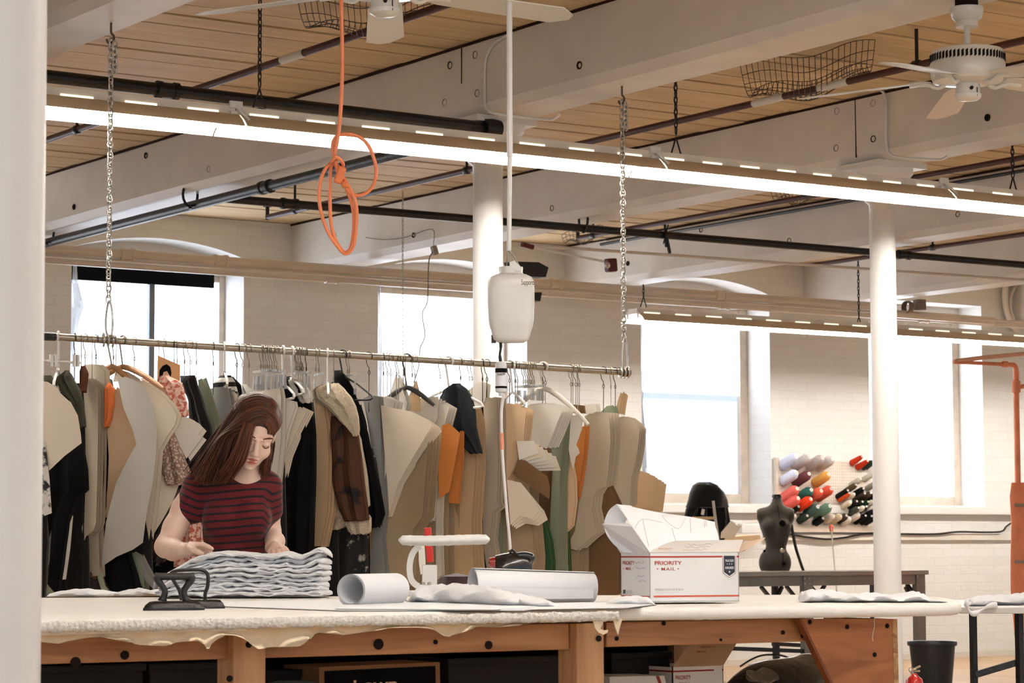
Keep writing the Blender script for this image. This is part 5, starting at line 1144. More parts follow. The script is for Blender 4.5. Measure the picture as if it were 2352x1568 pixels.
# gravity iron ---------------------------------------------------------------
JD = 8.45
def jd(x, y, d=0): return at(x, y, D=JD+d)
o = thing('steam_iron', 'red and black industrial steam iron standing behind the long paper roll', 'iron', tab_pt(1178, 1330))
m = MB(); RI = []
for i in range(13):
    t = i/12; c = jd(1138+84*t, 1302); w = .018+.028*math.sin(PI*min(1, t*.9+.25)); z0 = ZT-.0+.002; z1 = jd(0, 1288-16*math.sin(PI*(.2+.75*t)), 0).z
    RI.append([Vector((c.x, c.y, 0))+fwd2*(w*math.cos(a_))+Vector((0, 0, z0+(z1-z0)*(.5+.5*math.sin(a_)))) for a_ in [2*PI*q/16 for q in range(16)]])
m.rings(RI).build('body', mat('iron_black', (16, 15, 16), .25, coat=.4), o)
MB().tube(smooth_path([jd(1214, 1296), (jd(1222, 1280)), jd(1205, 1274), jd(1180, 1278), jd(1165, 1282)]), .011, 10).build('handle', mat('iron_black', (16, 15, 16)), o)
MB().lathe([(0, -.035), (.016, -.03), (.02, 0), (.018, .03), (0, .034)], jd(1146, 1291), rt2, 16).build('front_cover', mat('iron_red', (150, 26, 18), .2, coat=.6), o, label='glossy red cover')
MB().tube(smooth_path([jd(1148, 1304), jd(1152, 1284), jd(1160, 1276), jd(1167, 1284), jd(1172, 1300), jd(1174, 1312)]), .003, 6).build('wire_loop', M_white, o)
MB().tube(smooth_path([jd(1170, 1268), jd(1176, 1262), jd(1184, 1270), jd(1190, 1286)]), .005, 8).build('strain_relief', M_black, o)
tag(MB().tube(smooth_path([jd(1158, 905), jd(1152, 940), jd(1152, 985)])+smooth_path([jd(1152, 985), jd(1155, 1060), jd(1163, 1160), jd(1170, 1235), jd(1172, 1262)]), .0052, 8).build('water_hose', mat('pale_hose', (232, 226, 220), .3)), 'thin pale water hose running down from the label bottle to the iron', 'hose')
tag(MB().tube([jd(1152, 994), jd(1153.5, 1032)], .0075, 8).build('hose_sleeve', mat('orange_translucent', (226, 150, 120), .3)), 'faded orange sleeve around the thin hose', 'sleeve')
tag(MB().lathe([(0, 0), (.05, .005), (.07, .03), (.055, .06), (0, .072)], tab_pt(1047, 1362)+fwd2*.05, n=24).build('pin_cushion', mat('dark_maroon_cloth', (44, 14, 14), .6)), 'dark maroon round cushion half hidden by the long paper roll', 'cushion')
# hanging pole, jug, bottle ----------------------------------------------------
pt, pm, pbt = jd(1172, -480), jd(1171, 360), jd(1169, 576)
pt = Vector((pm.x, pm.y, ZC))
o = thing('hanging_pole', 'white pole hanging from the ceiling in front of the central column', 'pole', pm); MB().tube([pt, pm], .0100, 14).build('upper_tube', M_white, o); MB().tube([pm, pbt], .0078, 14).build('lower_tube', M_white, o)
m = MB(); m.tube(smooth_path([pbt+Vector((0, 0, .02)), pbt+Vector((-.006, 0, -.02)), jd(1163, 612), jd(1160, 628)]), .0022, 6); m.tube(smooth_path([pbt, jd(1182, 590), jd(1196, 618)]), .0025, 6); m.build('hanging_wires', M_wire, o)
jb = jd(1174, 786); sc_ = JD/F0
o = thing('water_jug', 'hanging translucent white water jug with a black printed word', 'jug', jb)
def sq_rings(prof, c, n=40, sx=1., sy=.72, e=.55):
    R = []
    for w, z in prof:
        R.append([Vector((c.x, c.y, z))+rt2*(math.copysign(abs(math.cos(a_))**e, math.cos(a_))*w*sx)+fwd2*(math.copysign(abs(math.sin(a_))**e, math.sin(a_))*w*sy) for a_ in [2*PI*q/n for q in range(n)]])
    return R
zj = lambda y: jd(1174, y).z
pr = [(8, 787), (30, 786), (40, 780), (44, 768), (46, 758), (49, 752), (52, 735), (54, 700), (54, 660), (53, 645), (48, 636), (36, 630), (28, 628)]
M_jug = mat('jug_plastic', (226, 223, 216), .35, var=.03, scale=6., coat=.2)
MB().rings(sq_rings([(w*sc_, zj(y)) for w, y in pr], jb)).build('body', M_jug, o, ang=50)
MB().lathe([(27*sc_, zj(630)), (29*sc_, zj(628)), (27*sc_, zj(624)), (28*sc_, zj(614)), (28*sc_, zj(612)), (25*sc_, zj(612)), (24*sc_, zj(616)), (0, zj(618))], (jb.x, jb.y, 0), n=36).build('neck', M_jug, o)
MB().prism([jd(x, y, -.02) for x, y in ((1172, 620), (1170, 602), (1182, 598), (1196, 612), (1196, 622))], fwd2*.004).build('folded_spout', M_white, o, smooth=False)
text('Sapporo', jd(1197, 658, -.0)-fwd2*.066+rt2*.0, rt2*.97+fwd2*.22, (0, 0, 1), .024, mat('ink_black', (30, 30, 34), .6), o, 'printed_word', bold=.012, width=.044)
MB().tube(smooth_path([jd(1130, 768), jd(1140, 776), jd(1134, 782)]), .006, 8).obox(jd(1134, 780), rt2*.008, fwd2*.006, Vector((0, 0, .011))).build('side_clip', M_black, o)
MB().tube(smooth_path([jd(1150, 785), jd(1150, 800), jd(1148, 815), jd(1150, 832)]), [.0055]*5+[.004]*6+[.0055]*5, 8).build('black_tube', M_black, o, label='black outlet tube')
o = thing('label_bottle', 'small clear bottle with a black and white label under the jug', 'bottle', jd(1151, 906)); c = jd(1151, 868)
bz = lambda y: jd(1151, y).z
MB().lathe([(0, bz(910)), (.008, bz(909)), (.009, bz(902)), (.018, bz(900)), (.019, bz(896)), (.019, bz(838)), (.017, bz(833)), (.01, bz(830)), (0, bz(829))], (c.x, c.y, 0), n=28).build('body', mat('bottle_frost', (222, 222, 222), .2, coat=.4), o)
MB().lathe([(.0196, bz(892)), (.0196, bz(850))], (c.x, c.y, 0), n=28).build('label_band', M_paper, o)
MB().lathe([(.0199, bz(856)), (.0199, bz(846))], (c.x, c.y, 0), n=28).lathe([(.0199, bz(892)), (.0199, bz(887))], (c.x, c.y, 0), n=28).build('label_stripes', C_black, o)
text('NAPP', c-fwd2*.0206-rt2*.013+Vector((0, 0, bz(863)-bz(868))), rt2, (0, 0, 1), .012, mat('ink_black', (30, 30, 34)), o, 'printed_word', bold=.02, width=.026)
# orange extension cord ---------------------------------------------------------
M_or = mat('orange_cord', (226, 130, 84), .45, var=.04)
OD = 8.0
def oc(x, y, d=0): return at(x, y, D=OD+d)
o = thing('extension_cord', 'orange extension cord hanging from the ceiling tied into loops', 'extension cord', oc(785, 585))
top = oc(784, 0); tz = Vector((top.x, top.y, ZC))
MB().tube([tz]+smooth_path([top, oc(786, 120), oc(785, 200), oc(781, 270), oc(776, 315), oc(770, 350), oc(772, 375), oc(776, 395)]), .0062, 10).build('hanging_cord', M_or, o)
L1 = [(776, 395), (768, 365), (764, 335), (772, 314), (795, 308), (824, 314), (846, 334), (860, 368), (864, 398), (856, 428), (836, 446), (814, 448), (798, 436), (788, 420)]
L2 = [(778, 385), (768, 372), (750, 384), (738, 410), (733, 450), (738, 490), (752, 530), (768, 556), (786, 578), (798, 582), (812, 564), (818, 520), (819, 480), (812, 450), (796, 420), (784, 400)]
L3 = [(770, 372), (760, 385), (758, 420), (758, 470), (760, 510), (768, 545), (782, 570), (794, 580), (806, 566), (812, 530), (812, 490), (806, 460), (794, 430), (788, 415)]
for i, Lp in enumerate((L1, L2, L3)):
    MB().tube(smooth_path([oc(x, y, .012*math.sin(k*.8+i)+.01*i) for k, (x, y) in enumerate(Lp)]), .0058, 10).build('cord_loop', M_or, o)
MB().tube(smooth_path([oc(762, 372), oc(770, 362, -.012), oc(782, 366, -.012), oc(788, 380), oc(780, 392, .01)]), .006, 10).build('knot', M_or, o)
m = MB(); m.obox(oc(781, 402, -.01), rt2*.012+Vector((0, 0, -.004)), fwd2*.011, Vector((0, 0, .026))+rt2*.009); m.obox(oc(792, 424, -.01), rt2*.010, fwd2*.010, Vector((0, 0, .010))); m.build('plug_ends', mat('orange_plug', (214, 112, 58), .5), o, smooth=False, bevel=.004)

# ---- postal boxes -----------------------------------------------------------
M_box = mat('carton_white', (236, 234, 232), .6, var=.01); M_red = mat('print_red', (158, 40, 30), .6); M_red2 = mat('print_orange_red', (192, 72, 44), .6); M_navy = mat('print_navy', (34, 40, 52), .6); M_kraft = mat('carton_inside', (206, 176, 140), .8, var=.05); M_faint = mat('print_grey', (150, 140, 136), .6)
def star(m, c, u, v, r):
    P = [c+u*(math.sin(PI*k/5)*(r if k % 2 == 0 else r*.42))+v*(math.cos(PI*k/5)*(r if k % 2 == 0 else r*.42)) for k in range(10)]; m.add(P+[c], [(k, (k+1) % 10, 10) for k in range(10)])
def mailbox(A, B, C, z0, z1, label, full=True, inside=True):
    """A left-far bottom corner, B front corner, C right corner (plan); walls AB and BC are the ones seen"""
    A, B, C = [Vector((p.x, p.y, z0)) for p in (A, B, C)]; Dd = A+C-B; H = z1-z0; up = Vector((0, 0, 1)); o = thing('mail_box', label, 'cardboard box', (A+C)/2)
    t = .003; m = MB(); ctr = (A+C)/2
    for p, q in ((A, B), (B, C), (C, Dd), (Dd, A)):
        n = Vector((-(q-p).y, (q-p).x, 0)).normalized();  n = n if n.dot(ctr-p) > 0 else -n
        m.prism([p, q, q+up*H, p+up*H], n*t)
    m.prism([A, B, C, Dd], up*t); root = o; o = m.build('carton', M_box, o, smooth=False)
    ux = (C-B).normalized(); out = -Vector((-ux.y, ux.x, 0)); out = out if out.dot(B-ctr) > 0 else -out; Wd = (C-B).length
    sx = (B-A).normalized(); so = Vector((sx.y, -sx.x, 0)); so = so if so.dot(B-ctr) > 0 else -so; Ws = (B-A).length
    def fp(u, v): return B+ux*(Wd*u)+up*(H*v)+out*.0006
    def sp(u, v): return A+sx*(Ws*u)+up*(H*v)+so*.0006
    def quad(f, a, b, c, d, mt, nm, lb=None): MB().add([f(a, c), f(b, c), f(b, d), f(a, d)], [(0, 1, 2, 3)]).build(nm, mt, o, smooth=False, label=lb)
    quad(fp, 0, .81, .90, .932, M_red, 'red_stripe'); quad(fp, .975, 1, .90, .932, M_red, 'red_stripe'); quad(fp, .04, 1, .103, .135, M_red2, 'orange_stripe', 'orange red lower stripe'); quad(sp, 0, 1, .90, .932, M_red, 'red_stripe'); quad(sp, 0, 1, .103, .128, M_red2, 'orange_stripe')
    text('PRIORITY', fp(.05, .755), ux, up, H*.108, M_red, o, 'lettering', .012, width=Wd*.30); text('MAIL', fp(.125, .64), ux, up, H*.088, M_red, o, 'lettering', .006, width=Wd*.15, spacing=1.25)
    m = MB(); star(m, fp(.085, .672), ux, up, H*.022); star(m, fp(.315, .672), ux, up, H*.022); m.build('stars', M_red, o, smooth=False)
    text('PRIORITY', sp(.06, .755), sx, up, H*.108, M_red, o, 'lettering', .01, width=Ws*.42); text('MAIL', sp(.17, .645), sx, up, H*.085, M_red, o, 'lettering', .002, width=Ws*.20)
    m = MB(); star(m, sp(.09, .675), sx, up, H*.02); star(m, sp(.43, .675), sx, up, H*.02); m.build('stars', M_red, o, smooth=False)
    if full:
        text('MEDIUM FLAT RATE BOX', fp(.055, .235), ux, up, H*.058, M_faint, o, 'lettering', .0, width=Wd*.315)
        text('ONE RATE ANY WEIGHT', fp(.055, .185), ux, up, H*.03, mat('print_pale', (208, 202, 200), .6), o, 'lettering', 0, width=Wd*.26)
        sh = [(.828, .932), (.952, .932), (.952, .60), (.890, .52), (.828, .60)]
        MB().add([fp(u, v)+out*.0002 for u, v in [(.815, .932), (.965, .932), (.965, .575), (.890, .485), (.815, .575)]], [(0, 1, 2, 3, 4)]).build('badge_border', M_red, o, smooth=False)
        MB().add([fp(u, v)+out*.0005 for u, v in [(.820, .934), (.960, .934), (.960, .58), (.890, .495), (.820, .58)]], [(0, 1, 2, 3, 4)]).build('badge_ground', M_box, o, smooth=False)
        MB().add([fp(u, v)+out*.0008 for u, v in sh], [(0, 1, 2, 3, 4)]).build('badge', M_navy, o, smooth=False, label='navy badge')
        text('TRACKED', fp(.841, .81)+out*.0010, ux, up, H*.066, M_box, o, 'lettering', .02, width=Wd*.098); text('INSURED', fp(.841, .665)+out*.0010, ux, up, H*.066, M_box, o, 'lettering', .02, width=Wd*.098)
        m = MB()
        for u in (.865, .890, .915): star(m, fp(u, .765)+out*.0011, ux, up, H*.016)
        star(m, fp(.890, .605)+out*.0011, ux, up, H*.028); m.build('stars', M_box, o, smooth=False)
        # handwriting and eagle mark on the side
        rr = np.random.RandomState(2); m = MB(); inkp = mat('violet_ink', (196, 170, 190), .6)
        for (u0, v0, n_, a_) in ((.5, .80, 8, .06), (.52, .70, 9, .05), (.5, .52, 8, .05), (.62, .44, 7, .05)):
            P = [sp(u0+.045*i+.02*rr.randn(), v0+a_*rr.uniform(-.6, .6))+so*.0008 for i in range(n_)]; m.tube(smooth_path(P, 3), .0007, 4)
        m.build('handwriting', inkp, o)
        MB().add([sp(.07, .16), sp(.15, .16), sp(.165, .24), sp(.08, .24)], [(0, 1, 2, 3)]).build('mail_emblem', M_navy, o, smooth=False)
        text('UNITED STATES', sp(.18, .20), sx, up, H*.035, M_faint, o, 'lettering', 0, width=Ws*.22); text('POSTAL SERVICE', sp(.18, .165), sx, up, H*.035, M_faint, o, 'lettering', 0, width=Ws*.22)
    return root, A, B, C, Dd, ux, sx, out, so
# main box: front corner at px 1493, right corner 1698, left corner 1427
Bc = tab_pt(1493, 1388); Cc = tab_pt(1698, 1385); Ac = tab_pt(1427, 1376)
d_ = (Bc-Vector(CAM)).dot(Vector(CF)); z1 = at(1493, 1269, D=d_).z
Cc = at_plane(1698, 1385, Bc, Vector((math.sin(math.radians(12)), math.cos(math.radians(12)), 0)));
Ac = at_plane(1427, 1376, Bc, Vector((math.cos(math.radians(12)), -math.sin(math.radians(12)), 0)))
o, A, B, C, Dd, ux, sx, out, so = mailbox(Ac, Bc, Cc, ZT+.006, z1, 'open white priority mail box standing on the table right of the paper rolls')
Hh = z1-ZT
up = Vector((0, 0, 1))
def flapm(P, mtl, nm='flap', lb=None, n=.002): P = [Vector(p) for p in P]; nn = (P[1]-P[0]).cross(P[2]-P[0]).normalized(); return MB().prism(P, nn*n).build(nm, mtl, o, smooth=False, label=lb)
Bt, Ct, At, Dt = [Vector((p.x, p.y, z1)) for p in (B, C, A, Dd)]
def bp(x, y, d): return at(x, y, D=d_+d)
# front flap leaning outward and back, printed side up
flapm([Bt, Ct, bp(1764, 1238, .02) if False else bp(1706, 1240, .16), bp(1524, 1243, .10)], mat('flap_grey', (214, 206, 200), .7, var=.04), lb='front flap with faint print and handwriting')
text('PRIORITY', bp(1512, 1262, -.005)-Vector((0, 0, .0)), ux, up+out*-.5, .007, M_red2, o, 'lettering', 0, width=.045)
m = MB(); rr = np.random.RandomState(4)
for k in range(3):
    P = [bp(1568+k*6+i*7, 1262-k*6+rr.uniform(-2, 2), .02+.02*k) for i in range(9)]; m.tube(smooth_path(P, 3), .0005, 4)
m.build('handwriting', M_faint, o)
flapm([Ct, Dt, bp(1757, 1234, .12), bp(1712, 1262, -.02)], mat('flap_tan', (214, 186, 158), .7), lb='right flap standing out')
# left flap standing up then bending
P = [At, Bt, bp(1446, 1201, .02), bp(1384, 1202, .14)]
flapm([At, Bt, bp(1492, 1266, .0), bp(1452, 1208, .03), bp(1444, 1201, .05), bp(1384, 1202, .12)], mat('flap_white', (228, 224, 224), .7), lb='left flap standing up')
# curved paper with drawn pattern lines stuck in the box
o2 = thing('pattern_drawing', 'curled white paper with pencil pattern lines sticking out of the mail box', 'paper', (Bt+Dt)/2)
G = [[(1495, 1270, .02), (1462, 1222, .06), (1440, 1190, .09), (1416, 1157, .14)], [(1512, 1256, .05), (1500, 1215, .10), (1480, 1188, .14), (1450, 1163, .18)], [(1545, 1244, .10), (1545, 1212, .14), (1535, 1190, .18), (1512, 1176, .21)], [(1600, 1242, .14), (1600, 1222, .17), (1595, 1205, .2), (1588, 1187, .24)], [(1652, 1242, .17), (1648, 1222, .2), (1643, 1208, .22), (1642, 1198, .26)]]
def grid_patch(G, k=6):
    G = [[bp(*q) for q in r] for r in G]; R1 = [smooth_path(r, k) for r in G]; C1 = [smooth_path([r[j] for r in R1], k) for j in range(len(R1[0]))]; return C1
C1 = grid_patch(G); nv = len(C1[0]); V = [p for r in C1 for p in r]; F1 = [(i*nv+j, i*nv+j+1, (i+1)*nv+j+1, (i+1)*nv+j) for i in range(len(C1)-1) for j in range(nv-1)]
m = MB(); m.add(V, F1); m.add([v+fwd2*.0012 for v in V], F1); m.build('sheet', M_paper, o2, ang=80)
G2 = [[(1416, 1157, .14), (1400, 1170, .17), (1390, 1190, .18), (1388, 1204, .18), (1392, 1225, .16), (1408, 1248, .14), (1432, 1268, .12)], [(1424, 1163, .13), (1412, 1180, .155), (1404, 1200, .16), (1408, 1222, .15), (1425, 1245, .13), (1450, 1262, .11), (1470, 1270, .09)], [(1442, 1190, .10), (1436, 1200, .12), (1438, 1215, .12), (1450, 1232, .11), (1465, 1250, .10), (1478, 1262, .08), (1490, 1270, .05)]]
C1 = grid_patch(G2, 4); nv = len(C1[0]); V = [p for r in C1 for p in r]; F1 = [(i*nv+j, i*nv+j+1, (i+1)*nv+j+1, (i+1)*nv+j) for i in range(len(C1)-1) for j in range(nv-1)]
m = MB(); m.add(V, F1); m.add([v+fwd2*.0012 for v in V], F1); m.build('curled_end', M_paper, o2, ang=80)
m = MB()
for Lp in ([(1458, 1214), (1475, 1192), (1522, 1200)], [(1476, 1193), (1490, 1255)], [(1521, 1182), (1530, 1196), (1558, 1214), (1574, 1190)], [(1585, 1190), (1587, 1222)], [(1618, 1195), (1618, 1215), (1624, 1235)], [(1622, 1195), (1622, 1212)], [(1543, 1212), (1552, 1242)]):
    def dep(x, y): return .02+(x-1495)*.0011+(1270-y)*.0010
    MB().tube(smooth_path([bp(x, y, dep(x, y)-.012) for x, y in Lp], 3), .0005, 4).build('pencil_line', M_faint, o2)
# ---- under the table -----------------------------------------------------------
UD = 7.2
def ub(x, y, d=0): return at(x, y, D=UD+d)
Bu = at(1545, 1568, Y=front(1545, .75).y); 
zlo, zhi = .0, 0
yb = front(1600, .95).y
zb_ = at(1600, 1530, Y=yb).z; bw = (at(1662, 1530, Y=yb)-at(1545, 1530, Y=yb)).length; hbx = .15
P0 = at(1545, 1600, Y=yb); P1 = at(1662, 1600, Y=yb); ztop = zb_
sh = thing('storage_shelf', 'low dark wooden shelf board under the cutting table', 'shelf', (4.6, 6.6, 0)); zs = ztop-.155
MB().box((P0.x-2.6, yb-.06, zs-.03), (P1.x+.35, yb+.50, zs)).build('board', M_pine_shaded, sh, smooth=False)
for xx in (P0.x-2.55, P0.x-1.3, P1.x+.28): MB().box((xx, yb, 0), (xx+.05, yb+.05, zs-.03)).box((xx, yb+.4, 0), (xx+.05, yb+.45, zs-.03)).build('leg', M_pine_shaded, sh, smooth=False)
o3, A, B, C, Dd, ux, sx, out, so = mailbox(Vector((P0.x, yb+.22, 0)), Vector((P0.x, yb, 0)), Vector((P1.x, yb, 0)), zs, ztop, 'priority mail box stored upright on the shelf under the table', full=False)
Bt, Ct = [Vector((p.x, p.y, ztop)) for p in (B, C)]
P = [Bt, Ct, at(1696, 1470, Y=yb+.07), at(1590, 1470, Y=yb+.07)]; nn = (P[1]-P[0]).cross(P[2]-P[0]).normalized()
MB().prism(P, nn*.002).build('lid', mat('kraft_lid', (206, 168, 134), .7, var=.05), o3, smooth=False, label='tan lid leaning back')
ud = (P[3]-P[0]).normalized()
text('PRIORITY', P[0].lerp(P[3], .66)+(P[1]-P[0])*.26+nn*(.003 if nn.y < 0 else -.001), (P[1]-P[0]), ud, .018, M_red, o3, 'lettering', .01, width=.062); text('MAIL', P[0].lerp(P[3], .5)+(P[1]-P[0])*.26+nn*(.003 if nn.y < 0 else -.001), (P[1]-P[0]), ud, .014, M_red, o3, 'lettering', .01, width=.04)
# dark carton with tan frame and pale letters
yk = front(870, .75).y; o4 = thing('framed_box', 'black box with a tan border and pale lettering under the table', 'box', at(870, 1568, Y=yk))
def kb(x, y, d=0): return at(x, y, Y=yk+d)
zb0 = zs
Q = [kb(733, 1532), kb(1010, 1520), kb(1014, 1640), kb(735, 1640)]
MB().prism([Q[0], Q[1], Vector((Q[2].x, Q[2].y, zs)), Vector((Q[3].x, Q[3].y, zs))], (0, .2, 0)).build('carton', mat('tan_border', (150, 108, 72), .7), o4, smooth=False)
MB().prism([kb(746, 1541, -.003), kb(1000, 1529, -.003), Vector((kb(1002, 1640).x, yk-.003, zs+.02)), Vector((kb(748, 1640).x, yk-.003, zs+.02))], (0, .002, 0)).build('black_face', C_black, o4, smooth=False)
text('l.auren' if False else 'l own', kb(810, 1582, -.006), (kb(1000, 1560)-kb(800, 1568)), (0, 0, 1), .034, mat('pale_letter', (222, 190, 150), .6), o4, 'lettering', .02, width=.14)
# more dark storage cartons filling the shelf
def crate(x0, x1, ytop, yy, d, label, mt=None, nm='storage_crate', cat='crate'):
    a, b = at(x0, ytop, Y=yy), at(x1, ytop, Y=yy); z = a.z; oo = thing(nm, label, cat, ((a.x+b.x)/2, yy+d/2, zs))
    MB().box((a.x, yy, zs), (b.x, yy+d, z)).build('body', mt or M_crate, oo, smooth=False, bevel=.006)
    MB().box((a.x-.006, yy-.006, z-.02), (b.x+.006, yy+d+.006, z)).build('rim', mt or M_crate, oo, smooth=False, bevel=.004)
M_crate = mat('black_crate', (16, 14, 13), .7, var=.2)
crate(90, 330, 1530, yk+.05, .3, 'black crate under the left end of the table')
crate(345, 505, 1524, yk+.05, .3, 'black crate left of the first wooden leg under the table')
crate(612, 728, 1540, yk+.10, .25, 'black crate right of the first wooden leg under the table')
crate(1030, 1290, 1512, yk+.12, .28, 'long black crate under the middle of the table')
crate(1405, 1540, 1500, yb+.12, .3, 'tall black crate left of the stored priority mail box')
tag(MB().rings([[at(x, y, Y=yk-.04)+Vector((0, .10*math.sin(a_), -.02+.02*math.cos(a_))) for a_ in [2*PI*q/12 for q in range(12)]] for x, y in ((632, 1568), (660, 1562), (700, 1562), (738, 1568))]).build('blue_cloth', mat('pale_blue_cloth', (120, 140, 150), .8)), 'pale blue folded cloth low under the table', 'cloth')
oo = thing('tilted_box', 'white carton with a red corner stripe lying low behind the right pine leg', 'cardboard box', at(1465, 1568, Y=yb-.05)); a, b = at(1400, 1554, Y=yb-.05), at(1526, 1551, Y=yb-.05)
MB().prism([a, b, Vector((at(1545, 1600, Y=yb-.05).x, yb-.05, zs+.001)), Vector((at(1400, 1600, Y=yb-.05).x, yb-.05, zs+.001))], (0, .18, 0)).build('carton', M_box, oo, smooth=False); MB().prism([at(x, y, Y=yb-.053) for x, y in ((1508, 1552), (1514, 1552), (1524, 1580), (1517, 1580))], (0, .002, 0)).build('red_stripe', M_red, oo, smooth=False)
qa, qb = at(-60, 1568, Y=yb+.55), at(1560, 1568, Y=yb+.55)
MB().box((qa.x, yb+.52, 0), (qb.x, yb+.535, .73)).build('shade_backing', mat('shade_black', (12, 11, 10), .9), sh, smooth=False)  # added black sheet standing in for the darkness under the table
# dark plastic bag under the right end
s = SDF((-.35, -.3, -.02), (.4, .3, .38), .012)
for c, r in (((-.1, 0, .10), (.18, .17, .13)), ((.12, .02, .12), (.16, .16, .13)), ((.0, -.02, .17), (.22, .15, .08))): s.ell(c, r, k=.05)
s.cut((0, 0, 0), (0, 0, -1))
pbag = at(1775, 1545, Y=front(1775, 1.0).y); pbag.z = 0
BM = Matrix.Translation(Vector((pbag.x+.05, pbag.y, 0)))@Matrix.Diagonal((1.15, 1.0, (at(1775, 1516, Y=pbag.y).z)/.25, 1))
sdf_obj('black_bag', s, mat('black_plastic_bag', (15, 14, 14), .25, var=.4, bump=1., bscale=16., coat=.5), None, BM, 'crumpled black plastic bag under the right end of the table', 'bag')
tag(MB().rings([[at(x, y, Y=pbag.y-.28)+Vector((r_*math.cos(a_)*.9, r_*math.sin(a_), .6*r_*math.sin(a_*1)+.0)) for a_ in [2*PI*q/14 for q in range(14)]] for x, y, r_ in ((1722, 1560, .012), (1735, 1552, .03), (1752, 1556, .028), (1768, 1546, .03), (1778, 1556, .015))]).build('shiny_wrap', mat('clear_grey_wrap', (96, 88, 82), .15, coat=.6, bump=.8, bscale=30.)), 'shiny greyish plastic wrap lying on the black bag', 'plastic wrap')
# ================================================================== THE WOMAN
PD = 8.72; K663 = F0/PD
po = at(550, 1262, D=PD); PO = Vector((po.x, po.y, 0)); pa = math.atan2(po.x, po.y)
PX = Vector((math.cos(pa), -math.sin(pa), 0)); PY = Vector((-math.sin(pa), -math.cos(pa), 0))
PM = Matrix(((PX.x, PY.x, 0, PO.x), (PX.y, PY.y, 0, PO.y), (0, 0, 1, 0), (0, 0, 0, 1)))
PMi = PM.inverted()
def LP(x, y, d=0.):      # picture point at d metres toward the camera -> body coordinates
    q = at(x, y, D=PD-d); return np.array(PMi@q)
woman = thing('person', 'woman with auburn hair and dark red striped top, head bowed over the shirt pile', 'person', PO)
M_skin = mat('skin', (236, 200, 180), .5, var=.03, scale=6.); M_skin.node_tree.nodes['Principled BSDF'].inputs['Subsurface Weight'].default_value = .08
M_skin.node_tree.nodes['Principled BSDF'].inputs['Subsurface Radius'].default_value = (.02, .008, .004)
def rot(yaw, pitch, roll):
    # columns: head right, head forward, head up, in body coordinates (x right, y toward camera, z up)
    Rz = Matrix.Rotation(yaw, 3, 'Z'); Rx = Matrix.Rotation(pitch, 3, 'X'); Ry = Matrix.Rotation(roll, 3, 'Y')
    return np.array(Rz@Ry@Rx)
# body axes are left handed on purpose? keep track: X right, Y toward viewer, Z up -> mirrored frame handled by PM
HR = rot(math.radians(-14), math.radians(-32), math.radians(9))
HC = LP(583, 992, .115)
def hd(x, y, z): return HC+HR@np.array((x, y, z))
s = SDF((-.36, -.30, .70), (.26, .36, 1.62), .0036)
# head
s.ell(hd(0, -.012, .028), (.071, .088, .084), HR, k=.01)
s.ell(hd(0, .028, -.028), (.059, .060, .078), HR, k=.02); s.ell(hd(0, .042, -.078), (.040, .040, .032), HR, k=.02); s.ell(hd(0, .072, -.098), (.017, .014, .013), HR, k=.014)
for q in (-1, 1):
    s.ell(hd(q*.036, .062, -.036), (.022, .020, .024), HR, k=.018)
    s.ell(hd(q*.031, .098, .006), (.018, .016, .011), HR, k=.012, sub=True)
    s.ell(hd(q*.031, .078, .003), (.0145, .0125, .011), HR, k=.004)
    s.cone(hd(q*.012, .088, .022), hd(q*.046, .076, .020), .0065, .005, k=.010)
    s.ell(hd(q*.0105, .098, -.034), (.0075, .009, .0065), HR, k=.006)
    s.ell(hd(q*.073, -.008, -.006), (.008, .018, .030), HR, k=.008)
s.chain([hd(0, .084, .016), hd(0, .095, -.006), hd(0, .107, -.028)], [.0075, .0085, .0105], k=.009)
s.cone(hd(-.014, .084, -.060), hd(.014, .084, -.060), .0075, .0075, k=.008); s.cone(hd(-.011, .083, -.071), hd(.011, .083, -.071), .0075, .0075, k=.007)
s.cone(hd(-.016, .092, -.0655), hd(.016, .092, -.0655), .0022, .0022, k=.003, sub=True)
# neck, shoulders, torso
nb = LP(572, 1106, .02)
s.chain([hd(0, -.03, -.055), LP(568, 1088, .05), nb], [.050, .045, .045], k=.02)
shl, shr = LP(458, 1118, .0), LP(612, 1117, .0)
s.cone(shl, shr, .045, .045, k=.03); s.ell(LP(543, 1115, .02), (.10, .06, .06), k=.04)
s.ell(LP(545, 1180, .0), (.118, .085, .13), k=.04); s.ell(LP(541, 1265, -.02), (.100, .078, .17), k=.04); s.ell(LP(541, 1380, -.03), (.135, .10, .13), k=.05)
for x in (505, 582): s.ell(LP(x, 1188, .065), (.052, .045, .055), k=.03)
# bent arm (left in the picture)
el = LP(381, 1255, .05); wr = LP(421, 1263, .215)
s.chain([shl, LP(424, 1168, .0), LP(402, 1210, .025), el], [.052, .043, .039, .036], k=.02)
s.chain([el, LP(398, 1262, .13), wr], [.037, .035, .0245], k=.018)
# far arm (right in the picture)
er = LP(622, 1222, -.05); wl_ = LP(624, 1256, .12)
s.chain([shr, LP(620, 1165, -.02), er], [.046, .038, .032], k=.02); s.chain([er, LP(632, 1243, .04), wl_], [.034, .031, .023], k=.018)
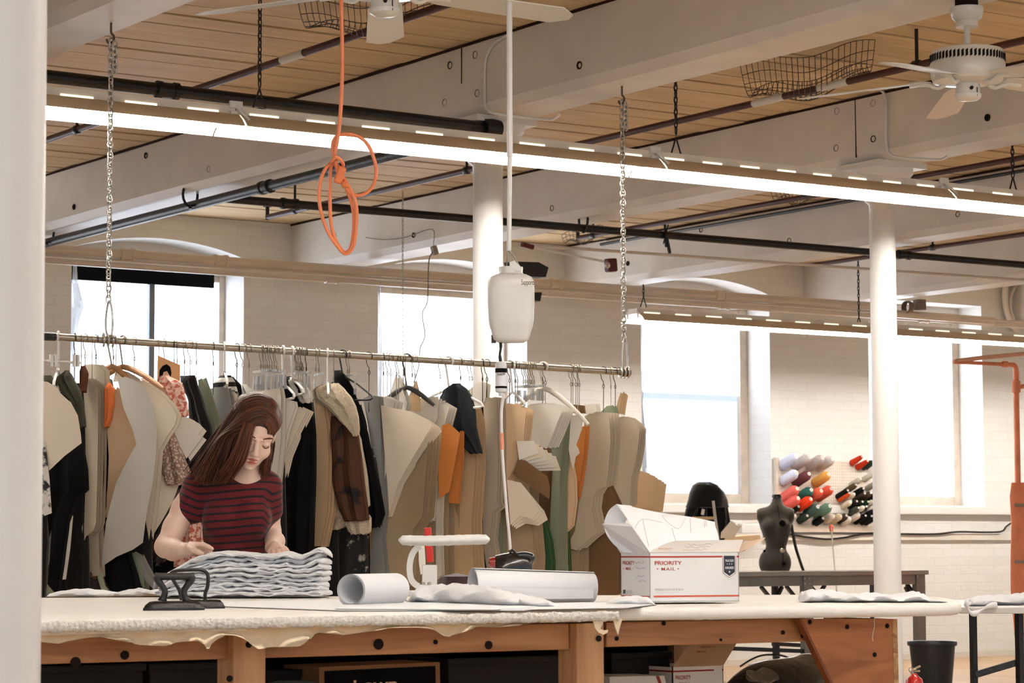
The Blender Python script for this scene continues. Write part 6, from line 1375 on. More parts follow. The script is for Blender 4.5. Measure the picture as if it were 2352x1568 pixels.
# hands
def hand(palm0, palm1, up, knuckles, fingers, thumb):
    s.chain([palm0, palm1], [.022, .024], k=.014)
    for kx in knuckles: s.cone(palm1, kx, .018, .0115, k=.010)
    for f in fingers: s.chain(f, [.0092, .0086, .0080, .0070], k=.0035)
    s.chain(thumb, [.0125, .0102, .0092, .0078], k=.006)
hand(LP(426, 1263, .222), LP(441, 1260, .242), None,
     [LP(452, 1252, .262), LP(455, 1257, .250), LP(455, 1263, .238), LP(452, 1268, .228)],
     [[LP(452, 1251, .264), LP(466, 1250, .275), LP(478, 1255, .280), LP(487, 1260, .281)],
      [LP(455, 1257, .250), LP(469, 1256, .262), LP(479, 1262, .268), LP(485, 1269, .270)],
      [LP(455, 1263, .238), LP(467, 1263, .250), LP(476, 1269, .255), LP(480, 1276, .257)],
      [LP(452, 1268, .228), LP(462, 1270, .238), LP(468, 1275, .243), LP(472, 1281, .245)]],
     [LP(434, 1257, .262), LP(444, 1262, .288), LP(456, 1268, .298), LP(465, 1272, .300)])
hand(LP(627, 1257, .125), LP(634, 1260, .155), None,
     [LP(640, 1259, .178), LP(634, 1262, .182), LP(628, 1264, .178), LP(622, 1265, .170)],
     [[LP(641, 1259, .178), LP(648, 1262, .196), LP(652, 1267, .206), LP(655, 1272, .212)],
      [LP(634, 1262, .182), LP(638, 1265, .202), LP(640, 1270, .214), LP(642, 1276, .220)],
      [LP(628, 1264, .178), LP(628, 1267, .198), LP(629, 1272, .210), LP(630, 1278, .216)],
      [LP(622, 1265, .170), LP(620, 1268, .186), LP(620, 1273, .196), LP(620, 1278, .202)]],
     [LP(640, 1256, .14), LP(649, 1258, .152), LP(656, 1262, .160), LP(661, 1266, .165)])
body = sdf_obj('body', s, M_skin, woman, PM)
# lips, brows, lashes as soft parts on the face
def face_tube(P, r, m, nm, lb=None):
    return MB().tube(smooth_path([PM@Vector(hd(*p)) for p in P], 3), r, 8).build(nm, m, body, label=lb)
M_lip = mat('lip', (176, 84, 74), .45); M_brow = mat('brow', (92, 52, 34), .9)
n3 = 13
MB().rings([[PM@Vector(hd(x, .0915-abs(x)*.16+.0036*math.cos(a_)*e, -.0595+.0045*e*math.sin(a_)+.0012*abs(math.cos(x*190)))) for a_ in [2*PI*q/10 for q in range(10)]] for x, e in [(-.0205+.041*i/12, max(.15, math.sin(PI*(i+.4)/12.8))) for i in range(13)]]).build('upper_lip', M_lip, body)
MB().rings([[PM@Vector(hd(x, .0905-abs(x)*.14+.0040*math.cos(a_)*e, -.0705+.0055*e*math.sin(a_))) for a_ in [2*PI*q/10 for q in range(10)]] for x, e in [(-.018+.036*i/12, max(.15, math.sin(PI*(i+.4)/12.8))) for i in range(13)]]).build('lower_lip', M_lip, body)
for q in (-1, 1):
    face_tube([(q*.014, .0925, .026), (q*.028, .090, .031), (q*.044, .079, .028), (q*.052, .070, .022)], [.0018]*3+[.0024]*3+[.0018]*3+[.0009], M_brow, 'eyebrow')
    face_tube([(q*.0185, .0875, -.001), (q*.026, .0925, -.0055), (q*.034, .092, -.006), (q*.0435, .0855, -.001)], [.0009]*3+[.0016]*3+[.0017]*3+[.001], mat('lash', (38, 24, 20), .7), 'eyelashes')
# ---- top ---------------------------------------------------------------
s2 = SDF((-.34, -.26, .72), (.24, .26, 1.32), .0042)
s2.cone(shl+np.array((.0, 0, .004)), shr+np.array((0, 0, .004)), .050, .050, k=.03); s2.ell(LP(543, 1118, .02), (.105, .068, .062), k=.04); s2.ell(LP(566, 1124, .035), (.085, .062, .045), k=.03)
s2.ell(LP(546, 1180, .0), (.1235, .096, .135), k=.04); s2.ell(LP(541, 1258, -.015), (.1085, .088, .17), k=.04); s2.ell(LP(541, 1370, -.03), (.142, .108, .12), k=.05)
for x in (505, 583): s2.ell(LP(x, 1190, .066), (.055, .050, .06), k=.035)
tl = LP(440, 1162, .0); s2.chain([shl, tl], [.060, .0545], k=.02)
tr = LP(621, 1172, -.02); s2.chain([shr, tr], [.052, .044], k=.02)
for (a, b, r) in ((LP(446, 1150, 0), LP(441, 1166, 0), .0565),): s2.cone(a, b, r, r+.001, k=.01)
s2.cut(LP(427, 1171, .0)*0+np.array((0, 0, .78)), (0, 0, -1))
# neckline
s2.ell(LP(567, 1070, .03), (.060, .085, .042), k=.008, sub=True); s2.ell(LP(567, 1076, .10), (.042, .06, .020), k=.008, sub=True)
ual = (tl-shl)/np.linalg.norm(tl-shl); uar = (tr-shr)/np.linalg.norm(tr-shr)
def stripe(V):
    z = 1.40-V[:, 2]+.006*np.sin(V[:, 0]*14)+.004*np.sin(V[:, 1]*22+V[:, 2]*9)
    for sh_, uu, off in ((shl, ual, .0), (shr, uar, .0)):
        t = (V-sh_)@uu; rad = np.linalg.norm(V-sh_-t[:, None]*uu, axis=1); side = (V[:, 0]-sh_[0])*np.sign(sh_[0]-.0)
        w = np.clip((side+.01)/.03, 0, 1)*np.clip((t+.02)/.04, 0, 1); z0 = 1.40-sh_[2]
        z = z*(1-w)+(z0+t)*w
    return z
M_top = bpy.data.materials.new('striped_knit'); M_top.use_nodes = True; nt = M_top.node_tree; bs = nt.nodes['Principled BSDF']; bs.inputs['Roughness'].default_value = .9
at_ = nt.nodes.new('ShaderNodeAttribute'); at_.attribute_name = 'stripe'; mu = nt.nodes.new('ShaderNodeMath'); mu.operation = 'MULTIPLY'; mu.inputs[1].default_value = 1/.0242
frc = nt.nodes.new('ShaderNodeMath'); frc.operation = 'FRACT'; rp = nt.nodes.new('ShaderNodeValToRGB'); nt.links.new(at_.outputs['Fac'], mu.inputs[0]); nt.links.new(mu.outputs[0], frc.inputs[0]); nt.links.new(frc.outputs[0], rp.inputs[0]); nt.links.new(rp.outputs[0], bs.inputs['Base Color'])
e = rp.color_ramp.elements; red = (*s2l((92, 7, 18)), 1); blk = (*s2l((14, 6, 10)), 1)
e[0].position = 0; e[0].color = blk; e[1].position = .24; e[1].color = blk; x = rp.color_ramp.elements.new(.30); x.color = red; x = rp.color_ramp.elements.new(.94); x.color = red; x = rp.color_ramp.elements.new(.995); x.color = blk
bs.inputs['Sheen Weight'].default_value = .1
# wrinkles
V0 = None
class _S(SDF): pass
sl_, P_ = s2._sub(s2.lo, s2.lo+s2.h*s2.n)
s2.F = s2.F+(.0022*np.sin(P_[..., 0]*38+P_[..., 2]*46+2*np.sin(P_[..., 2]*17))*np.clip((1.12-P_[..., 2])*9, 0, 1)+.0014*np.sin(P_[..., 0]*60-P_[..., 2]*30)).astype(np.float32)
sdf_obj('striped_top', s2, M_top, woman, PM, attr=stripe)
# ---- jeans and shoes -----------------------------------------------------
s3 = SDF((-.26, -.34, 0.0), (.22, .22, .90), .010)
s3.ell(LP(541, 1372, -.03), (.143, .110, .13), k=.04)
hipc = LP(541, 1400, -.03)
for q in (-1, 1):
    s3.chain([hipc+np.array((q*.07, 0, -.02)), np.array((hipc[0]+q*.085, hipc[1]+.01, .46)), np.array((hipc[0]+q*.09, hipc[1]-.02, .07))], [.092, .062, .050], k=.03)
sdf_obj('jeans', s3, mat('dark_denim', (38, 44, 62), .9), woman, PM)
for q in (-1, 1):
    s4 = SDF((-.3, -.3, -.01), (.3, .3, .12), .008); c = np.array((hipc[0]+q*.09, hipc[1]-.02, .03))
    s4.cone(c, c+np.array((0, .14, -.002)), .038, .034, k=.01); s4.cut((0, 0, 0), (0, 0, -1)); sdf_obj('shoe', s4, C_blk2, woman, PM)
# ---- hair ------------------------------------------------------------------
M_hair = bpy.data.materials.new('auburn_hair'); M_hair.use_nodes = True; nt = M_hair.node_tree; bs = nt.nodes['Principled BSDF']
hi = nt.nodes.new('ShaderNodeAttribute'); hi.attribute_name = 'tone'
rp = nt.nodes.new('ShaderNodeValToRGB'); nt.links.new(hi.outputs['Fac'], rp.inputs[0]); nt.links.new(rp.outputs[0], bs.inputs['Base Color'])
rp.color_ramp.elements[0].color = (*s2l((40, 19, 11)), 1); rp.color_ramp.elements[1].color = (*s2l((104, 56, 32)), 1)
bs.inputs['Roughness'].default_value = .45; bs.inputs['Specular IOR Level'].default_value = .3
hs = SDF((-.26, -.22, 1.10), (.20, .26, 1.60), .005)
hs.ell(hd(0, -.018, .036), (.080, .091, .087), HR, k=.01)
hs.ell(hd(0, .15, -.045), (.088, .108, .128), HR, k=.01, sub=True)
# volume falling to the left and behind the neck
hs.chain([hd(-.028, -.015, .01), LP(540, 1000, .05), LP(512, 1050, .03), LP(492, 1092, .03)], [.046, .046, .042, .026], k=.03)
hs.chain([hd(0, -.045, .0), LP(560, 1040, -.03), LP(545, 1092, -.03)], [.052, .048, .04], k=.02)
hs.chain([hd(.045, -.03, .02), LP(612, 1010, .03), LP(610, 1050, .0), LP(604, 1090, .01)], [.034, .024, .022, .014], k=.02)
Vh, Qh = hs.mesh()
sdf_obj('hair_base', hs, mat('hair_underside', (50, 25, 15), .6, var=.3, scale=60., stretch=(1, 1, .12)), woman, PM, smooth_it=2)
# locks
part_ = hd(.018, .03, .118)
rr = np.random.RandomState(11)
locks = MB(); tone = []
def lock(P, r0_, t_, m=5):
    P = smooth_path([PM@Vector(p) for p in P], m); n = len(P); r0_ *= .66; R = [r0_*min(1, .5+i/(n*.25))*(1-.93*max(0, (i/n-.55)/.45)**1.3) for i in range(n)]
    a = len(locks.v); locks.tube(P, R, 5, cap=False); tone.extend([t_]*(len(locks.v)-a))
def cap(a, y, k=1.03):       # a: angle from the crown toward the left ear, y: forward position
    q = math.sqrt(max(.02, 1-(y/.097)**2)); a = math.radians(a); return hd(-.082*k*q*math.sin(a), -.022+y, .036+.089*k*q*math.cos(a))
for i in range(760):     # left fall: from the parting over the left side, down to the chest
    y0 = rr.uniform(-.088, .090); w = min(1, max(0, rr.uniform(0, 1)*.75+(.08-y0)/.17*.3)); j = rr.randn(3)*.0035; f = (y0+.088)/.17
    P = [cap(a_, y0-.0*a_, 1.02+.05*(a_ > 40)*w) +j*.3 for a_ in (-20, 8, 36, 64)]
    P += [LP(548-54*w+10*f*(1-w), 1000+4*w, .03+.14*f)+j, LP(534-72*w+14*f*(1-w), 1046+4*w, .02+.15*f)+j*1.5, LP(518-82*w+rr.randn()*3+16*f*(1-w), 1094+rr.uniform(-14, 15), .02+.14*f)+j*2]
    lock(P, rr.uniform(.0036, .0062), rr.uniform(0, 1)*(.5+.5*w), 4)
for i in range(190):      # curtain crossing the left half of the face
    w = rr.uniform(0, 1); j = rr.randn(3)*.004
    lock([cap(-14+10*w, .074, 1.0)+j*.5, LP(594-18*w, 956, .172)+j, LP(579-20*w, 985, .212)+j, LP(570-26*w, 1025, .222)+j, LP(556-30*w, 1062, .20)+j*1.5, LP(528-26*w+rr.randn()*4, 1092+rr.uniform(-6, 14), .15)+j*2], rr.uniform(.003, .0052), rr.uniform(.2, 1))
for i in range(16):      # ends swept forward over the collar
    w = rr.uniform(0, 1); j = rr.randn(3)*.003
    lock([LP(556-20*w, 1060, .20)+j, LP(548-16*w, 1078, .18)+j, LP(532-20*w, 1096, .15)+j, LP(500-20*w, 1108+3*w, .12)+j, LP(470-12*w, 1109, .10)+j], rr.uniform(.002, .0032), rr.uniform(.3, .9))
for i in range(430):      # right side strand
    y0 = rr.uniform(-.085, .090); f = (y0+.085)/.175; w = rr.uniform(0, 1); j = rr.randn(3)*.0028
    P = [cap(a_, y0, 1.02) +j*.3 for a_ in (-14, -36, -62, -84)]
    P += [LP(618+7*w-8*f, 1008, .02+.11*f)+j, LP(614+9*w-6*f, 1046, .015+.10*f)+j, LP(602+12*w-4*f+rr.randn()*2, 1086+rr.uniform(-10, 12), .01+.09*f)+j*1.5]
    lock(P, rr.uniform(.0032, .0054), rr.uniform(.0, 1), 4)
for i in range(320):      # back of the head
    a0_ = rr.uniform(-80, 96); j = rr.randn(3)*.003
    P = [cap(-16, -.03*rr.uniform(0, 1))]+[hd(-.082*1.02*math.sin(math.radians(a0_))*math.sin(t), -.022-.097*math.cos(math.radians(a0_))*math.sin(t), .036+.089*1.02*math.cos(t)) for t in (.5, 1.0, 1.5)]
    P += [LP(560-a0_*.45, 1040, -.07+.04*abs(a0_)/80)+j, LP(545-a0_*.6, 1095, -.07)+j*2]
    lock(P, rr.uniform(.004, .0065), rr.uniform(0, .8), 4)
ho = locks.build('hair_locks', M_hair, woman, ang=80)
a = ho.data.attributes.new('tone', 'FLOAT', 'POINT'); a.data.foreach_set('value', np.array(tone, np.float32))
# ================================================================== BACKGROUND THINGS
M_form = mat('form_jersey', (64, 60, 54), .95, sheen=.3, var=.06)
fY = 15.4; fc = at(1780, 1240, Y=fY); fo = Vector((fc.x, fc.y, 0)); fd = (fo).length
fa = math.atan2(fo.x, fo.y); fx = Vector((math.cos(fa), -math.sin(fa), 0)); fy = Vector((-math.sin(fa), -math.cos(fa), 0))
FM = Matrix(((fx.x, fy.x, 0, fo.x), (fx.y, fy.y, 0, fo.y), (0, 0, 1, 0), (0, 0, 0, 1))); FMi = FM.inverted()
def fp_(x, y, d=0): p = at(x, y, Y=fY); q = FMi@p; return np.array((q.x, d, q.z))
dfm = thing('dress_form', 'dark grey adjustable dress form on a black stand behind the steel table', 'dress form', fo)
s = SDF((-.24, -.18, .70), (.24, .2, 1.6), .006)
s.chain([fp_(1785, 1150, 0), fp_(1784, 1168, 0)], [.040, .050], k=.02); s.cone(fp_(1748, 1181, 0), fp_(1814, 1181, 0), .042, .042, k=.03); s.ell(fp_(1782, 1204, 0), (.118, .07, .105), k=.03); s.cone(fp_(1778, 1168, 0), fp_(1752, 1180, 0), .034, .036, k=.04); s.cone(fp_(1790, 1168, 0), fp_(1811, 1180, 0), .034, .036, k=.04); s.cone(fp_(1752, 1184, 0), fp_(1766, 1225, 0), .04, .04, k=.04); s.cone(fp_(1811, 1184, 0), fp_(1800, 1225, 0), .04, .04, k=.04)
for x in (1764, 1802): s.ell(fp_(x, 1208, .045), (.045, .045, .05), k=.03)
s.ell(fp_(1783, 1235, 0), (.090, .066, .13), k=.04); s.ell(fp_(1780, 1292, 0), (.128, .085, .13), k=.04); s.cut(fp_(1780, 1311), (0, 0, -1))
s.cut(fp_(1738, 1180), (-1, 0, 0)); s.cut(fp_(1824, 1180), (1, 0, 0))
sdf_obj('torso', s, M_form, dfm, FM)
def FW(x, y, d): return FM@Vector(fp_(x, y, d))
MB().lathe([(0, .028), (.034, .026), (.038, .015), (.038, 0)], FW(1784, 1143, 0), n=24).build('neck_cap', mat('black_gloss', (18, 18, 18), .2), dfm)
for x, y, r_ in ((1797, 1264, .017), (1800, 1294, .014), (1756, 1265, .010)): MB().lathe([(r_, 0), (r_*1.1, .006), (r_*.8, .01), (r_*.4, .006), (0, .006)], FW(x, y, .078 if x > 1760 else .05), fy, 20).build('dial', M_steel if r_ > .015 else C_black, dfm, label='adjusting dial')
MB().lathe([(0, 0.004), (.022, .004), (.026, 0)], FW(1797, 1202, .092), fy, 20).build('bust_opening', C_black, dfm)
MB().bar(FW(1786, 1160, .052), FW(1790, 1190, .078), .003, .003).bar(FW(1797, 1245, .076), FW(1799, 1302, .088), .004, .003).build('seam_gap', C_black, dfm)
MB().tube([FW(1779, 1300, 0), FM@Vector((FMi@fo).to_tuple()[:2]+(.0,))+Vector((0, 0, .03))], .030, 12).build('stand_pole', M_black, dfm)
m = MB()
for k in range(4): a_ = .4+k*PI/2; m.tube([fo+Vector((0, 0, .10)), fo+Vector((.22*math.cos(a_), .22*math.sin(a_), .03)), fo+Vector((.26*math.cos(a_), .26*math.sin(a_), .012))], .012, 8)
m.build('stand_feet', M_black, dfm)
tag(MB().tube(smooth_path([at(x, y, Y=fY-.1) for x, y in ((1818, 1205), (1826, 1250), (1838, 1290), (1846, 1312))])+[], .012, 8).build('black_rod', M_black), 'black rod leaning beside the dress form', 'rod')
o = thing('grabber_stick', 'thin pole with a red cap leaning against the spool board', 'pole', at(1912, 1205, Y=16.9)); MB().tube([at(1909, 1208, Y=16.85), at(1922, 1360, Y=16.3), at(1928, 1500, Y=15.9)], .006, 8).build('shaft', mat('grey_shaft', (150, 140, 130), .4), o); MB().lathe([(.006, -.05), (.016, -.045), (.02, -.01), (.012, .012), (0, .012)], at(1909, 1208, Y=16.85), (0, .1, 1), 14).build('cap', mat('red_cap', (190, 66, 44), .4), o, label='red cap')
# steel bench
M_bench = mat('bench_grey', (118, 116, 110), .4, metal=.3, var=.1); M_btop = mat('bench_top', (140, 134, 124), .25, metal=.2, var=.06)
YB = 14.55; bt = at(2134, 1309, Y=YB); zb2 = bt.z; xl = at(1560, 1316, Y=YB).x
o = thing('work_bench', 'long grey steel work bench with cross braces behind the cutting table', 'work bench', ((xl+bt.x)/2, YB+.3, 0))
th = (1317-1308)*20/F0
MB().box((xl, YB, zb2-.034), (bt.x, YB+.62, zb2)).build('bench_top', M_btop, o, smooth=False, bevel=.006)
za, zb3 = at(2060, 1320, Y=YB+.03).z, at(2060, 1342, Y=YB+.03).z
MB().box((xl, YB+.03, zb3), (at(2118, 1330, Y=YB).x, YB+.06, za)).build('front_apron', M_bench, o, smooth=False)
for px in (1571, 1851, 2109):
    p = at(px, 1330, Y=YB+.05); MB().box((p.x-.045, YB+.02, 0), (p.x+.045, YB+.07, za)).build('leg', M_bench, o, smooth=False)
    if px != 1851: MB().box((p.x-.04, YB+.52, 0), (p.x+.01, YB+.57, za)).build('leg', M_black, o, smooth=False)
for a_, b_, c_, d_ in ((1748, 1347, 1768, 1372), (1796, 1347, 1784, 1372), (1806, 1346, 1830, 1376), (1862, 1346, 1880, 1370), (1894, 1344, 1878, 1368), (2083, 1342, 2103, 1366), (2080, 1348, 2092, 1370)):
    MB().bar(at(a_, b_, Y=YB+.1), at(c_, d_, Y=YB+.1), .03, .02).build('brace', M_black, o, smooth=False)
MB().bar(at(1660, 1488, Y=YB+.05), at(1850, 1495, Y=YB+.05), .035, .03).build('lower_brace', M_black, o, smooth=False); MB().bar(at(1775, 1478, Y=YB+.5), at(1850, 1482, Y=YB+.5), .03, .03).build('lower_brace', M_black, o, smooth=False)
for x, y in ((1848, 1328), (1859, 1328), (1848, 1340), (1859, 1340), (2107, 1323)): MB().lathe([(0, .004), (.007, .003), (.008, 0)], at(x, y, Y=YB+.018), (0, -1, 0), 8).build('bolt', M_steel, o)
# black hooded cloth and clutter by the window
cD = 14.5
def cb(x, y, d=0): return at(x, y, Y=cD+d)
def vol(rows, Yd, dep, mtl, name, label, cat, n=30, fold=.01, parent=None, part=None):
    R = []
    for y, a, b in rows:
        p, q = at(a, y, Y=Yd), at(b, y, Y=Yd); c = (p+q)/2; w = (q-p)/2; dv = min(dep, w.length)*1.; ring = []
        for k in range(n):
            t = 2*PI*k/n; ring.append(c+w*math.cos(t)+Vector((0, 1, 0))*(dv*math.sin(t)+fold*math.sin(6*t+y*.05)*abs(math.sin(t))))
        R.append(ring)
    m = MB().rings(R)
    return m.build(part, mtl, parent) if parent else tag(m.build(name, mtl), label, cat)
o = thing('hooded_jacket', 'black hooded garment draped on a stand below the patterned window', 'jacket', cb(1620, 1240))
vol([(1107, 1606, 1628), (1114, 1598, 1642), (1130, 1592, 1656), (1148, 1586, 1664), (1165, 1580, 1668)], cD, .12, C_blk2, '', '', '', parent=o, part='hood')
vol([(1150, 1586, 1612), (1170, 1578, 1600), (1190, 1572, 1592), (1215, 1568, 1588), (1250, 1566, 1590)], cD, .05, C_blk2, '', '', '', parent=o, part='left_side')
vol([(1145, 1634, 1664), (1165, 1640, 1668), (1195, 1644, 1673), (1205, 1644, 1676), (1225, 1640, 1662), (1250, 1636, 1660)], cD, .05, C_blk2, '', '', '', parent=o, part='right_side')
vol([(1150, 1600, 1644), (1180, 1596, 1644), (1250, 1592, 1644)], cD+.2, .05, C_black, '', '', '', parent=o, part='lining')
MB().tube(smooth_path([cb(1638, 1150, -.12), cb(1641, 1175, -.13), (cb(1645, 1205, -.13)), cb(1650, 1240, -.13)]), .011, 8).build('drawstring', mat('pale_cord', (206, 200, 190), .8, bump=.8, bscale=80.), o, label='pale cord')
q_ = cb(1618, 1190, .1); MB().tube([Vector((q_.x, q_.y, .02)), Vector((q_.x, q_.y, q_.z+.1))], .02, 10).lathe([(0, .03), (.2, .02), (.22, 0), (0, 0)], (q_.x, q_.y, 0)).build('stand', M_black, o)
MB().prism([cb(x, y, -.06) for x, y in ((1592, 1186), (1640, 1186), (1640, 1193), (1592, 1193))], (0, .02, 0)).build('stand_board', K_tan, o, smooth=False)
MB().prism([cb(x, y, -.07) for x, y in ((1613, 1168), (1619, 1170), (1617, 1182), (1610, 1181))], (0, .004, 0)).build('label_tag', K_white, o, smooth=False)
tag(MB().prism([cb(x, y, -.2) for x, y in ((1680, 1196), (1696, 1208), (1704, 1206), (1688, 1232), (1657, 1236), (1658, 1222))], (0, .01, 0)).build('torn_card', K_cream, smooth=False), 'torn cream card beside the black hooded garment', 'card')
tag(MB().obox(at(1722, 1214, Y=16.9), (.11, 0, 0), (0, .03, 0), (0, 0, .04)).build('power_strip', M_white, smooth=False, bevel=.006), 'white multi socket power strip on the wall left of the dress form', 'power strip')
tag(MB().prism([at(x, y, Y=15.9) for x, y in ((1690, 1232), (1745, 1228), (1748, 1240), (1690, 1244))], (0, .2, 0)).build('cardboard_lid', K_tan, smooth=False), 'tan cardboard lid lying behind the open mail box', 'cardboard')
# thread board ---------------------------------------------------------------
pa_, pb_ = at(1786, 1056, Y=W-.03), at(2046, 1207, Y=W-.03)
o = thing('thread_board', 'white pegboard with a wooden frame carrying the thread cones', 'pegboard', ((pa_.x+pb_.x)/2, W-.03, pb_.z))
MB().box((pa_.x, W-.035, pb_.z), (pb_.x, W-.02, pa_.z)).build('board', mat('pegboard_white', (226, 216, 204), .6), o, smooth=False)
MB().box((pa_.x-.035, W-.05, pb_.z-.02), (pa_.x, W-.012, pa_.z+.02)).build('frame_side', M_frame, o, smooth=False); MB().box((pa_.x-.03, W-.06, pb_.z-.06), (pb_.x, W-.012, pb_.z)).build('frame_bottom', M_frame, o, smooth=False)
m = MB()
for i in range(int((pb_.x-pa_.x)/.026)):
    for j in range(int((pa_.z-pb_.z)/.026)): x, z = pa_.x+.013+i*.026, pb_.z+.013+j*.026; m.add([(x-.003, W-.0356, z-.003), (x+.003, W-.0356, z-.003), (x+.003, W-.0356, z+.003), (x-.003, W-.0356, z+.003)], [(0, 1, 2, 3)])
m.build('peg_holes', mat('hole_brown', (150, 132, 116), .9), o, smooth=False)
o['kind'] = o.get('kind') or ''; del o['kind']
TC = {}
def thread(x, y, r, L, col, label, group, cone=False, tip=(240, 236, 228), name='thread_cone'):
    """x,y: picture position of the near end"""
    tilt = .38; ax = Vector((-.0, -math.cos(tilt), math.sin(tilt))); base = at(x, y, Y=W-.035-L*math.cos(tilt)); b0_ = base-ax*L
    key = (round(r, 3), round(L, 3), col, cone)
    if key in TC: return copy_tree(TC[key], None, b0_, None, None, group, label)
    o = thing(name, label, 'thread', b0_, group); mt = mat('thread_%d_%d_%d' % col, col, .75, var=.08, scale=60.)
    k = .62 if not cone else .35
    MB().lathe([(0, 0), (r*.9, 0), (r, .006), (r*(.5+.5*k) if cone else r*.97, L*.82), (r*(k+.12), L*.93), (r*.5, L), (0, L)], b0_, ax, 20).build('wound_thread', mt, o)
    MB().lathe([(r*.34, L-.002), (r*.34, L+.006), (r*.16, L+.006), (r*.16, L-.004)], b0_, ax, 12).build('core', mat('core_%d' % tip[0], tip, .6), o)
    TC[key] = o; return o
big = [(1828, 1048, (206, 210, 232), 'lilac white'), (1858, 1049, (196, 188, 190), 'pale grey'), (1889, 1051, (186, 176, 176), 'warm grey'), (1912, 1053, (200, 192, 192), 'light grey'),
       (1829, 1085, (214, 218, 238), 'bagged lilac'), (1858, 1088, (98, 58, 62), 'plum'), (1903, 1089, (222, 168, 88), 'golden'),
       (1831, 1122, (222, 104, 96), 'salmon pink'), (1863, 1125, (40, 96, 90), 'teal'), (1886, 1127, (222, 98, 76), 'coral'), (1909, 1122, (206, 80, 62), 'brick red'),
       (1833, 1144, (216, 96, 90), 'rose pink'), (1862, 1146, (220, 64, 36), 'vivid red'), (1878, 1164, (62, 84, 78), 'bagged grey green'), (1906, 1162, (98, 128, 114), 'pale green')]
for x, y, c, nm in big: thread(x, y, .047, .20, c, 'large %s thread cone on the left half of the pegboard' % nm, 'large thread cones')
sm = [(1834, 1163, (22, 26, 24), 'black', (244, 240, 232)), (1826, 1184, (190, 180, 168), 'beige'), (1854, 1184, (40, 52, 46), 'dark green'), (1890, 1190, (18, 18, 18), 'wide black'), (1914, 1184, (222, 212, 196), 'cream'), (1931, 1184, (206, 190, 166), 'straw'), (1944, 1184, (58, 52, 46), 'dark brown'), (1952, 1190, (226, 220, 210), 'ivory'), (1973, 1181, (214, 206, 196), 'pale')]
for x, y, c, nm, *_ in sm: thread(x, y, .033, .12, c, 'small %s thread spool in the bottom row of the pegboard' % nm, 'small spools of the bottom row')
rg = [(1980, 1048, (196, 56, 34), 'tall red', 1), (1993, 1058, (190, 50, 30), 'second red', 1), (2005, 1058, (44, 62, 54), 'dark green', 1), (2013, 1056, (52, 70, 62), 'grey green', 1),
      (1977, 1100, (206, 200, 190), 'light grey', 0), (2008, 1086, (226, 218, 206), 'long cream', 0), (2014, 1108, (170, 164, 150), 'stone', 0), (1966, 1113, (84, 74, 62), 'brown', 0), (1947, 1126, (18, 17, 16), 'leftmost black', 0), (1950, 1132, (222, 92, 48), 'orange', 0), (1962, 1134, (216, 206, 190), 'sand', 0), (1983, 1122, (20, 26, 24), 'black green', 0), (1986, 1133, (60, 50, 42), 'umber', 0), (2000, 1132, (72, 62, 52), 'brownish', 0), (2010, 1137, (26, 22, 20), 'brown black', 0),
      (1954, 1152, (228, 218, 200), 'cream white', 0), (1968, 1151, (30, 28, 26), 'near black', 0), (1981, 1152, (22, 30, 26), 'green black', 0), (1994, 1152, (18, 46, 34), 'bottle green', 0), (2007, 1151, (210, 202, 190), 'chalk', 0), (1984, 1164, (236, 230, 216), 'bright cream', 0), (1990, 1163, (40, 36, 30), 'dark', 0), (2009, 1164, (232, 224, 208), 'second cream', 0), (1972, 1166, (72, 74, 66), 'grey', 0), (2008, 1172, (36, 34, 30), 'charcoal', 0), (1988, 1184, (16, 15, 15), 'lower black', 0), (2002, 1185, (18, 17, 17), 'lower right black', 0), (2012, 1186, (24, 26, 24), 'last black', 0)]
for x, y, c, nm, cn in rg: thread(x, y, .027 if not cn else .03, .15, c, 'slim %s thread spool on the right half of the pegboard' % nm, 'slim spools on the right half', bool(cn), name='thread_spool')
# wall cable
tag(MB().tube(smooth_path([at(x, y, Y=W-.05) for x, y in ((1810, 1226), (1860, 1234), (1900, 1238), (1940, 1234), (1990, 1226), (2080, 1226), (2150, 1226), (2200, 1221), (2260, 1222), (2300, 1220), (2312, 1208), (2330, 1196))]), .009, 6).build('wall_cable', M_black), 'slack black cable running along the brick wall behind the right column', 'cable')
# right edge: orange pipe and orange sheet
M_orp = mat('orange_paint', (232, 140, 98), .5, var=.12, scale=8.); oY = 13.6
def op(x, y, d=0): return at(x, y, Y=oY+d)
o = thing('orange_pipe', 'orange painted pipe with elbow and valve at the right edge', 'pipe', op(2340, 1100))
MB().tube([op(2190, 831), op(2322, 837)], .014, 10).tube(smooth_path([op(2322, 837), op(2331, 840), op(2334, 852)]), .02, 10).tube([op(2334, 850), op(2334, 900), op(2338, 1108)], .022, 12).build('pipe', M_orp, o)
MB().lathe([(.014, -.03), (.024, -.02), (.024, .02), (.014, .03)], op(2308, 836), (1, 0, 0), 12).build('fitting', M_orp, o); MB().lathe([(.02, -.05), (.034, -.04), (.034, .04), (.02, .05)], op(2334, 888), (0, 0, 1), 14).tube([op(2336, 890), op(2362, 884)], .016, 10).build('valve', M_orp, o)
MB().tube(smooth_path([op(2194, 829), op(2250, 822, .0), op(2300, 817), op(2420, 806)]), .016, 10).build('upper_branch', mat('pale_orange_paint', (232, 178, 150), .5), o, label='paler upper branch')
vol([(1108, 2324, 2420), (1140, 2320, 2420), (1200, 2324, 2430), (1280, 2322, 2430), (1350, 2322, 2430), (1500, 2334, 2440), (1600, 2334, 2440)], oY+.1, .05, M_orp, 'orange_duct_cover', 'orange wrapped cover with grey tape at the right edge', 'cover')
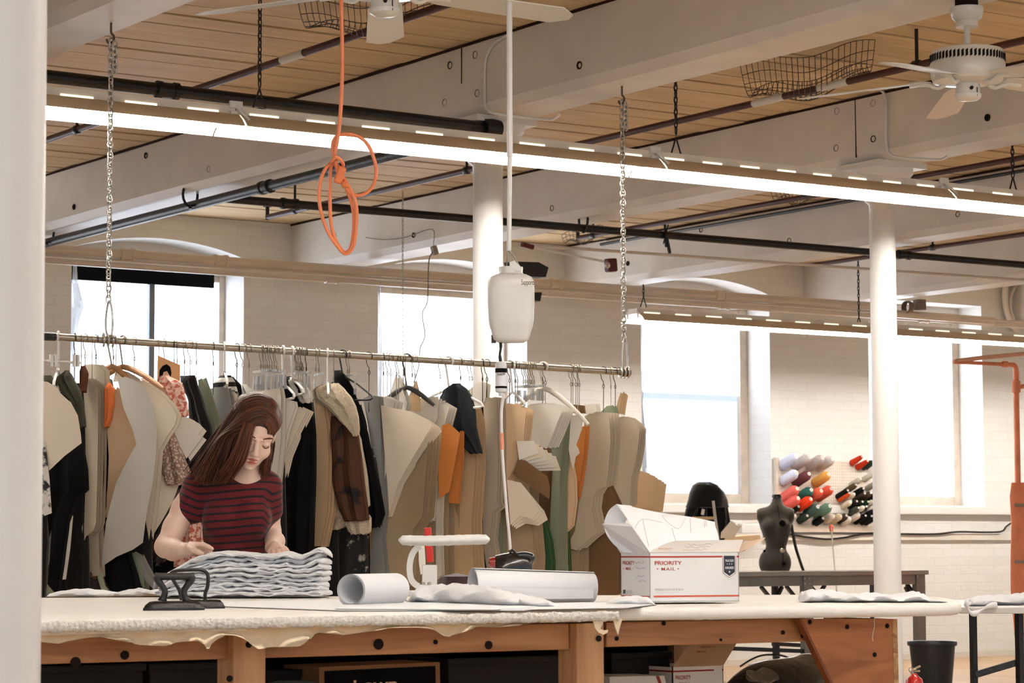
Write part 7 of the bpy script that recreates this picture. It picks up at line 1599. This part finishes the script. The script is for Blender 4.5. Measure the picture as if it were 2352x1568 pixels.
for y in (1160, 1290, 1455): tag(MB().prism([at(x, yy, Y=oY+.04) for x, yy in ((2330, y-4), (2420, y-2), (2420, y+4), (2330, y+3))], (0, .002, 0)).build('grey_tape', mat('grey_tape', (150, 134, 116), .6), smooth=False), 'strip of grey tape on the orange cover, %s one' % {1160: 'upper', 1290: 'middle', 1455: 'lowest'}[y], 'tape', 'tape strips on the orange cover')
# conduits at the upper right corner
tag(MB().tube(smooth_path([at(x, y, Y=W-.06) for x, y in ((2320, 560), (2312, 640), (2308, 680), (2314, 720), (2328, 750), (2350, 770))]), .03, 10).tube(smooth_path([at(x, y, Y=W-.06) for x, y in ((2344, 640), (2326, 670), (2320, 700), (2330, 740))]), .016, 8).build('wall_conduit', M_plaster), 'white painted conduits curving down the wall at the upper right', 'conduit')
# second table with cloth, bin, extinguisher
tY = 6.72; p = at(2196, 1380, Z=.80)
zt2 = .80; A_ = at(2190, 1380, Z=zt2); B_ = at(2352, 1410, Z=zt2)
f1 = at(2214, 1404, Z=zt2); 
o = thing('side_table', 'pale table with black metal legs at the lower right edge', 'table', (f1.x+.6, f1.y+.3, 0))
b1 = at(2192, 1377, Z=zt2)
f0_, f2_ = at(2204, 1394, Z=zt2), at(2700, 1394, Z=zt2); g0_, g2_ = at(2186, 1377, Z=zt2), at(2700, 1377, Z=zt2)
MB().prism([f0_, f2_, g2_, g0_], (0, 0, -.022)).build('table_top', mat('pale_laminate', (214, 210, 204), .4), o, smooth=False, bevel=.003)
for px, w_ in ((2239, .019), (2346, .021)):
    q = at(px, 1420, Z=.72); q2 = f0_.lerp(f2_, (px-2204)/496); MB().box((q2.x+.02, q2.y+.03, 0), (q2.x+.02+w_, q2.y+.03+w_, zt2-.022)).build('leg', M_black, o, smooth=False)
q1_, q3_ = f0_.lerp(f2_, (2239-2204)/496), f0_.lerp(f2_, (2346-2204)/496)
dq = (q1_-Vector(CAM)).dot(Vector(CF))
MB().bar(at(2240, 1549, D=dq+.03), at(2420, 1496, D=dq+.03), .02, .022).build('strut', M_black, o, smooth=False)
cl = []
for (px, ya, yb_) in [(2222, 1400, 1384), (2232, 1410, 1376), (2250, 1404, 1374), (2262, 1396, 1372), (2290, 1390, 1372), (2320, 1390, 1368), (2352, 1390, 1366), (2400, 1392, 1366), (2440, 1392, 1380)]: cl.append((px, min(ya, 1392), yb_))
R = []; 
for i, (px, ya, yb_) in enumerate([(a+(c-a)*k/4, b+(d-b)*k/4, e+(f-e)*k/4) for (a, b, e), (c, d, f) in zip(cl[:-1], cl[1:]) for k in range(4)]):
    c = at(px, ya, Z=zt2); h = (ya-yb_)*dq/F0; e = min(1, .2+.2*min(i, 31-i)); R.append([Vector((c.x, c.y, zt2+.001))+fwd2*(.06-.075*math.cos(t)*e)+Vector((0, 0, max(0, .5+.5*math.sin(t))*h*(1+.3*math.sin(t*3+px*.07))*e)) for t in [2*PI*k/14 for k in range(14)]])
tag(MB().rings(R).build('white_cloth', M_cloth, ang=80), 'crumpled white cloth on the side table at the right edge', 'cloth')
tag(MB().tube(smooth_path([at(x, y, D=dq-.02) for x, y in ((2226, 1380), (2221, 1390), (2226, 1402), (2236, 1409), (2250, 1403), (2268, 1393), (2290, 1388))]), [.007+.004*math.sin(i*.5) for i in range(31)], 10).build('cloth_strip', M_cloth), 'twisted white strip of cloth hanging over the corner of the side table', 'cloth')
tb = at(2141, 1480, D=17.2); r_ = 56*17.2/F0
o = thing('waste_bin', 'black plastic waste bin beside the right column', 'waste bin', (tb.x, tb.y, 0)); zt_ = at(2141, 1472, D=17.2).z
MB().lathe([(0, .004), (r_*.72, .004), (r_*.74, 0), (r_*.93, zt_-.03), (r_*1.0, zt_-.03), (r_*1.02, zt_-.012), (r_*1.0, zt_), (r_*.94, zt_-.002), (r_*.9, zt_-.04), (r_*.72, .02), (0, .02)], (tb.x, tb.y, 0), n=40).build('bucket', mat('bin_black', (16, 15, 15), .4), o)
e0 = at(2100, 1560, D=14.2); ze = at(2100, 1551, D=14.2).z
o = thing('fire_extinguisher', 'small red fire extinguisher at the foot of the right column', 'fire extinguisher', (e0.x, e0.y, 0))
MB().lathe([(0, 0), (.05, .002), (.053, .02), (.053, ze-.05), (.045, ze-.02), (.02, ze), (.014, ze+.012), (0, ze+.012)], (e0.x, e0.y, 0), n=28).build('cylinder', mat('extinguisher_red', (190, 26, 18), .25, coat=.5), o)
def eb(x, y): return at(x, y, D=14.2)
MB().tube(smooth_path([eb(2096, 1548), eb(2096, 1540), eb(2104, 1536)]), .01, 8).tube([eb(2098, 1536), eb(2114, 1529)], .007, 6).tube([eb(2100, 1541), eb(2113, 1540)], .006, 6).build('valve_handle', M_steel, o); MB().tube([eb(2092, 1537)+Vector((.015*math.cos(t), 0, .015*math.sin(t))) for t in [2*PI*k/12 for k in range(12)]], .003, 5, closed=True).build('pull_ring', M_steel, o)
# pile of dark boxes and cable behind the table, lower right of centre
tag(MB().box((at(1800, 1500, Y=13.6).x, 13.6, 0), (at(1895, 1500, Y=13.6).x, 14.0, at(1800, 1530, Y=13.6).z)).build('dark_bin', M_crate, smooth=False, bevel=.01), 'dark storage bin behind the black plastic bag', 'bin')
tag(MB().tube(smooth_path([at(x, y, Y=15.0) for x, y in ((1700, 1530), (1722, 1516), (1745, 1506), (1770, 1503), (1800, 1506), (1830, 1520))]), .008, 6).build('floor_cable', M_black), 'black cable looping behind the steel bench legs', 'cable')
# ================================================================== LIGHT AND CAMERA
def area(loc, rot_, size, sizey, energy, col, name):
    L = bpy.data.lights.new(name, 'AREA'); L.shape = 'RECTANGLE'; L.size = size; L.size_y = sizey; L.energy = energy; L.color = col
    o = bpy.data.objects.new(name, L); COL.objects.link(o); o.location = loc; o.rotation_euler = rot_; return o
wd = bpy.data.worlds.new('world'); sc.world = wd; wd.use_nodes = True
wd.node_tree.nodes['Background'].inputs[0].default_value = (*s2l((243, 247, 252)), 1); wd.node_tree.nodes['Background'].inputs[1].default_value = .55
# added fill lamp behind the camera, no window is built there
area((1.5, -1.5, 2.2), (math.radians(78), 0, math.radians(-25)), 8, 2.2, 50, (1., .98, .96), 'rear_fill')
cam = bpy.data.cameras.new('camera'); co = bpy.data.objects.new('camera', cam); COL.objects.link(co); sc.camera = co
cam.sensor_fit = 'HORIZONTAL'; cam.sensor_width = 36; cam.lens = F0/2352*36; cam.clip_end = 100; cam.clip_start = .1
co.matrix_world = Matrix(((CR[0], CU[0], -CF[0], 0), (CR[1], CU[1], -CF[1], 0), (CR[2], CU[2], -CF[2], CH), (0, 0, 0, 1)))
cam.dof.use_dof = True; cam.dof.focus_distance = 9.3; cam.dof.aperture_fstop = 14.
vs = sc.view_settings; vs.view_transform = 'Standard'; vs.look = 'None'; vs.gamma = 1; vs.use_curve_mapping = False; vs.exposure = .5
cy = sc.cycles; cy.use_denoising = True; cy.use_light_tree = False; cy.use_adaptive_sampling = True; cy.adaptive_threshold = .05; cy.adaptive_min_samples = 16; cy.max_bounces = 5; cy.diffuse_bounces = 3; cy.glossy_bounces = 2; cy.transparent_max_bounces = 8; cy.sample_clamp_indirect = 6.
bpy.context.view_layer.update()
